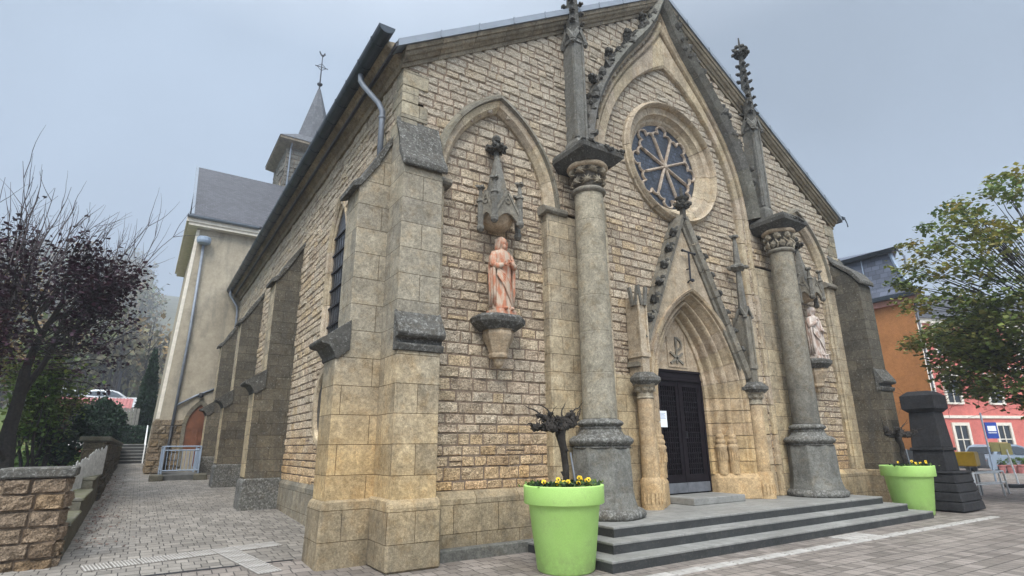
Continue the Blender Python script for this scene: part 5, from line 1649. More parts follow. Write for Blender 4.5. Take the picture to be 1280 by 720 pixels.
for k, nm in ((2, 'bottom'), (1, 'middle'), (0, 'top')):
    s_ = 4.24 + k * 0.352; d = 1.55 + k * 0.352; z0, z1 = (2 - k) * 0.15, (3 - k) * 0.15
    mb = MB()
    mb.box((-s_ + 0.006, -d + 0.006, z0 - (0.01 if z0 > 0 else 0.05)), (s_ - 0.006, 0.3, z1 - 0.035))
    st = mb.build('step', M['riser'], steps)
    mb = MB()
    n = 6
    for q in range(n):
        a = -s_ + 2 * s_ * q / n; b = -s_ + 2 * s_ * (q + 1) / n
        if k == 0: mb.box((a + 0.002, -d, z1 - 0.035), (b - 0.002, 0.28, z1))
        else: mb.box((a + 0.002, -d, z1 - 0.035), (b - 0.002, 0.28, z1))
    mb.build('tread', M['tread'], st, bevel=0.006)
mb = MB(); mb.box((PX - 0.85, -0.28, 0.45), (PX + 0.85, 0.62, 0.59)); mb.build('door_step', M['tread'], steps, bevel=0.012)

# ------------------------------------------------------------------ TRANSEPT
TX0, TX1 = -9.55, 9.0
tr = thing('transept', (-8.5, YT, gz(YT)), 'tall beige rendered transept with slate roof and a brown pointed door', 'building')
ZE = 11.75
RX, RY = -9.55, YT + 4.6
mb = MB()
b = -10.08
bot = [(b, YT - 0.12, 0.2), (TX1, YT, 0.2), (TX1, YT + 9.2, 0.2), (b, YT + 9.2, 0.2)]
top = [(TX0, YT, ZE), (TX1, YT, ZE), (TX1, YT + 9.2, ZE), (TX0, YT + 9.2, ZE)]
mb.hexa(bot, top)
mb.hexa([(TX0, YT, ZE), (TX0, YT + 9.2, ZE), (TX1, YT + 9.2, ZE), (TX1, YT, ZE)], [(TX0, RY - 0.01, 16.3), (TX0, RY + 0.01, 16.3), (TX1, RY + .01, 16.3), (TX1, RY - .01, 16.3)])
mb.build('wall', M['render'], tr)
mb = MB()
def frx(z, y=0): return b + (TX0 - b) * (z - 0.2) / (ZE - 0.2)
def fry(z): return YT - 0.12 * (1 - (z - 0.2) / (ZE - 0.2))
# bare stone base and stone quoin at the corner
rqq = random.Random(12)
z = 0.45
while z < 2.85:
    h = rqq.uniform(0.2, 0.32); x = frx(z) - 0.05
    while x < -9.0:
        w = rqq.uniform(0.25, 0.5); k = rqq.uniform(0.55, 1.15)
        stone(mb, f_front(fry(z) - 0.015), x, min(x + w, -8.95) - 0.012, z, z + h - 0.012, rqq, 0.12, 0.05, 0.03)
        x += w
    y = YT - 0.1
    while y < YT + 3:
        w = rqq.uniform(0.3, 0.6)
        stone(mb, f_left(frx(z) + 0.0), y, y + w - 0.012, z, z + h - 0.012, rqq, 0.15, 0.05, 0.03); y += w
    z += h
M['basestone'] = rubble_mat('dark transept base stone', 0.1)
mb.build('stone_base', M['basestone'], tr)
mb = MB()
q_ = 0.05
mb.hexa([(frx(2.9) - 0.03, YT - 0.10, 2.9), (frx(2.9) + 0.10, YT - 0.10, 2.9), (frx(2.9) + 0.10, YT + 0.3, 2.9), (frx(2.9) - 0.03, YT + 0.3, 2.9)],
        [(TX0 - 0.03, YT - 0.025, ZE - 0.2), (TX0 + 0.10, YT - 0.025, ZE - 0.2), (TX0 + .10, YT + 0.3, ZE - .2), (TX0 - 0.03, YT + .3, ZE - .2)])
mb.build('corner_strip', M['creamtrim'], tr)
mb = MB()
ov = 0.42
def sl(y): return ZE + 0.30 + (y - (YT - ov)) * (16.75 - ZE - 0.30) / (RY - YT + ov)
mb.hexa([(TX0 - 0.28, YT - ov, sl(YT - ov)), (TX1, YT - ov, sl(YT - ov)), (TX1, RY, sl(RY)), (TX0 - 0.28, RY, sl(RY))], [(TX0 - .28, YT - ov, sl(YT - ov) + .09), (TX1, YT - ov, sl(YT - ov) + .09), (TX1, RY, sl(RY) + .09), (TX0 - .28, RY, sl(RY) + .09)])
mb.hexa([(TX0 - .28, RY, sl(RY)), (TX1, RY, sl(RY)), (TX1, RY + 5.0, ZE + .3), (TX0 - .28, RY + 5.0, ZE + .3)], [(TX0 - .28, RY, sl(RY) + .09), (TX1, RY, sl(RY) + .09), (TX1, RY + 5.0, ZE + .39), (TX0 - .28, RY + 5.0, ZE + .39)])
rf = mb.build('roof', M['slate'], tr)
mb = MB()
mb.hexa([(TX0 - 0.36, YT - ov, sl(YT - ov) - .05), (TX0 - 0.24, YT - ov, sl(YT - ov) - .05), (TX0 - 0.24, RY, sl(RY) - .05), (TX0 - 0.36, RY, sl(RY) - .05)], [(TX0 - 0.36, YT - ov, sl(YT - ov) + .13), (TX0 - 0.24, YT - ov, sl(YT - ov) + .13), (TX0 - 0.24, RY, sl(RY) + .13), (TX0 - 0.36, RY, sl(RY) + .13)])
mb.build('verge_flashing', M['zinc'], rf)
mb = MB()
mb.box((TX0 - 0.40, YT - 0.36, ZE - 0.12), (TX1, YT, ZE + 0.02)); mb.box((TX0 - 0.5, YT - 0.42, ZE + 0.02), (TX1, YT, ZE + 0.22))
mb.box((TX0 - 0.40, YT, ZE - 0.12), (TX0, YT + 9.2, ZE + 0.02)); mb.box((TX0 - 0.5, YT, ZE + 0.02), (TX0, YT + 9.2, ZE + 0.22))
mb.build('eaves_box', M['creamtrim'], tr)
gutter('gutter', YT - 0.50, TX0 - 0.5, -7.0, ZE + 0.30, M['zinc'], tr, 0.11, 'x')
mb = MB()
px_ = -9.22
mb.lathe([(0.10, -0.16), (0.26, -0.10), (0.30, 0.0), (0.30, 0.16), (0.24, 0.2)], (px_ - 0.02, YT - 0.28, 10.95), 12)
hp = mb.build('rain_hopper', M['greypaint'], tr)
mb = MB()
mb.tube([(px_, YT - 0.16, 10.85), (px_ - 0.02, YT - 0.16, 6.5), (px_ - 0.14, YT - 0.2, 2.6)], 0.06, 10)
dp = mb.build('downpipe', M['pipe'], tr, smooth=True)
mb = MB(); mb.tube([(px_ - 0.14, YT - 0.2, 2.62), (px_ - 0.18, YT - 0.22, 0.6)], 0.065, 10); mb.build('pipe_shoe', M['castiron'], dp, smooth=True)
mb = MB(); mb.tube([(px_ - 0.12, YT - 0.2, 3.45), (-8.6, YT - 0.14, 3.92), (-7.9, YT - 0.12, 4.25)], 0.045, 8); mb.build('branch_pipe', M['pipe'], dp, smooth=True)
# door
TD = Arch(-8.38, 0.47, 2.55, 0.98)
mb = MB()
zb_ = 0.95
inn = TD.path(zb_, 5, 10); out = Arch(TD.xc, 0.62, 2.55, 1.2).path(zb_, 5, 10)
band(mb, inn, out, [(0, 0.1), (0, -0.16), (1, -0.20), (1, 0.1)], step=3, gap=0.03, seed=3, mapf=lambda x, z, y: (x, YT + y, z))
mb.build('door_surround', M['t_trim_grey'], tr)
mb = MB()
P = TD.path(zb_, 5, 10)
mb.add([(x, YT - 0.105, z) for x, z in P], [tuple(range(len(P)))])
for k in range(1, 6):
    x = TD.xc - 0.47 + k * 0.94 / 6; mb.box((x - .012, YT - 0.118, zb_), (x + .012, YT - 0.106, 2.45))
mb.box((TD.xc - 0.47, YT - 0.125, 2.45), (TD.xc + 0.47, YT - 0.106, 2.55)); mb.box((TD.xc - 0.03, YT - 0.13, zb_), (TD.xc + 0.03, YT - 0.107, 2.45))
dd = mb.build('door', M['doorwood'], tr)
mb = MB(); mb.tube([(TD.xc + .1, YT - .12, 1.9), (TD.xc + .1, YT - .17, 1.9), (TD.xc + .2, YT - .17, 1.9)], 0.014, 6); mb.build('handle', M['iron'], dd)
lamp = thing('wall_lamp', (-8.45, YT - 0.1, 3.85), 'small black lamp on the rendered wall above the pointed door', 'lamp')
mb = MB(); mb.tube([(-8.45, YT - 0.05, 3.98), (-8.45, YT - 0.2, 3.98)], 0.02, 6); mb.build('arm', M['castiron'], lamp)
mb = MB(); mb.lathe([(0.06, 0), (0.12, -0.12), (0.12, -0.18), (0.05, -0.2)], (-8.45, YT - 0.22, 4.02), 10); mb.build('shade', M['castiron'], lamp)
# landing with its railing
land = thing('door_landing', (-8.9, 17.3, gz(17.3)), 'low stone landing in front of the pointed transept door', 'landing')
M['landing'] = plain('dark landing stone', (0.10, 0.098, 0.09), 0.9, var=0.35, scale=5, bump=0.5)
zl = gz(17.5) + 0.16
mb = MB(); mb.box((-9.55, 16.4, 0.4), (-8.32, 19.8, zl)); mb.build('platform', M['landing'], land, bevel=0.02)
mb = MB()
for x in (-9.75, -8.35):
    mb = MB(); mb.box((x - 0.22, 16.15, 0.4), (x + 0.22, 16.75, zl + 0.02))
    mb.build('kerb_block', M['moss'], land, bevel=0.04)
rail = thing('railing', (-8.95, 16.6, zl), 'pale blue grey metal railing round the landing by the pointed door', 'railing')
mb = MB()
z0, z1 = zl + 0.02, zl + 1.0
def rl(a, b, w=0.05): mb.tube([a, b], w / 2, 6)
x0, x1, y0, y1 = -9.62, -8.42, 16.55, 18.6
for a, b in (((x0, y0), (x1, y0)),):
    for z in (z0 + 0.12, z1 - 0.14, z1):
        mb = MB(); rl((a[0], a[1], z), (b[0], b[1], z)); mb.build('front_rail', M['greypaint'], rail)
mb = MB()
for k in range(11):
    x = x0 + (x1 - x0) * k / 10
    rl((x, y0, z0 + 0.12), (x, y0, z1 - 0.14), 0.022)
mb.build('baluster', M['greypaint'], rail)
for x in (x0, x1):
    mb = MB()
    for z in (z0 + 0.12, z1): rl((x, y0, z), (x, y1, z))
    rl((x, y0, z0 - 0.1), (x, y0, z1), 0.06); rl((x, y1, z0 - .1), (x, y1, z1), 0.06)
    s_ = mb.build('side_rail', M['greypaint'], rail)
    mb = MB()
    mb.box((x - 0.008, y0 + 0.05, z0 + 0.16), (x + 0.008, y1 - 0.05, z1 - 0.06)); mb.build('side_panel', M['greypaint'], s_)
mb = MB(); mb.blob((x1 + 0.0, y0 + 0.08, z1 - 0.1), 0.07, 3, 0.2); mb.build('lock_box', M['castiron'], rail)

# ------------------------------------------------------------------ BELL TOWER
tw = thing('bell_tower', (-3.1, 28.3, 0), 'square stone bell tower with slate spire and weathercock behind the nave roof', 'tower')
c0 = Vector((-3.05, 28.35)); hw_ = 2.02
mb = MB()
rr = random.Random(4)
for z in [12 + 0.32 * k for k in range(27)]:
    for side in ('f', 'l'):
        u = (c0.x - hw_) if side == 'f' else (c0.y - hw_)
        e_ = u + 2 * hw_
        while u < e_ - 0.05:
            w = min(rr.uniform(0.35, 0.8), e_ - u)
            if not (side == 'l' and 16.6 < z < 18.6 and (abs(u + w / 2 - c0.y - 0.5) < 0.45 or abs(u + w / 2 - c0.y + 0.7) < 0.45)):
                stone(mb, f_front(c0.y - hw_) if side == 'f' else f_left(c0.x - hw_), u + 0.01, u + w - 0.01, z, z + 0.3, rr, 0.5, 0.05, 0.03)
            u += w
mb.mat = 1
mb.box((c0.x - hw_, c0.y - hw_, 0), (c0.x + hw_, c0.y + hw_, 20.7))
M['tower_stone'] = rubble_mat('grey tower rubble', 0.0)
mb.build('wall', [M['tower_stone'], M['mortar']], tw)
mb = MB()
e_ = 2.58
mb.hexa([(c0.x - hw_, c0.y - hw_, 20.35), (c0.x + hw_, c0.y - hw_, 20.35), (c0.x + hw_, c0.y + hw_, 20.35), (c0.x - hw_, c0.y + hw_, 20.35)], [(c0.x - e_, c0.y - e_, 20.72), (c0.x + e_, c0.y - e_, 20.72), (c0.x + e_, c0.y + e_, 20.72), (c0.x - e_, c0.y + e_, 20.72)])
mb.hexa([(c0.x - e_, c0.y - e_, 20.72), (c0.x + e_, c0.y - e_, 20.72), (c0.x + e_, c0.y + e_, 20.72), (c0.x - e_, c0.y + e_, 20.72)], [(c0.x - e_, c0.y - e_, 20.9), (c0.x + e_, c0.y - e_, 20.9), (c0.x + e_, c0.y + e_, 20.9), (c0.x - e_, c0.y + e_, 20.9)])
mb.build('eaves', M['cornice'], tw)
mb = MB()
mb.hexa([(c0.x - e_ - .04, c0.y - e_ - .04, 20.9), (c0.x + e_ + .04, c0.y - e_ - .04, 20.9), (c0.x + e_ + .04, c0.y + e_ + .04, 20.9), (c0.x - e_ - .04, c0.y + e_ + .04, 20.9)], [(c0.x - 1.3, c0.y - 1.3, 22.0), (c0.x + 1.3, c0.y - 1.3, 22.0), (c0.x + 1.3, c0.y + 1.3, 22.0), (c0.x - 1.3, c0.y + 1.3, 22.0)])
mb.lathe([(1.42, 21.6), (1.05, 23.2), (0.10, 26.75)], (c0.x, c0.y, 0), 8, ph=PI / 8)
mb.build('spire_roof', M['slate_spire'], tw)
mb = MB()
for s in (-1, 1):
    pass
mb.tube([(c0.x, c0.y, 26.6), (c0.x, c0.y, 29.6)], [0.06, 0.03], 6)
mb.lathe([(0.02, 26.98), (0.18, 27.12), (0.2, 27.2), (0.02, 27.35)], (c0.x, c0.y, 0), 10)
mb.bar((c0.x - 0.42, c0.y, 28.65), (c0.x + 0.42, c0.y, 28.65), 0.04)
for dx in (-0.28, 0.28):
    for dz in (-0.22, 0.22): mb.bar((c0.x, c0.y, 28.65 + dz * 1.3), (c0.x + dx * 1.2, c0.y, 28.65), 0.03)
for dx in (-0.42, 0.42): mb.blob((c0.x + dx, c0.y, 28.65), 0.05, 1, 0.2)
cr = mb.build('cross', M['iron'], tw)
mb = MB()
ck = [(-0.30, 0.28), (-0.16, 0.02), (0.0, -0.08), (0.12, -0.02), (0.18, 0.12), (0.26, 0.16), (0.2, 0.22), (0.18, 0.32), (0.10, 0.26), (0.06, 0.12), (-0.06, 0.1), (-0.16, 0.22), (-0.24, 0.36)]
mb.prism([(x * 0.9, z) for x, z in ck], lambda u, w, d: (c0.x + u, c0.y + d, 29.62 + w), -0.02, 0.02)
mb.build('weathercock', M['iron'], cr)
for dy in (0.5, -0.7):
    a_ = Arch(c0.y + dy, 0.28, 17.7, 0.55)
    mb = MB()
    f = lambda u, z, y: (c0.x - hw_ + y, u, z)
    band(mb, a_.path(16.6, 2, 6), Arch(a_.xc, 0.42, 17.7, 0.75).path(16.6, 2, 6), [(0, 0.2), (0, -0.06), (1, -0.08), (1, 0.1)], step=2, mapf=f)
    w_ = mb.build('belfry_window', M['t_trim_grey'], tw)
    mb = MB(); P = a_.path(16.6, 2, 6); mb.add([f(x, z, -0.02) for x, z in P], [tuple(range(len(P)))])
    for k in range(5): mb.bar(f(a_.xc - 0.26, 16.75 + k * 0.25, -0.04), f(a_.xc + 0.26, 16.75 + k * 0.25, -0.04), 0.05, 0.12)
    mb.build('louvre', M['dark'], w_)
mb = MB(); mb.tube([(c0.x - hw_ + 0.22, c0.y - e_ - 0.03, 20.95), (c0.x - hw_ + 0.2, c0.y - hw_ - 0.12, 20.3), (c0.x - hw_ + 0.16, c0.y - hw_ - 0.1, 14)], 0.05, 6); mb.build('downpipe', M['pipe'], tw)
mb = MB()
for dx, dz in ((0, 0), (-0.2, -0.16), (0.2, -0.16)): mb.lathe([(0.12, 0), (0.12, 0.02)], (c0.x - 0.55 + dx, c0.y - hw_ - 0.07, 18.95 + dz), 8)
for dx, dz in ((0, 0), (-0.2, -0.16), (0.2, -0.16)): mb.box((c0.x - 0.55 + dx - 0.11, c0.y - hw_ - 0.09, 18.95 + dz - .08), (c0.x - 0.55 + dx + 0.11, c0.y - hw_ - 0.04, 18.95 + dz + .08))
mb.build('trefoil_vent', M['dark'], tw)

# ------------------------------------------------------------------ planters with pruned trees and pansies
def pot_mat():
    t = NT('pale green planter plastic')
    c = t.mix(t.rng(t.noise(2.0, 5), 0.3, 0.7), (0.36, 0.60, 0.15), (0.44, 0.68, 0.20))
    f = t.rng(t.noise(160, 2, 0.5), 0.36, 0.64, 0.90, 1.08)
    c = t.mix(1.0, c, t.n('CombineColor', Red=f, Green=f, Blue=f).outputs[0], 'MULTIPLY')
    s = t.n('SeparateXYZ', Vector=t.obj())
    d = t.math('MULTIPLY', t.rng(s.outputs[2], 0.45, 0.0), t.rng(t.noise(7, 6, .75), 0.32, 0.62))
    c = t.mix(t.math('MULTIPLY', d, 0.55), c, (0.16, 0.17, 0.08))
    c = t.mix(t.rng(t.noise(4, 7, .8), 0.55, 0.74, 0, 0.45), c, (0.2, 0.26, 0.1))
    return t.done(c, 0.62, t.bump(t.noise(180, 2), 0.12, 0.004), 0, 0.3)
M['pot'] = pot_mat()
M['petal'] = plain('yellow pansy petal', (0.75, 0.50, 0.02), 0.7, var=0.15, scale=20)
M['petal_dark'] = plain('dark pansy face', (0.02, 0.008, 0.015), 0.8)
M['steel'] = plain('grey steel stake', (0.35, 0.38, 0.42), 0.4, 0.5)
POT_H, POT_R, POT_B = 1.12, 0.58, 0.40
def planter(loc, label):
    r = thing('planter', loc, label, 'planter')
    mb = MB()
    H, A, B = POT_H, POT_R, POT_B
    rim = A - 0.03
    lo = A - 0.075
    mb.lathe([(B - 0.05, 0), (B - 0.02, 0.004), (B, 0.03), (lo, H - 0.25), (lo + 0.005, H - 0.245), (rim + 0.012, H - 0.245), (rim + 0.02, H - 0.235), (A - 0.004, H - 0.01), (A - 0.012, H), (A - 0.045, H), (A - 0.05, H - 0.012), (A - 0.06, H - 0.10)], loc, 64, cap=False)
    mb.build('pot', M['pot'], r, smooth=True, auto=40)
    mb = MB()
    n = 40; o = len(mb.v)
    mb.v.append((loc[0], loc[1], loc[2] + H - 0.03))
    for q in (0.5, 1.0):
        for k in range(n):
            a = 2 * PI * k / n
            mb.v.append((loc[0] + (A - 0.055) * q * math.cos(a), loc[1] + (A - 0.055) * q * math.sin(a), loc[2] + H - 0.05 + 0.03 * noise.noise(Vector((k * 1.3, q * 5, 0)))))
    for k in range(n):
        k2 = (k + 1) % n
        mb.face((o, o + 1 + k, o + 1 + k2)); mb.face((o + 1 + k, o + 1 + n + k, o + 1 + n + k2, o + 1 + k2))
    mb.build('soil', M['soil'], r)
    return r
PL = (-5.30, -1.70, 0.0); PR = (5.42, -1.68, 0.0)
planter(PL, 'tall pale green planter full of yellow pansies at the left end of the steps')
planter(PR, 'pale green planter at the right end of the steps beside the dark monument')

def leaf_quad(mb, p, d, n_, s, tint):
    d = d.normalized(); sd = d.cross(n_)
    if sd.length < 1e-4: sd = d.orthogonal()
    sd.normalize(); nn = sd.cross(d)
    w = s * 0.42
    mb.add([p, p + d * s * 0.45 + sd * w + nn * s * 0.08, p + d * s, p + d * s * 0.45 - sd * w + nn * s * 0.08], [(0, 1, 2), (0, 2, 3)], tint)

def rvec(rng):
    while True:
        v = Vector((rng.uniform(-1, 1), rng.uniform(-1, 1), rng.uniform(-1, 1)))
        if 0.05 < v.length < 1: return v.normalized()

def pansy(loc, seed, blooms, label, group='pansies in the planters'):
    rng = random.Random(seed)
    r = thing('pansy_plant', loc, label, 'pansy', group)
    mb = MB()
    L = Vector(loc)
    for k in range(120):
        d = rvec(rng); d.z = abs(d.z) * 0.8 + 0.15
        p = L + Vector((rng.gauss(0, 0.085), rng.gauss(0, 0.085), rng.uniform(0, 0.06)))
        g = rng.uniform(0.55, 1.25)
        leaf_quad(mb, p, d, Vector((0, 0, 1)), rng.uniform(0.045, 0.08), (g, g, g * 0.9))
    mb.build('foliage', M['leaf_dark'] if seed % 2 else M['leaf_green'], r)
    for q in range(blooms):
        b = MB()
        c = L + Vector((rng.uniform(-.08, .08), rng.uniform(-.10, .05), rng.uniform(0.08, 0.14)))
        look = (Vector((-0.55, -0.75, 0.25)) + rvec(rng) * 0.35).normalized()
        sx = look.cross(Vector((0, 0, 1))).normalized(); sy = sx.cross(look)
        b.mat = 0
        for a in (90 + 38, 90 - 38, 190, -10, -90):
            cc = c + (sx * math.cos(R(a)) + sy * math.sin(R(a))) * 0.016
            b.add([cc + (sx * math.cos(2 * PI * k / 8) + sy * math.sin(2 * PI * k / 8)) * 0.019 + look * 0.004 * (a % 3) for k in range(8)], [tuple(range(8))])
        b.mat = 1
        b.add([c + (sx * math.cos(2 * PI * k / 8) * 0.011 + sy * (math.sin(2 * PI * k / 8) * 0.013 - 0.006)) + look * 0.012 for k in range(8)], [tuple(range(8))])
        b.tube([c - look * 0.004, L + Vector((0, 0, 0.01))], 0.004, 4)
        b.build('bloom', [M['petal'], M['petal_dark']], r)
zt_ = POT_H - 0.045
for (cx, cy, _), P, side in ((PL, [(-0.36, -0.02, 1, 1), (-0.20, -0.2, 2, 3), (-0.06, -0.26, 3, 2), (0.10, -0.32, 4, 1), (0.22, -0.22, 5, 2), (0.42, -0.10, 6, 1), (0.36, 0.12, 7, 1), (-0.28, 0.26, 8, 0)], 'left'),
                             (PR, [(-0.40, -0.05, 11, 1), (-0.22, -0.28, 12, 1), (0.05, -0.36, 13, 1), (0.30, -0.25, 14, 2), (0.40, 0.05, 15, 1)], 'right')):
    for dx, dy, sd_, nb in P:
        pansy((cx + dx, cy + dy, zt_), sd_, nb, 'low yellow pansy plant in the %s green planter' % side)

def pruned_tree(loc, seed, h, arms, label, width):
    rng = random.Random(seed)
    r = thing('pruned_tree', loc, label, 'tree')
    L = Vector(loc)
    pts = [L + Vector((0.02 * math.sin(k * 1.3 + seed), 0.02 * math.cos(k * 1.7), h * k / 8 - 0.03)) + Vector((-0.10 * (k / 8), 0, 0)) for k in range(9)]
    mb = MB()
    mb.tube(pts, [0.065, 0.05, 0.045, 0.05, 0.048, 0.055, 0.06, 0.075, 0.085], 9)
    for k in range(9): mb.blob(pts[k] + rvec(rng) * 0.025, rng.uniform(0.035, 0.06), k, 0.4, 1)
    mb.build('trunk', M['bark_vine'], r, smooth=True)
    top = pts[-1]
    mb = MB()
    for a, ln, cu in arms:
        p = top.copy(); d = Vector((math.cos(R(a)), 0.6 * math.sin(R(a)), 0.10)).normalized()
        P = [p.copy()]; n = 7
        for k in range(n):
            d = (d + Vector((rng.uniform(-.25, .25), rng.uniform(-.25, .25), cu * (0.1 if k < 3 else 0.45) + rng.uniform(-.15, .15)))).normalized()
            p = p + d * ln / n
            P.append(p.copy())
        mb.tube(P, [0.055 - 0.004 * k for k in range(len(P))], 7)
        for k, q in enumerate(P[1:]):
            mb.blob(q + rvec(rng) * 0.03, rng.uniform(0.035, 0.075), k + seed, 0.6, 1)
            mb.blob(q + rvec(rng) * 0.05, rng.uniform(0.025, 0.05), k + seed + 30, 0.6, 1)
            for t in range(4):
                dd = rvec(rng)
                mb.tube([q, q + dd * rng.uniform(0.03, 0.06), q + dd * 0.06 + rvec(rng) * 0.04], [0.016, 0.010, 0.005], 4)
        dd = d
        tw = [P[-1]]
        for k in range(5):
            dd = (dd + rvec(rng) * 0.5).normalized(); tw.append(tw[-1] + dd * 0.07)
        mb.tube(tw, [0.016, 0.013, 0.01, 0.008, 0.005, 0.003], 5)
    mb.build('branches', M['bark_vine'], r)
    mb = MB(); mb.tube([L + Vector((0.12, -0.05, -0.05)), L + Vector((0.02, -0.06, h * 0.55))], 0.012, 6); mb.build('stake', M['steel'], r)
pruned_tree((PL[0] + 0.04, PL[1] - 0.05, zt_), 3, 0.88, [(182, 0.36, -0.05), (165, 0.40, 0.05), (0, 0.26, 0.35), (50, 0.30, 0.5), (-30, 0.30, 0.2), (100, 0.28, 1.3), (215, 0.34, 0.0), (190, 0.22, 0.5), (20, 0.2, 1.0)], 'gnarled pruned tree with a mop of knotted branches in the left green planter', 0.5)
pruned_tree((PR[0], PR[1], zt_), 8, 0.78, [(178, 0.42, 0.25), (168, 0.36, 0.7), (5, 0.48, 0.05), (20, 0.36, 0.6), (-10, 0.5, 0.15)], 'gnarled pruned tree with two spreading arms in the right green planter', 0.6)

# ------------------------------------------------------------------ left side: pier, kerb wall, fence, steps
M['pierstone'] = rubble_mat('reddish pier stone', 0.0)
pier = thing('stone_pier', (-11.65, 2.55, 0), 'rough pinkish stone pier with a dark coping at the left end of the path wall', 'pier')
mb = MB(); rp_ = random.Random(8)
z = 0.0
for h in (0.20, 0.21, 0.21, 0.22, 0.22, 0.22):
    for f, u0_, u1_ in ((f_front(2.32), -12.0, -11.28), (f_left(-12.0), 2.34, 2.95)):
        u = u0_
        while u < u1_ - 0.02:
            w = rp_.uniform(0.26, 0.46)
            if u1_ - u - w < 0.16: w = u1_ - u
            stone(mb, f, u + 0.006, u + w - 0.006, z + 0.006, z + h - 0.006, rp_, 0.05, 0.05, 0.035); u += w
    u = 2.34
    while u < 2.94:
        w = min(rp_.uniform(0.26, 0.46), 2.95 - u)
        stone(mb, lambda uu, zz, d: (-11.28 + d, uu, zz), u + 0.006, u + w - 0.006, z + 0.006, z + h - 0.006, rp_, 0.05, 0.05, 0.035); u += w
    z += h
mb.mat = 1
mb.box((-11.99, 2.33, 0), (-11.29, 2.95, 1.27))
pst = mb.build('shaft', [M['pierstone'], M['mortar']], pier)
mb = MB()
mb.box((-12.06, 2.24, 1.28), (-11.20, 3.02, 1.42)); 
mb.build('coping', M['cap'], pier, bevel=0.02)
kw = thing('path_wall', (-11.4, 5.5, 0), 'low mossy stone wall stepping up along the left edge of the path', 'wall')
SEG = [(2.95, 5.0, 0.60), (5.0, 7.8, 0.82), (7.8, 10.6, 1.06)]
for a, b_, zt2 in SEG:
    mb = MB()
    mb.box((-11.62, a, -0.1), (-11.22, b_, zt2 - 0.07))
    mb.build('wall_block', M['moss'], kw)
    mb = MB(); mb.box((-11.70, a + 0.004, zt2 - 0.07), (-11.18, b_ - 0.004, zt2)); mb.build('slab', M['mosstop'], kw, bevel=0.015)
rw = thing('retaining_wall', (-11.6, 14, 0.4), 'dark stone wall between the garden and the far end of the path', 'wall')
mb = MB(); r2 = random.Random(5)
for f, u0_, u1_, zlo, zhi in ((f_front(10.6), -11.7, -11.2, 0.3, 1.88), (lambda u, z, d: (-11.2 + d, u, z), 10.6, 28.9, 0.3, 1.9)):
    masonry(mb, f, (u0_, u1_), (zlo, zhi), lambda u, z: True, 6, hr=(0.16, 0.26), wr=(0.25, 0.6), res=0.12, proud=0.05, rough=0.03)
mb.mat = 1
mb.box((-11.6, 10.65, 0), (-11.23, 28.9, 1.88)); mb.box((-11.7, 10.65, 0), (-11.25, 11.1, 1.88))
M['wallstone'] = rubble_mat('dark garden wall stone', 0.0)
mb.build('wall', [M['wallstone'], M['mortar']], rw)
mb = MB(); mb.box((-11.8, 10.5, 1.88), (-11.1, 11.2, 2.0)); mb.box((-11.7, 11.2, 1.88), (-11.1, 28.9, 1.99)); mb.build('coping', M['moss'], rw, bevel=0.02)
for k_m in ('pierstone', 'wallstone', 'tower_stone', 'basestone'):
    mm = M[k_m]; bs = mm.node_tree.nodes['Principled BSDF']; src_ = bs.inputs['Base Color'].links[0].from_socket
    mx = mm.node_tree.nodes.new('ShaderNodeMix'); mx.data_type = 'RGBA'; mx.blend_type = 'MULTIPLY'; mx.inputs['Factor'].default_value = 1
    mx.inputs['B'].default_value = {'pierstone': (0.46, 0.415, 0.385, 1), 'wallstone': (0.20, 0.205, 0.20, 1), 'tower_stone': (0.42, 0.46, 0.50, 1), 'basestone': (0.42, 0.40, 0.37, 1)}[k_m]
    mm.node_tree.links.new(src_, mx.inputs['A']); mm.node_tree.links.new(mx.outputs['Result'], bs.inputs['Base Color'])
bs_ = thing('back_steps', (-10.6, 28.6, gz(28.6)), 'dark flight of steps at the far end of the path by the transept corner', 'steps')
for k in range(6):
    mb = MB(); mb.box((-11.18, 28.0 + k * 0.33, 0.5), (-9.9, 31.0, gz(28) + 0.165 * (k + 1) - 0.04)); st_ = mb.build('step', M['riser'], bs_)
    mb = MB(); mb.box((-11.18, 27.97 + k * 0.33, gz(28) + 0.165 * (k + 1) - 0.04), (-9.9, 31.0, gz(28) + 0.165 * (k + 1))); mb.build('tread', M['tread'], st_)
hr_ = thing('handrail', (-10.1, 28.0, gz(28)), 'thin white handrail beside the dark steps at the transept corner', 'handrail')
mb = MB(); mb.tube([(-10.12, 27.6, gz(28) + 0.0), (-10.12, 27.6, gz(28) + 0.9), (-10.12, 30.2, gz(28) + 2.0), (-10.12, 30.2, gz(28) + 1.0)], 0.03, 6); mb.build('rail', M['white'], hr_)
mb = MB(); mb.tube([(-10.12, 27.9, gz(28) + 0.45), (-10.12, 30.2, gz(28) + 1.5)], 0.02, 6); mb.build('lower_rail', M['white'], hr_)
pf = thing('picket_fence', (-11.55, 7.5, 0.8), 'weathered white picket fence sagging behind the stepped path wall', 'fence')
rf_ = random.Random(3)
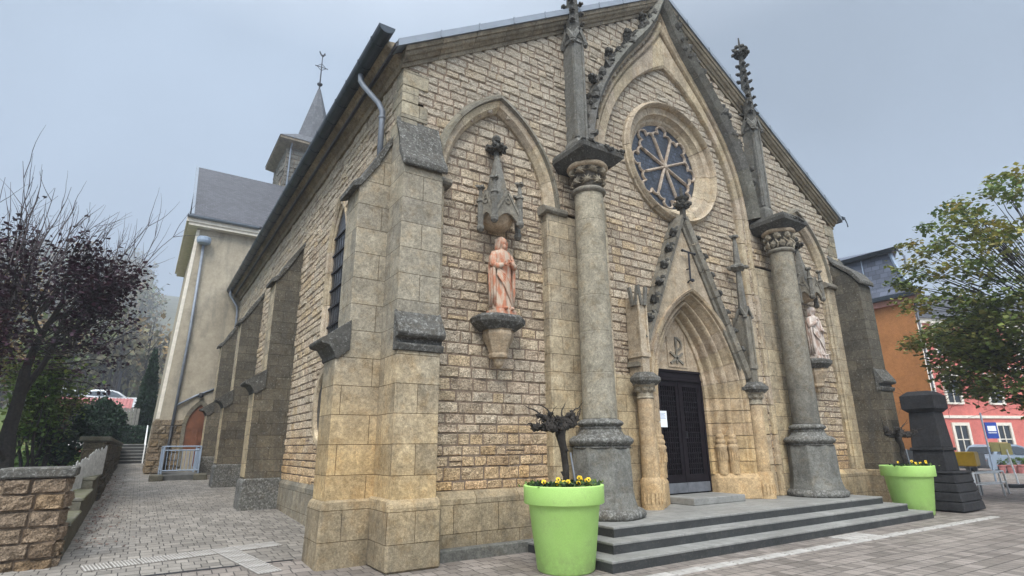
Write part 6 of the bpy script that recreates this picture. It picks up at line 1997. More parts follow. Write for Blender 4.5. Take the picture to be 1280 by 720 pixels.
for a, b_, z0, z1, n in ((6.0, 7.1, 0.82, 1.26, 7), (7.2, 8.3, 0.84, 1.42, 7), (8.4, 9.9, 1.06, 1.62, 9)):
    mb = MB()
    for k in range(n):
        y = a + (b_ - a) * k / (n - 1); lean = rf_.uniform(-0.03, 0.03); h = rf_.uniform(-0.04, 0.04)
        zt2 = z0 + (z1 - z0) + h + 0.12 * (k / n)
        x = -11.66 + (y - 6.0) * 0.125
        w = 0.032
        mb.prism([(-w, 0), (w, 0), (w + lean, zt2 - z0 - 0.05), (lean, zt2 - z0), (-w + lean, zt2 - z0 - 0.05)], lambda u, w_, d, y=y, z0=z0, x=x: (x + d * 0.5 + u * 0.6, y + u * 0.8 - d, z0 + w_), -0.010, 0.010, (rf_.uniform(.8, 1.1),) * 3)
    p_ = mb.build('picket_panel', M['whitewood'], pf)
    mb = MB()
    for q in (0.25, 0.75): mb.bar((-11.68 + (a - 6.05) * 0.125, a - 0.05, z0 + (z1 - z0) * q), (-11.68 + (b_ - 5.95) * 0.125, b_ + 0.05, z0 + (z1 - z0) * q), 0.02, 0.05)
    mb.build('fence_rail', M['whitewood'], pf)

gw = thing('garden_wall', (-18, 2.7, 0), 'low dark mossy stone wall running left from the pinkish pier', 'wall')
mb = MB()
masonry(mb, f_front(2.62), (-24.0, -12.06), (0.0, 0.86), lambda u, z: True, 16, hr=(0.16, 0.26), wr=(0.25, 0.6), res=0.12, proud=0.05, rough=0.03)
mb.mat = 1
mb.box((-24.0, 2.66, 0), (-12.02, 2.95, 0.86))
mb.build('wall', [M['wallstone'], M['mortar']], gw)
mb = MB(); mb.box((-24.05, 2.55, 0.86), (-12.07, 3.0, 0.95)); mb.build('coping', M['moss'], gw, bevel=0.02)
# garden ground left of the wall, up to the hillside
def garden_z(x, y):
    base = 0.25 + 0.05 * max(0, y - 2) + 0.012 * max(0, -12 - x) + 0.05 * noise.noise(Vector((x * .5, y * .5, 0)))
    return min(base, 0.9 + 0.02 * y) - (0.1 if y < 3 else 0)
mb = MB()
gx = [-60 + 3 * i for i in range(15)] + [-16 + 0.5 * i for i in range(9)] + [-11.6]
gy = [2.6 + 1.0 * i for i in range(28)]
o = len(mb.v)
for y in gy:
    for x in gx: mb.v.append((x, y, garden_z(x, y)))
for j in range(len(gy) - 1):
    for i in range(len(gx) - 1):
        a = o + j * len(gx) + i; mb.face((a, a + 1, a + len(gx) + 1, a + len(gx)))
tag(mb.build('garden_lawn', M['lawn']), kind='structure')
mb = MB(); rg = random.Random(9)
for k in range(9000):
    x = -11.75 - abs(rg.gauss(0, 2.2)); y = rg.uniform(2.9, 24)
    if rg.random() > 1.1 - abs(noise.noise(Vector((x * .6, y * .6, 3)))) * 0.6: continue
    p = Vector((x, y, garden_z(x, y) - 0.01)); g = rg.uniform(0.5, 1.5)
    h = rg.uniform(0.05, 0.2) * (1.6 if noise.noise(Vector((x, y, 0))) > 0.2 else 0.9)
    d = Vector((rg.gauss(0, .35), rg.gauss(0, .35), 1)).normalized()
    sd = d.cross(rvec(rg)).normalized() * rg.uniform(0.008, 0.03)
    mb.add([p - sd, p + sd, p + d * h], [(0, 1, 2)], (g, g, g * 0.8))
tag(mb.build('garden_grass', M['leaf_green']), kind='stuff', label='rough green grass and weeds in the garden behind the path wall')

# ------------------------------------------------------------------ trees
def grow(mb, tips, p, d, ln, r, depth, rng, up=0.15, spread=0.7, n=3, droop=0.0, shrink=0.72, seg=4, minr=0.004):
    pts = [p.copy()]; rad = [r]; q = p.copy(); dd = d.copy()
    for k in range(seg):
        dd = (dd + rvec(rng) * 0.16 + Vector((0, 0, up * 0.2 - droop * 0.2))).normalized()
        q = q + dd * ln / seg
        pts.append(q.copy()); rad.append(max(minr, r * (1 - 0.42 * (k + 1) / seg)))
    mb.tube(pts, rad, 8 if depth > 2 else (5 if depth > 0 else 4), cap=depth > 2)
    tips.append((depth, pts, dd))
    if depth == 0: return
    for k in range(n):
        t = 1.0 if k == 0 else rng.uniform(0.35, 0.95)
        i = min(seg, max(1, int(t * seg)))
        ax = dd.cross(rvec(rng)).normalized()
        nd = (Matrix.Rotation(rng.uniform(0.25, 1.0) * spread * (0.5 if k == 0 else 1.0), 3, ax) @ dd + Vector((0, 0, up * 0.5))).normalized()
        grow(mb, tips, pts[i], nd, ln * shrink * rng.uniform(0.8, 1.15), rad[i] * (0.8 if k == 0 else 0.6), depth - 1, rng, up, spread, n, droop, shrink, seg, minr)

def leafy(mb, tips, rng, maxdepth, per, size, keep=None, gauss=0.10, flat=0.4):
    for depth, pts, dd in tips:
        if depth > maxdepth: continue
        for a, b in zip(pts, pts[1:]):
            for k in range(per):
                p = a.lerp(b, rng.random()) + Vector((rng.gauss(0, gauss), rng.gauss(0, gauss), rng.gauss(0, gauss)))
                if keep and not keep(p, rng): continue
                d = rvec(rng); d.z = d.z * flat - 0.15
                g = rng.uniform(0.55, 1.45)
                leaf_quad(mb, p, d, Vector((rng.gauss(0, .5), rng.gauss(0, .5), 1)), size * rng.uniform(0.6, 1.25), (g, g * rng.uniform(0.9, 1.05), g * rng.uniform(0.7, 1)))

def tree(name, loc, label, seed, h, r, depth, leaf, size, per, spread=0.8, up=0.25, n=3, keep=None, lean=(0, 0), bare=0, maxdepth=2, cat='tree', group=None, bark='bark', gauss=0.12, trunk_f=0.35, shrink=0.72, multi=None):
    rng = random.Random(seed)
    root = thing(name, loc, label, cat, group)
    L = Vector(loc); mb = MB(); tips = []
    stems = multi or [(0, 0, lean[0], lean[1], 1)]
    for sx, sy, lx, ly, f in stems:
        grow(mb, tips, L + Vector((sx, sy, -0.05)), Vector((lx, ly, 1)).normalized(), h * trunk_f * f, r * f, depth, rng, up, spread, n, 0, shrink)
    mb.build('trunk', M[bark], root)
    mb = MB()
    leafy(mb, tips, rng, maxdepth, per, size, keep, gauss)
    if mb.f: mb.build('crown', M[leaf], root)
    return root

# purple plum: dense dark below, thin bare twigs with a few leaves at the top
def keep_plum(p, rng):
    z = p.z
    return rng.random() < (1.0 if z < 5.2 else max(0.04, 1.0 - (z - 5.2) * 0.5))
tree('plum_tree', (-12.95, 9.4, garden_z(-12.95, 9.4)), 'dark purple leaved tree with bare twigs on top at the left edge of the garden', 21, 8.3, 0.20, 5, 'leaf_purple', 0.12, 6, spread=0.95, up=0.30, n=3, keep=keep_plum, lean=(0.03, -0.05), maxdepth=2, gauss=0.18, trunk_f=0.36)
tree('plum_tree', (-15.2, 12.0, garden_z(-15.2, 12)), 'second dark purple tree behind the first at the very left edge', 33, 8.6, 0.17, 5, 'leaf_purple', 0.14, 7, spread=0.9, up=0.3, n=3, keep=keep_plum, maxdepth=2, gauss=0.18)
PCV = Vector((-13.5, 9.3, 4.55))
def clusters(root, cen, rad, n, leaf, rng_seed, size, gate=-0.12, per=(26, 60), f=0.55, rr=(0.25, 0.55), inner=0.55):
    rm = random.Random(rng_seed); mb = MB(); mt = MB(); made = 0
    while made < n:
        v = rvec(rm) * rm.random() ** 0.33
        c_ = cen + Vector((v.x * rad[0], v.y * rad[1], v.z * rad[2]))
        if noise.noise(c_ * f + Vector((rng_seed, 7, 1))) < gate: continue
        made += 1
        base = cen + (c_ - cen) * inner + Vector((0, 0, -0.4))
        mt.tube([base, base.lerp(c_, 0.5) + rvec(rm) * 0.15, c_], [0.018, 0.011, 0.004], 4, cap=False)
        r_ = rm.uniform(*rr)
        for q in range(rm.randint(*per)):
            w_ = rvec(rm) * rm.random() ** 0.5 * r_
            d = rvec(rm); d.z = d.z * 0.4 - 0.2
            g = rm.uniform(0.6, 1.5)
            leaf_quad(mb, c_ + Vector((w_.x, w_.y, w_.z * 0.6)), d, Vector((rm.gauss(0, .5), rm.gauss(0, .5), 1)), size * rm.uniform(0.65, 1.25), (g, g, g))
    mb.build('leaf_clusters', M[leaf], root); mt.build('twigs', M['bark'], root)
plum = next(o for o in ROOTS if o.name.startswith('plum_tree'))
clusters(plum, PCV, (2.8, 2.4, 2.45), 165, 'leaf_purple', 5, 0.11, gate=-0.02, per=(12, 40))
clusters(plum, Vector((-12.0, 8.6, 4.4)), (1.25, 1.2, 0.9), 26, 'leaf_purple', 8, 0.10, gate=-0.3, per=(8, 24), rr=(0.15, 0.35))
mb = MB(); rtw = random.Random(31)
for k in range(120):
    a = rtw.uniform(0, 2 * PI); r_ = 2.3 * math.sqrt(rtw.random())
    p = PCV + Vector((r_ * math.cos(a), r_ * math.sin(a) * 0.9, 1.0 + 0.9 * (1 - r_ / 2.3)))
    d = Vector((math.cos(a) * 0.35, math.sin(a) * 0.35, 1)).normalized()
    def shoot(p, d, ln, r, lv):
        P = [p]; n = 6
        for q in range(n):
            d = (d + rvec(rtw) * 0.14 + Vector((0, 0, 0.03))).normalized(); P.append(P[-1] + d * ln / n)
        mb.tube(P, [r * (1 - 0.75 * q / n) for q in range(n + 1)], 4, cap=False)
        if lv:
            for q in range(rtw.randint(2, 4)):
                i = rtw.randint(1, n - 1); ax = d.orthogonal(); nd = (Matrix.Rotation(rtw.uniform(0.3, 0.7), 3, rvec(rtw)) @ d).normalized()
                shoot(P[i], nd, ln * rtw.uniform(0.35, 0.6), r * 0.55, lv - 1)
    shoot(p, d, rtw.uniform(0.9, 2.3), 0.016, 1)
M['twig'] = plain('thin grey brown twig', (0.075, 0.06, 0.06), 0.9, var=0.3, scale=10)
mb.build('bare_twigs', M['twig'], plum)
tree('garden_shrub', (-12.75, 11.4, garden_z(-12.7, 11.4)), 'tall multi stemmed green shrub standing in the grass behind the pier', 5, 3.4, 0.05, 4, 'leaf_green', 0.12, 2, spread=0.7, up=0.5, n=3, multi=[(-.3, 0, -.25, 0, 1), (0, .2, .05, .1, 1.1), (.2, -.1, .2, 0, .9), (.05, -.2, .1, -.1, 1), (-.15, .2, -.1, .1, 1)], cat='shrub', maxdepth=2, gauss=0.14, trunk_f=0.42)
tree('leaning_tree', (-12.35, 12.2, garden_z(-12.3, 12.2)), 'small dark leaved tree leaning right over the garden grass', 16, 2.0, 0.09, 4, 'leaf_dark', 0.10, 6, spread=1.0, up=0.2, n=3, lean=(0.55, 0.3), maxdepth=3, gauss=0.12, trunk_f=0.5)
tree('red_shrub', (-12.9, 17.0, garden_z(-12.9, 17)), 'rusty red autumn shrub behind the leaning garden tree', 44, 2.2, 0.05, 4, 'leaf_red', 0.11, 5, spread=0.9, up=0.35, n=3, cat='shrub', maxdepth=2, gauss=0.14, trunk_f=0.4)
tree('birch_tree', (-15.5, 20.0, garden_z(-15.5, 20)), 'slim tree with thin yellow autumn leaves behind the purple tree', 51, 7.5, 0.10, 5, 'leaf_gold', 0.13, 2, spread=0.6, up=0.5, n=3, maxdepth=1, gauss=0.2)
tree('green_tree', (-16.2, 17.5, garden_z(-16, 17.5)), 'mid green leafy tree between the purple tree and the hillside', 61, 4.6, 0.10, 5, 'leaf_green', 0.15, 3, spread=0.9, up=0.3, n=3, maxdepth=2, gauss=0.2)

def bush(name, loc, rx, ry, rz, leaf, n, size, seed, label, cat='bush', cone=False):
    rng = random.Random(seed)
    root = thing(name, loc, label, cat)
    L = Vector(loc); mb = MB()
    for k in range(n):
        v = rvec(rng) * (rng.random() ** 0.22)
        f = (1 - 0.85 * (v.z * 0.5 + 0.5)) if cone else 1
        f = max(0.25, f) if cone else 1
        w = 1 + 0.25 * noise.noise(v * 2.5 + Vector((seed, 0, 0)))
        p = L + Vector((v.x * rx * f * w, v.y * ry * f * w, rz + v.z * rz * w))
        d = (v + rvec(rng) * 0.8); 
        if cone: d.z = abs(d.z) + 0.6
        g = rng.uniform(0.5, 1.5)
        leaf_quad(mb, p, d, rvec(rng), size * rng.uniform(0.6, 1.3), (g, g, g))
    cr_ = mb.build('crown', M[leaf], root)
    mb = MB(); mb.tube([L - Vector((0, 0, 0.1)), L + Vector((0.05, 0, rz)), L + Vector((0, 0.05, rz * 1.5))], [0.06, 0.045, 0.02], 6)
    for k in range(7):
        d = rvec(rng); d.z = abs(d.z)
        mb.tube([L + Vector((0, 0, rz * 0.6)), L + Vector((d.x * rx * 0.7, d.y * ry * 0.7, rz * (0.8 + d.z * 0.8)))], [0.025, 0.01], 5)
    mb.build('trunk', M['bark'], root)
bush('evergreen_bush', (-11.95, 22.0, 1.75), 0.85, 0.9, 1.0, 'leaf_dark', 6500, 0.12, 3, 'dark rounded evergreen bush behind the end of the garden wall')
bush('conifer', (-10.35, 33.0, 1.9), 0.8, 0.85, 2.9, 'leaf_dark', 6000, 0.16, 4, 'tall narrow dark conifer beside the transept corner', 'conifer', True)
bush('low_hedge', (-11.0, 31.5, 1.9), 1.6, 0.6, 0.55, 'leaf_dark', 4000, 0.12, 6, 'low clipped hedge above the steps at the end of the path', 'hedge')
bush('flowering_bush', (-12.6, 14.0, garden_z(-12.6, 14)), 0.8, 0.8, 0.45, 'leaf_green', 2500, 0.1, 12, 'low light green bush growing in the garden grass')
#bush('grey_bush', (-14.0, 18.5, 1.1), 1.3, 1.0, 0.8, 'leaf_green', 4000, 0.12, 13, 'broad green bush behind the multi stemmed shrub')

# stall roof, plank fence, cars, white barrier beyond the garden
M['redtile'] = plain('faded red tiles', (0.36, 0.135, 0.125), 0.75, var=0.3, scale=8)
M['planks'] = plain('grey planks', (0.20, 0.19, 0.17), 0.9, var=0.3, scale=6)
SHZ = 1.75
sh = thing('garden_shed', (-13.0, 33, 3.2), 'low garden shed with a faded red ribbed roof beyond the evergreen bush', 'shed')
mb = MB(); mb.box((-15.6, 34.0, 2.2), (-11.4, 37.0, 3.95)); mb.build('wall', M['planks'], sh)
mb = MB()
mb.hexa([(-15.9, 33.6, 3.950), (-11.1, 33.6, 3.950), (-11.1, 37.5, 4.850), (-15.9, 37.5, 4.850)], [(-15.9, 33.6, 4.050), (-11.1, 33.6, 4.050), (-11.1, 37.5, 4.950), (-15.9, 37.5, 4.950)])
for k in range(25): mb.hexa([(-15.85 + k * .19, 33.6, 4.055), (-15.79 + k * .19, 33.6, 4.055), (-15.79 + k * .19, 37.5, 4.955), (-15.85 + k * .19, 37.5, 4.955)], [(-15.84 + k * .19, 33.6, 4.100), (-15.80 + k * .19, 33.6, 4.100), (-15.80 + k * .19, 37.5, 5.000), (-15.84 + k * .19, 37.5, 5.000)])
mb.build('roof', M['redtile'], sh)
ch_ = thing('garden_barbecue', (-13.0, 26.0, 1.2), 'small pale masonry barbecue with a brick hearth in the garden', 'barbecue')
mb = MB(); mb.box((-13.4, 25.7, 1.0), (-12.7, 26.3, 1.55)); mb.build('base', M['rosepale'], ch_, bevel=0.02)
mb = MB(); mb.box((-13.4, 25.7, 1.55), (-12.7, 26.3, 1.8)); mb.build('hearth', M['redtile'], ch_)
mb = MB(); mb.hexa([(-13.5, 25.6, 1.8), (-12.6, 25.6, 1.8), (-12.6, 26.4, 1.8), (-13.5, 26.4, 1.8)], [(-12.95, 25.9, 2.35), (-12.7, 25.9, 2.35), (-12.7, 26.2, 2.35), (-12.95, 26.2, 2.35)]); mb.box((-12.95, 25.9, 2.35), (-12.7, 26.2, 2.9)); mb.build('chimney', M['whitewood'], ch_)
pk = thing('plank_fence', (-11.4, 32, 1.8), 'grey plank fence between the evergreen bush and the conifer', 'fence')
mb = MB()
for k in range(10): mb.box((-12.3 + k * 0.17, 32.0, 1.8), (-12.15 + k * 0.17, 32.05, 4.0 + 0.02 * (k % 3)))
mb.build('planks', M['planks'], pk)

M['carwhite'] = plain('white car paint', (0.72, 0.73, 0.74), 0.25, var=0.02, spec=0.6)
M['cargrey'] = plain('grey blue car paint', (0.20, 0.24, 0.29), 0.25, var=0.02, spec=0.6)
M['carglass'] = plain('dark car glass', (0.02, 0.025, 0.03), 0.08, spec=0.8, var=0.05)
M['tyre'] = plain('tyre rubber', (0.02, 0.02, 0.02), 0.8)
M['rim'] = plain('alloy rim', (0.4, 0.4, 0.42), 0.35, 0.8)
M['lampred'] = plain('red lamp lens', (0.4, 0.02, 0.02), 0.2)
def car(loc, rz, paint, label, group=None):
    root = thing('parked_car', loc, label, 'car', group)
    c, s = math.cos(rz), math.sin(rz)
    def T(x, y, z): return (loc[0] + x * c - y * s, loc[1] + x * s + y * c, loc[2] + z)
    side = [(-2.0, 0.32), (-2.08, 0.55), (-2.02, 0.82), (-1.85, 0.95), (-1.55, 1.0), (-1.25, 1.38), (-0.9, 1.48), (0.2, 1.46), (0.55, 1.36), (1.12, 0.98), (1.85, 0.85), (2.05, 0.66), (2.08, 0.4), (1.95, 0.28)]
    mb = MB()
    def wy(z): return 0.86 - max(0, z - 0.95) * 0.32
    o = len(mb.v); n = len(side)
    for sgn in (-1, 1):
        for x, z in side: mb.v.append(T(x, sgn * wy(z), z))
    for i in range(n):
        j = (i + 1) % n; mb.face((o + i, o + j, o + n + j, o + n + i))
    mb.face([o + i for i in range(n)]); mb.face([o + n + i for i in range(n)][::-1])
    body = mb.build('body', paint, root, bevel=0.05)
    for sgn in (-1, 1):
        for poly in ([(-1.38, 1.03), (-1.14, 1.36), (-0.3, 1.42), (-0.3, 1.02)], [(-0.22, 1.02), (-0.22, 1.42), (0.2, 1.41), (0.5, 1.31), (0.95, 1.0)]):
            mb = MB(); mb.add([T(x, sgn * (wy(z) + 0.006), z) for x, z in poly], [tuple(range(len(poly)))]); mb.build('window', M['carglass'], body)
    for (xa, za), (xb, zb) in (((1.10, 1.0), (0.58, 1.36)), ((-1.52, 1.02), (-1.24, 1.38))):
        mb = MB(); e_ = 0.02 * (1 if xa > 0 else -1)
        mb.add([T(xa + e_, -wy(za) + .1, za + .01), T(xa + e_, wy(za) - .1, za + .01), T(xb + e_, wy(zb) - .08, zb + .01), T(xb + e_, -wy(zb) + .08, zb + .01)], [(0, 1, 2, 3)]); mb.build('windscreen', M['carglass'], body)
    for x in (-1.28, 1.28):
        for sgn in (-1, 1):
            mb = MB()
            mb.tube([T(x, sgn * 0.70, 0.31), T(x, sgn * 0.88, 0.31)], 0.31, 18); w = mb.build('wheel', M['tyre'], root)
            mb = MB(); mb.tube([T(x, sgn * 0.86, 0.31), T(x, sgn * 0.892, 0.31)], 0.2, 12); mb.build('rim', M['rim'], w)
    for x, m in ((2.04, M['white']), (-2.03, M['lampred'])):
        for sgn in (-1, 1):
            mb = MB(); mb.blob(T(x * 0.985, sgn * 0.66, 0.70), 0.12, 1, 0.05, 1, (0.7, 1.2, 0.7)); mb.build('headlight' if x > 0 else 'tail_light', m, root)
    return root
car((-15.6, 45.5, 4.6), R(8), M['carwhite'], 'white car parked beyond the red shed roof, the left of two', 'white cars parked beyond the garden')
car((-12.9, 46.5, 4.65), R(4), M['carwhite'], 'white car parked beyond the shed and close to the lamp post, the right of two', 'white cars parked beyond the garden')
mb = MB(); mb.hexa([(-40, 43, 1.0), (5, 43, 1.0), (5, 60, 1.0), (-40, 60, 1.0)], [(-40, 43, 4.40), (5, 43, 4.40), (5, 60, 4.9), (-40, 60, 4.9)])
tag(mb.build('road', M['asphalt']), kind='structure')
wb = thing('white_barrier', (-11, 56, 5.8), 'long white roadside barrier below the wooded hillside', 'barrier')
mb = MB(); mb.box((-16.0, 56, 4.7), (-3, 56.15, 6.4)); mb.build('panel', M['white'], wb)
lp = thing('street_post', (-12.6, 54, 5.7), 'thin dark post standing by the white barrier', 'post')
mb = MB(); mb.tube([(-12.6, 54, 4.6), (-12.6, 54, 8.6)], 0.10, 6); mb.build('post', M['iron'], lp)

# hillside with its autumn wood
HS = 2.3
def hill_z(x, y):
    x /= HS; y /= HS
    return 5.0 + HS * (min(max(0, y - 50), 110) * 0.335 + 5 * noise.noise(Vector((x * .012, y * .012, 1))) * min(1, max(0, y - 50) / 60))
mb = MB()
mb2 = MB()
for (ya, za), (yb, zb) in (((29.5, 0.9), (31.0, 1.9)), ((31.0, 1.9), (36.0, 3.3)), ((36.0, 3.3), (43.0, 4.35))):
    mb2.add([(-60, ya, za), (-9.0, ya, za), (-9.0, yb, zb), (-60, yb, zb)], [(0, 1, 2, 3)])
tag(mb2.build('garden_bank', M['lawn']), kind='structure')
hx = [-420 + 22 * i for i in range(24)]; hy = [60 + 14 * i for i in range(26)]
o = len(mb.v)
for y in hy:
    for x in hx: mb.v.append((x, y, hill_z(x, y) if y > 60 else 5.0))
for j in range(len(hy) - 1):
    for i in range(len(hx) - 1):
        a = o + j * len(hx) + i; mb.face((a, a + 1, a + len(hx) + 1, a + len(hx)))
tag(mb.build('hill', M['hillside']), kind='structure')
mb = MB(); rh = random.Random(77)
mb.mat = 0
for k in range(1500):
    y = 66 + 330 * rh.random() ** 0.9
    x = rh.uniform(-1.05 * y, -0.06 * y) if rh.random() < 0.55 else rh.uniform(-0.62 * y, -0.06 * y)
    z = hill_z(x, y); h = rh.uniform(9, 14) * (1 + max(0, y - 100) / 260)
    sparse = rh.random() < 0.35
    cr_ = h * rh.uniform(0.2, 0.32)
    hue = rh.choice([(1, 1, 1), (1.5, 1.15, 0.8), (0.8, 1.1, 0.7), (1.3, 1.0, 0.9), (0.75, 0.8, 0.75)])
    mb.mat = 1
    mb.tube([(x, y, z - 0.3), (x + rh.uniform(-.3, .3), y, z + h * 0.5), (x, y, z + h)], [0.22, 0.14, 0.03], 4, cap=False)
    for q in range(16 if sparse else 8):
        a = rh.uniform(0, 2 * PI); zz = z + h * rh.uniform(0.35, 0.9)
        mb.tube([(x, y, zz), (x + math.cos(a) * cr_ * 0.8, y + math.sin(a) * cr_ * 0.8, zz + h * rh.uniform(.1, .25))], [0.07, 0.015], 3, cap=False)
    mb.mat = 0
    for q in range(40 if sparse else 110):
        v = rvec(rh) * rh.random() ** 0.35
        p = Vector((x, y, z + h * 0.66)) + Vector((v.x * cr_, v.y * cr_, v.z * h * 0.36))
        g = rh.uniform(0.6, 1.4)
        leaf_quad(mb, p, rvec(rh), rvec(rh), rh.uniform(0.35, 0.8) * (1 + y / 300), (g * hue[0], g * hue[1], g * hue[2]))
tag(mb.build('hillside_wood', [M['leaf_far'], M['bark']]), kind='stuff', label='misty autumn wood covering the hillside')

for k, (bx_, by_) in enumerate(((-19.5, 9.0), (-23.0, 13.5), (-27.0, 10.0))):
    bush('garden_bush', (bx_, by_, garden_z(bx_, by_)), 1.5, 1.4, 1.2 + 0.2 * k, ('leaf_green', 'leaf_dark', 'leaf_gold')[k], 3500, 0.14, 70 + k, ('broad green bush on the open lawn left of the purple trees', 'dark bush on the open lawn farther left', 'yellowing bush at the far left of the lawn')[k])

# ------------------------------------------------------------------ right side: monument, street things
M['blackstone'] = ashlar_mat('black weathered stone', (0.030, 0.030, 0.033), (0.036, 0.035, 0.036), joints=False, dark=0.2, dstain=(0.012, 0.012, 0.013))
mon = thing('stone_monument', (6.95, -1.75, 0), 'dark stone pedestal with tapering shaft and block top, right of the steps under the maple', 'monument')
mx, my = 7.06, -1.70
def fr_(h0, h1, z0, z1, mb, k=1.0): mb.hexa([(mx - h0 * k, my - h0, z0), (mx + h0 * k, my - h0, z0), (mx + h0 * k, my + h0, z0), (mx - h0 * k, my + h0, z0)], [(mx - h1 * k, my - h1, z1), (mx + h1 * k, my - h1, z1), (mx + h1 * k, my + h1, z1), (mx - h1 * k, my + h1, z1)])
mb = MB(); z = 0.03
for k in range(4):
    h0 = 0.66 - 0.03 * k; fr_(h0, h0 - 0.03, z, z + 0.205, mb); z += 0.215
fr_(0.56, 0.56, z, z + 0.06, mb)
mb.build('plinth', M['blackstone'], mon, bevel=0.02)
mb = MB(); fr_(0.37, 0.35, 0.95, 1.45, mb); fr_(0.39, 0.39, 1.45, 1.53, mb); fr_(0.35, 0.29, 1.53, 2.42, mb); mb.build('shaft', M['blackstone'], mon, bevel=0.015)
mb = MB(); fr_(0.30, 0.40, 2.42, 2.52, mb); fr_(0.40, 0.40, 2.52, 2.86, mb); fr_(0.40, 0.25, 2.86, 2.98, mb); mb.build('cap_block', M['blackstone'], mon, bevel=0.02)

M['yellow'] = plain('mustard yellow paint', (0.46, 0.27, 0.012), 0.5, var=0.12, scale=5)
M['greybox'] = plain('dull grey metal', (0.17, 0.17, 0.165), 0.6, var=0.2)
yb = thing('yellow_box', (11.5, -1.3, 0.8), 'mustard yellow box with a grey end mounted beside the dark monument', 'box')
def at(u, v, t):
    return CAM + (fw + rt_ * ((u - 640) / 692.494) - up_ * ((v - 360) / 692.494)) * t
a = at(1206, 571, 17.5); 
mb = MB()
ax = Vector((1, 0.12, 0)).normalized(); ay = Vector((-0.12, 1, 0)).normalized()
def obx(mb, p, u0, u1, v0, v1, z0, z1):
    P = [p + ax * u + ay * v for u, v in ((u0, v0), (u1, v0), (u1, v1), (u0, v1))]
    mb.hexa([q + Vector((0, 0, z0)) for q in P], [q + Vector((0, 0, z1)) for q in P])
a.z = 0
obx(mb, a, 0, 0.55, -0.25, 0.30, 0.92, 1.36); mb.build('case', M['yellow'], yb, bevel=0.03)
mb = MB(); obx(mb, a, 0.55, 1.5, -0.22, 0.27, 0.90, 1.32); mb.build('grey_case', M['greybox'], yb, bevel=0.02)
for u_ in (0.2, 1.1):
    mb = MB(); obx(mb, a, u_, u_ + 0.1, -0.02, 0.08, 0, 0.92); mb.build('post', M['greybox'], yb)
br_ = thing('bicycle_rack', (12.6, -1.2, 0), 'white tubular barrier frame standing beside the monument', 'barrier')
mb = MB()
for k, (u0, u1) in enumerate(((1218, 1250), (1222, 1256))):
    p, q = at(u0, 600, 17.2 + k * 0.7), at(u1, 600, 17.6 + k * 0.7)
    p.z = q.z = 0
    mb.tube([p, p + Vector((0, 0, 0.72)), q + Vector((0, 0, 0.72)), q + Vector((0.12, 0, 0))], 0.028, 8)
    mb.tube([p + Vector((0, 0, 0.38)), q + Vector((0.05, 0, 0.38))], 0.02, 6)
mb.build('frame', M['white'], br_, smooth=True)
bn = thing('metal_bench', (7.2, 0.6, 0), 'grey metal bench behind the right planter', 'bench')
mb = MB(); mb.box((6.9, -0.2, 0.98), (9.0, 0.15, 1.04)); mb.build('top', M['greybox'], bn, bevel=0.01)
for x in (7.0, 8.9):
    mb = MB(); mb.box((x - 0.03, -0.15, 0), (x + 0.03, 0.1, 0.98)); mb.build('leg', M['greybox'], bn)

# bus stop sign, small sign with foot, street post
M['signblue'] = plain('blue sign face', (0.02, 0.06, 0.30), 0.4, var=0.05)
M['signtan'] = plain('tan board', (0.42, 0.30, 0.14), 0.7, var=0.15)
M['olive'] = plain('olive yellow panel', (0.38, 0.32, 0.11), 0.6, var=0.15)
bs2 = thing('bus_stop_sign', (19.0, 1.2, 0), 'blue bus stop sign with a white panel on a grey post', 'sign')
c = at(1240, 538, 24.0)
rdir = Vector((rt_.x, rt_.y, 0)).normalized(); fdir = Vector((fw.x, fw.y, 0)).normalized()
def panel(mb, c, w, h, dz, th=0.04, off=0.0):
    P = [c + rdir * (s * w / 2) + fdir * (off + q) for s, q in ((-1, 0), (1, 0), (1, th), (-1, th))]
    mb.hexa([p + Vector((0, 0, dz - h / 2)) for p in P], [p + Vector((0, 0, dz + h / 2)) for p in P])
mb = MB(); panel(mb, c, 0.50, 0.68, 0.0); p_ = mb.build('panel', M['signblue'], bs2)
mb = MB(); panel(mb, c, 0.36, 0.22, 0.08, 0.01, -0.012); panel(mb, c, 0.36, 0.03, -0.10, 0.01, -0.012); mb.build('white_field', M['white'], p_)
mb = MB(); g0 = c - rdir * 0.34; mb.tube([Vector((g0.x, g0.y, 0)), Vector((g0.x, g0.y, c.z + 0.75))], 0.035, 8); mb.build('post', M['greypaint'], bs2)
mb = MB(); panel(mb, c + rdir * 0.1, 0.9, 0.18, -0.58); mb.build('timetable_board', M['signtan'], bs2)
fs = thing('footed_sign', (20, -0.5, 0), 'olive board on a white post with a heavy black foot', 'sign')
c = at(1258, 562, 21.0)
mb = MB(); panel(mb, c, 0.42, 0.42, 0.02); panel(mb, c - rdir * 0.4, 0.34, 0.34, 0.1); mb.build('board', M['olive'], fs)
g0 = Vector((c.x, c.y, 0)) + rdir * 0.15
mb = MB(); mb.tube([g0 + Vector((0, 0, 0.08)), Vector((c.x, c.y, c.z))], 0.03, 8); mb.build('post', M['white'], fs)
mb = MB(); panel(mb, g0 + rdir * 0.05, 0.95, 0.12, 0.07, 0.35, -0.17); mb.build('foot', M['tyre'], fs, bevel=0.02)

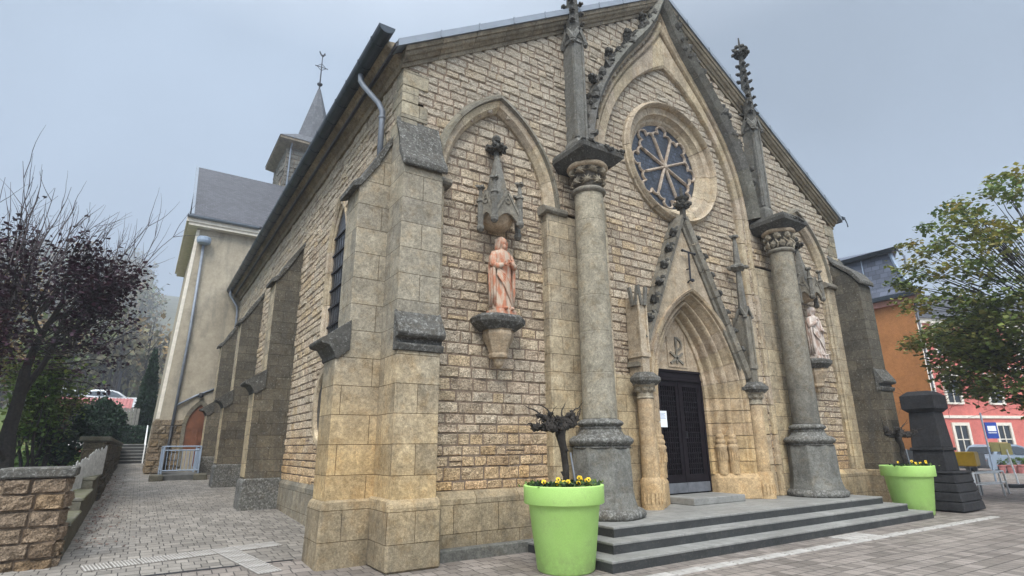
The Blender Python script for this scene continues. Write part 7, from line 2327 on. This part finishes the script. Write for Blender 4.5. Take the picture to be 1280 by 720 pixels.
# ------------------------------------------------------------------ houses on the right
hs = thing('orange_house', (18, 8, 0), 'orange roughcast house with a blue slate mansard roof beside the church', 'house')
OX, OY = 17.6, 1.9
_n0 = set(bpy.data.objects)
H0 = 7.72
mb = MB()
mb.box((OX, OY, 1.35), (OX + 9, OY + 14, H0)); mb.build('wall', M['orange'], hs)
mb = MB(); mb.box((OX - 0.05, OY - 0.05, -0.1), (OX + 9, OY + 14, 1.36)); mb.build('plinth', M['asphalt'], hs)
mb = MB(); mb.box((OX - 0.12, OY - 0.12, H0 - 0.02), (OX + 9, OY + 14, H0 + 0.22)); mb.build('frieze', M['rosepale'], hs)
mb = MB(); mb.box((OX - 0.38, OY - 0.38, H0 + 0.22), (OX + 9, OY + 14, H0 + 0.40)); mb.build('gutter', M['gutter'], hs)
mb = MB()
LV = [(0.30, 0.40), (-0.02, 0.85), (-0.22, 1.4), (-0.36, 2.0), (-0.45, 2.55)]
pv = None
L_ = [[(OX - e_, OY - e_, H0 + z), (OX + 9, OY - e_, H0 + z), (OX + 9, OY + 14, H0 + z), (OX - e_, OY + 14, H0 + z)] for e_, z in LV]
for a_, b_ in zip(L_, L_[1:]): mb.hexa(a_, b_)
rf2 = mb.build('roof', M['slate_house'], hs)
mb = MB(); mb.hexa([(OX + .2, OY + .2, H0 + 2.55), (OX + 9, OY + .2, H0 + 2.55), (OX + 9, OY + 14, H0 + 2.55), (OX + .2, OY + 14, H0 + 2.55)], [(OX + 0.1, OY + 0.1, H0 + 2.72), (OX + 9, OY + 0.1, H0 + 2.72), (OX + 9, OY + 14, H0 + 2.72), (OX + .1, OY + 14, H0 + 2.72)]); mb.build('top_gutter', M['gutter'], rf2)
mb = MB(); mb.hexa([(OX + .25, OY + 0.25, H0 + 2.72), (OX + 9, OY + .25, H0 + 2.72), (OX + 9, OY + 14, H0 + 2.72), (OX + .25, OY + 14, H0 + 2.72)], [(OX + 4, OY + 4, H0 + 4.2), (OX + 9, OY + 4, H0 + 4.2), (OX + 9, OY + 14, H0 + 4.2), (OX + 4, OY + 14, H0 + 4.2)]); mb.build('upper_slope', M['slate_house'], rf2)
mb = MB()
for y in (OY + 1.75,):
    P = [(OX - e_ - 0.02, y, H0 + z) for e_, z in LV]
    for a_, b_ in zip(P, P[1:]): mb.bar(a_, b_, 0.14, 0.04, (0, 1, 0))
    mb.build('lead_strip', M['greypaint'], rf2); mb = MB()
P = [(OX - e_ - 0.02, OY - e_ - 0.02, H0 + z) for e_, z in LV]
for a_, b_ in zip(P, P[1:]): mb.bar(a_, b_, 0.16, 0.10, (1, 1, 0))
mb.build('lead_strip', M['greypaint'], rf2)
mb = MB(); mb.tube([(OX + 0.5, OY + 0.2, H0 + 2.8), (OX + 0.3, OY - 0.1, H0 + 2.2), (OX + 0.25, OY - 0.06, H0 + 1.7)], 0.05, 6); mb.tube([(OX + 0.15, OY - 0.1, H0), (OX + 0.15, OY - 0.1, 0)], 0.05, 6); mb.build('downpipe', M['pipe'], hs)

# the house stands askew: its street side runs back at an angle
for o in [o for o in bpy.data.objects if o not in _n0 and o.type == 'MESH']:
    for v in o.data.vertices: v.co.y += (v.co.x + 18 - OX) * 0.47

def facade_house(name, p0, ang, width, depth, floors, h, mat, label, nwin, shop=None):
    """a rendered street house; p0 = left foot of the front, ang = direction of the front (radians from +x)"""
    root = thing(name, (p0[0], p0[1], 0), label, 'house')
    d = Vector((math.cos(ang), math.sin(ang), 0)); nrm = Vector((d.y, -d.x, 0))
    P0 = Vector((p0[0], p0[1], 0))
    def T(u, o, z): return tuple(P0 + d * u + nrm * o + Vector((0, 0, z)))
    def bx(mb, u0, u1, o0, o1, z0, z1): mb.hexa([T(u0, o0, z0), T(u1, o0, z0), T(u1, o1, z0), T(u0, o1, z0)], [T(u0, o0, z1), T(u1, o0, z1), T(u1, o1, z1), T(u0, o1, z1)])
    mb = MB(); bx(mb, 0, width, -depth, 0, 0, floors * h); mb.build('wall', mat, root)
    mb = MB(); mb.hexa([T(-0.2, 0.3, floors * h), T(width + .2, 0.3, floors * h), T(width + .2, -depth, floors * h), T(-0.2, -depth, floors * h)], [T(0.5, -2, floors * h + 2.4), T(width - .5, -2, floors * h + 2.4), T(width - .5, -depth + 2, floors * h + 2.4), T(0.5, -depth + 2, floors * h + 2.4)]); mb.build('roof', M['slate'], root)
    mb = MB(); bx(mb, -0.1, width + 0.1, 0.0, 0.14, floors * h - 0.35, floors * h); 
    for f in range(1, floors): bx(mb, 0, width, 0.0, 0.08, f * h - 0.12, f * h + 0.06)
    for u in (0, width - 0.45): bx(mb, u, u + 0.45, 0, 0.05, 0, floors * h - 0.36)
    mb.build('string_course', M['creamtrim'], root)
    for f in range(floors):
        for k in range(nwin):
            u = width * (k + 0.5) / nwin; z0 = f * h + (0.9 if f else 0.1); z1 = f * h + h - 0.6; w = 0.55
            mb = MB(); bx(mb, u - w - .2, u - w, 0, 0.09, z0 - .1, z1 + .2); bx(mb, u + w, u + w + .2, 0, 0.09, z0 - .1, z1 + .2); bx(mb, u - w, u + w, 0, 0.09, z1, z1 + .2); bx(mb, u - w, u + w, 0, 0.12, z0 - .12, z0)
            bx(mb, u - 0.03, u + 0.03, 0.012, 0.05, z0, z1); bx(mb, u - w, u + w, 0.012, 0.048, z0 + (z1 - z0) * .65, z0 + (z1 - z0) * .65 + .06)
            w_ = mb.build('window', M['creamtrim'], root)
            mb = MB(); bx(mb, u - w, u + w, 0.0, 0.01, z0, z1); mb.build('pane', M['carglass'], w_)
    return root
c = at(1196, 552, 36.0)
an2 = math.atan2(-0.62, 0.78)
facade_house('pink_house', (c.x - 1.0, c.y + 0.5), an2 + 0.35, 15.0, 9, 3, 3.3, M['pink'], 'coral pink street house with cream window surrounds behind the maple', 4)
c2 = at(1176, 470, 48.0)
facade_house('pale_pink_house', (c2.x - 3, c2.y + 3), an2 + 0.55, 11.0, 9, 4, 3.1, M['rosepale'], 'pale rose house glimpsed between the orange house and the maple', 3)
cc = at(1252, 566, 30.0)
car((cc.x, cc.y, 0.0), an2 + 0.3, M['cargrey'], 'grey blue car parked in front of the coral pink house')
for k in range(4):
    q = at(1246 + k * 13, 574, 29.0); q.z = 0
    t_ = thing('flower_tub', q, 'brown flower tub at the foot of the coral pink house', 'flower tub', 'flower tubs by the pink house')
    mb = MB(); mb.lathe([(0.22, 0), (0.30, 0.42), (0.33, 0.44), (0.33, 0.5), (0.28, 0.5)], q, 12); mb.build('tub', M['redtile'], t_)
    mb = MB(); rgn = random.Random(k)
    for s_ in range(120):
        v = rvec(rgn); v.z = abs(v.z); leaf_quad(mb, q + Vector((v.x * .25, v.y * .25, 0.48 + v.z * .3)), v, rvec(rgn), 0.12, (1, 1, 1))
    mb.build('foliage', M['leaf_green'], t_)

# maple on the right, its trunk just outside the frame
def keep_maple(p, rng):
    return in_maple(p) < 1 + 0.35 * noise.noise(p * 0.7) and p.z > 2.3 + 0.6 * noise.noise(p * 0.8)
MC = Vector((12.3, -4.2, 6.0))
def in_maple(p): return ((p.x - MC.x) / 4.5) ** 2 + ((p.y - MC.y) / 4.5) ** 2 + ((p.z - MC.z) / 4.2) ** 2
maple = tree('maple_tree', (12.6, -4.5, 0), 'broad maple with green and yellowing leaves hanging over the square on the right', 72, 11.0, 0.26, 6, 'leaf_maple', 0.17, 3, spread=1.05, up=0.10, n=3, keep=keep_maple, maxdepth=2, gauss=0.22, trunk_f=0.26, shrink=0.76)

mb = MB(); rm = random.Random(6); mt = MB()
made = 0
while made < 520:
    v = rvec(rm) * rm.random() ** 0.30
    c_ = MC + Vector((v.x * 4.5, v.y * 4.5, v.z * 4.2))
    if noise.noise(c_ * 0.55 + Vector((3, 7, 1))) < -0.16: continue
    made += 1
    base = MC + (c_ - MC) * 0.55 + Vector((0, 0, -0.5))
    mid_ = base.lerp(c_, 0.5) + rvec(rm) * 0.15
    mt.tube([base, mid_, c_], [0.02, 0.012, 0.005], 4, cap=False)
    hue = rm.choice([(1, 1, 1), (1, 1, 1), (1.25, 1.1, 0.9), (0.75, 0.85, 0.8), (1.5, 1.15, 0.9)])
    rr_ = rm.uniform(0.28, 0.62)
    for q in range(rm.randint(26, 62)):
        w_ = rvec(rm) * rm.random() ** 0.5 * rr_
        p = c_ + Vector((w_.x, w_.y, w_.z * 0.55))
        d = rvec(rm); d.z = d.z * 0.4 - 0.2
        g = rm.uniform(0.6, 1.4)
        leaf_quad(mb, p, d, Vector((rm.gauss(0, .5), rm.gauss(0, .5), 1)), rm.uniform(0.10, 0.20), (g * hue[0], g * hue[1], g * hue[2]))
mb.build('leaf_clusters', M['leaf_maple'], maple)
mt.build('twigs', M['bark'], maple)

# fallen leaves along the path wall
mb = MB(); rl_ = random.Random(15)
for k in range(420):
    x = -11.16 + abs(rl_.gauss(0, 0.28)); y = rl_.uniform(3.5, 20)
    p = Vector((x, y, gz(y) + 0.012)); g = rl_.uniform(0.5, 1.4)
    leaf_quad(mb, p, Vector((rl_.uniform(-1, 1), rl_.uniform(-1, 1), 0.05)), Vector((0, 0, 1)), rl_.uniform(0.04, 0.08), (g, g, g))
tag(mb.build('fallen_leaves', M['leaf_red']), kind='stuff', label='brown fallen leaves scattered along the foot of the path wall')

# ------------------------------------------------------------------ mist
hz = NT('valley mist')
hz.t.nodes.remove(hz.bsdf)
pv_ = hz.n('VolumePrincipled'); pv_.inputs['Density'].default_value = HAZE
pv_.inputs['Color'].default_value = (0.86, 0.92, 1.0, 1)
pv_.inputs['Anisotropy'].default_value = 0.2
hz.t.links.new(pv_.outputs[0], hz.out.inputs['Volume'])
mb = MB(); mb.box((-1000, -700, -1.1), (1000, 1000, 140))
if HAZE > 0: tag(mb.build('haze', hz.m), kind='stuff', label='thin grey blue mist hanging over the valley')

for o in list(bpy.data.objects):
    if '_o' in o: del o['_o']
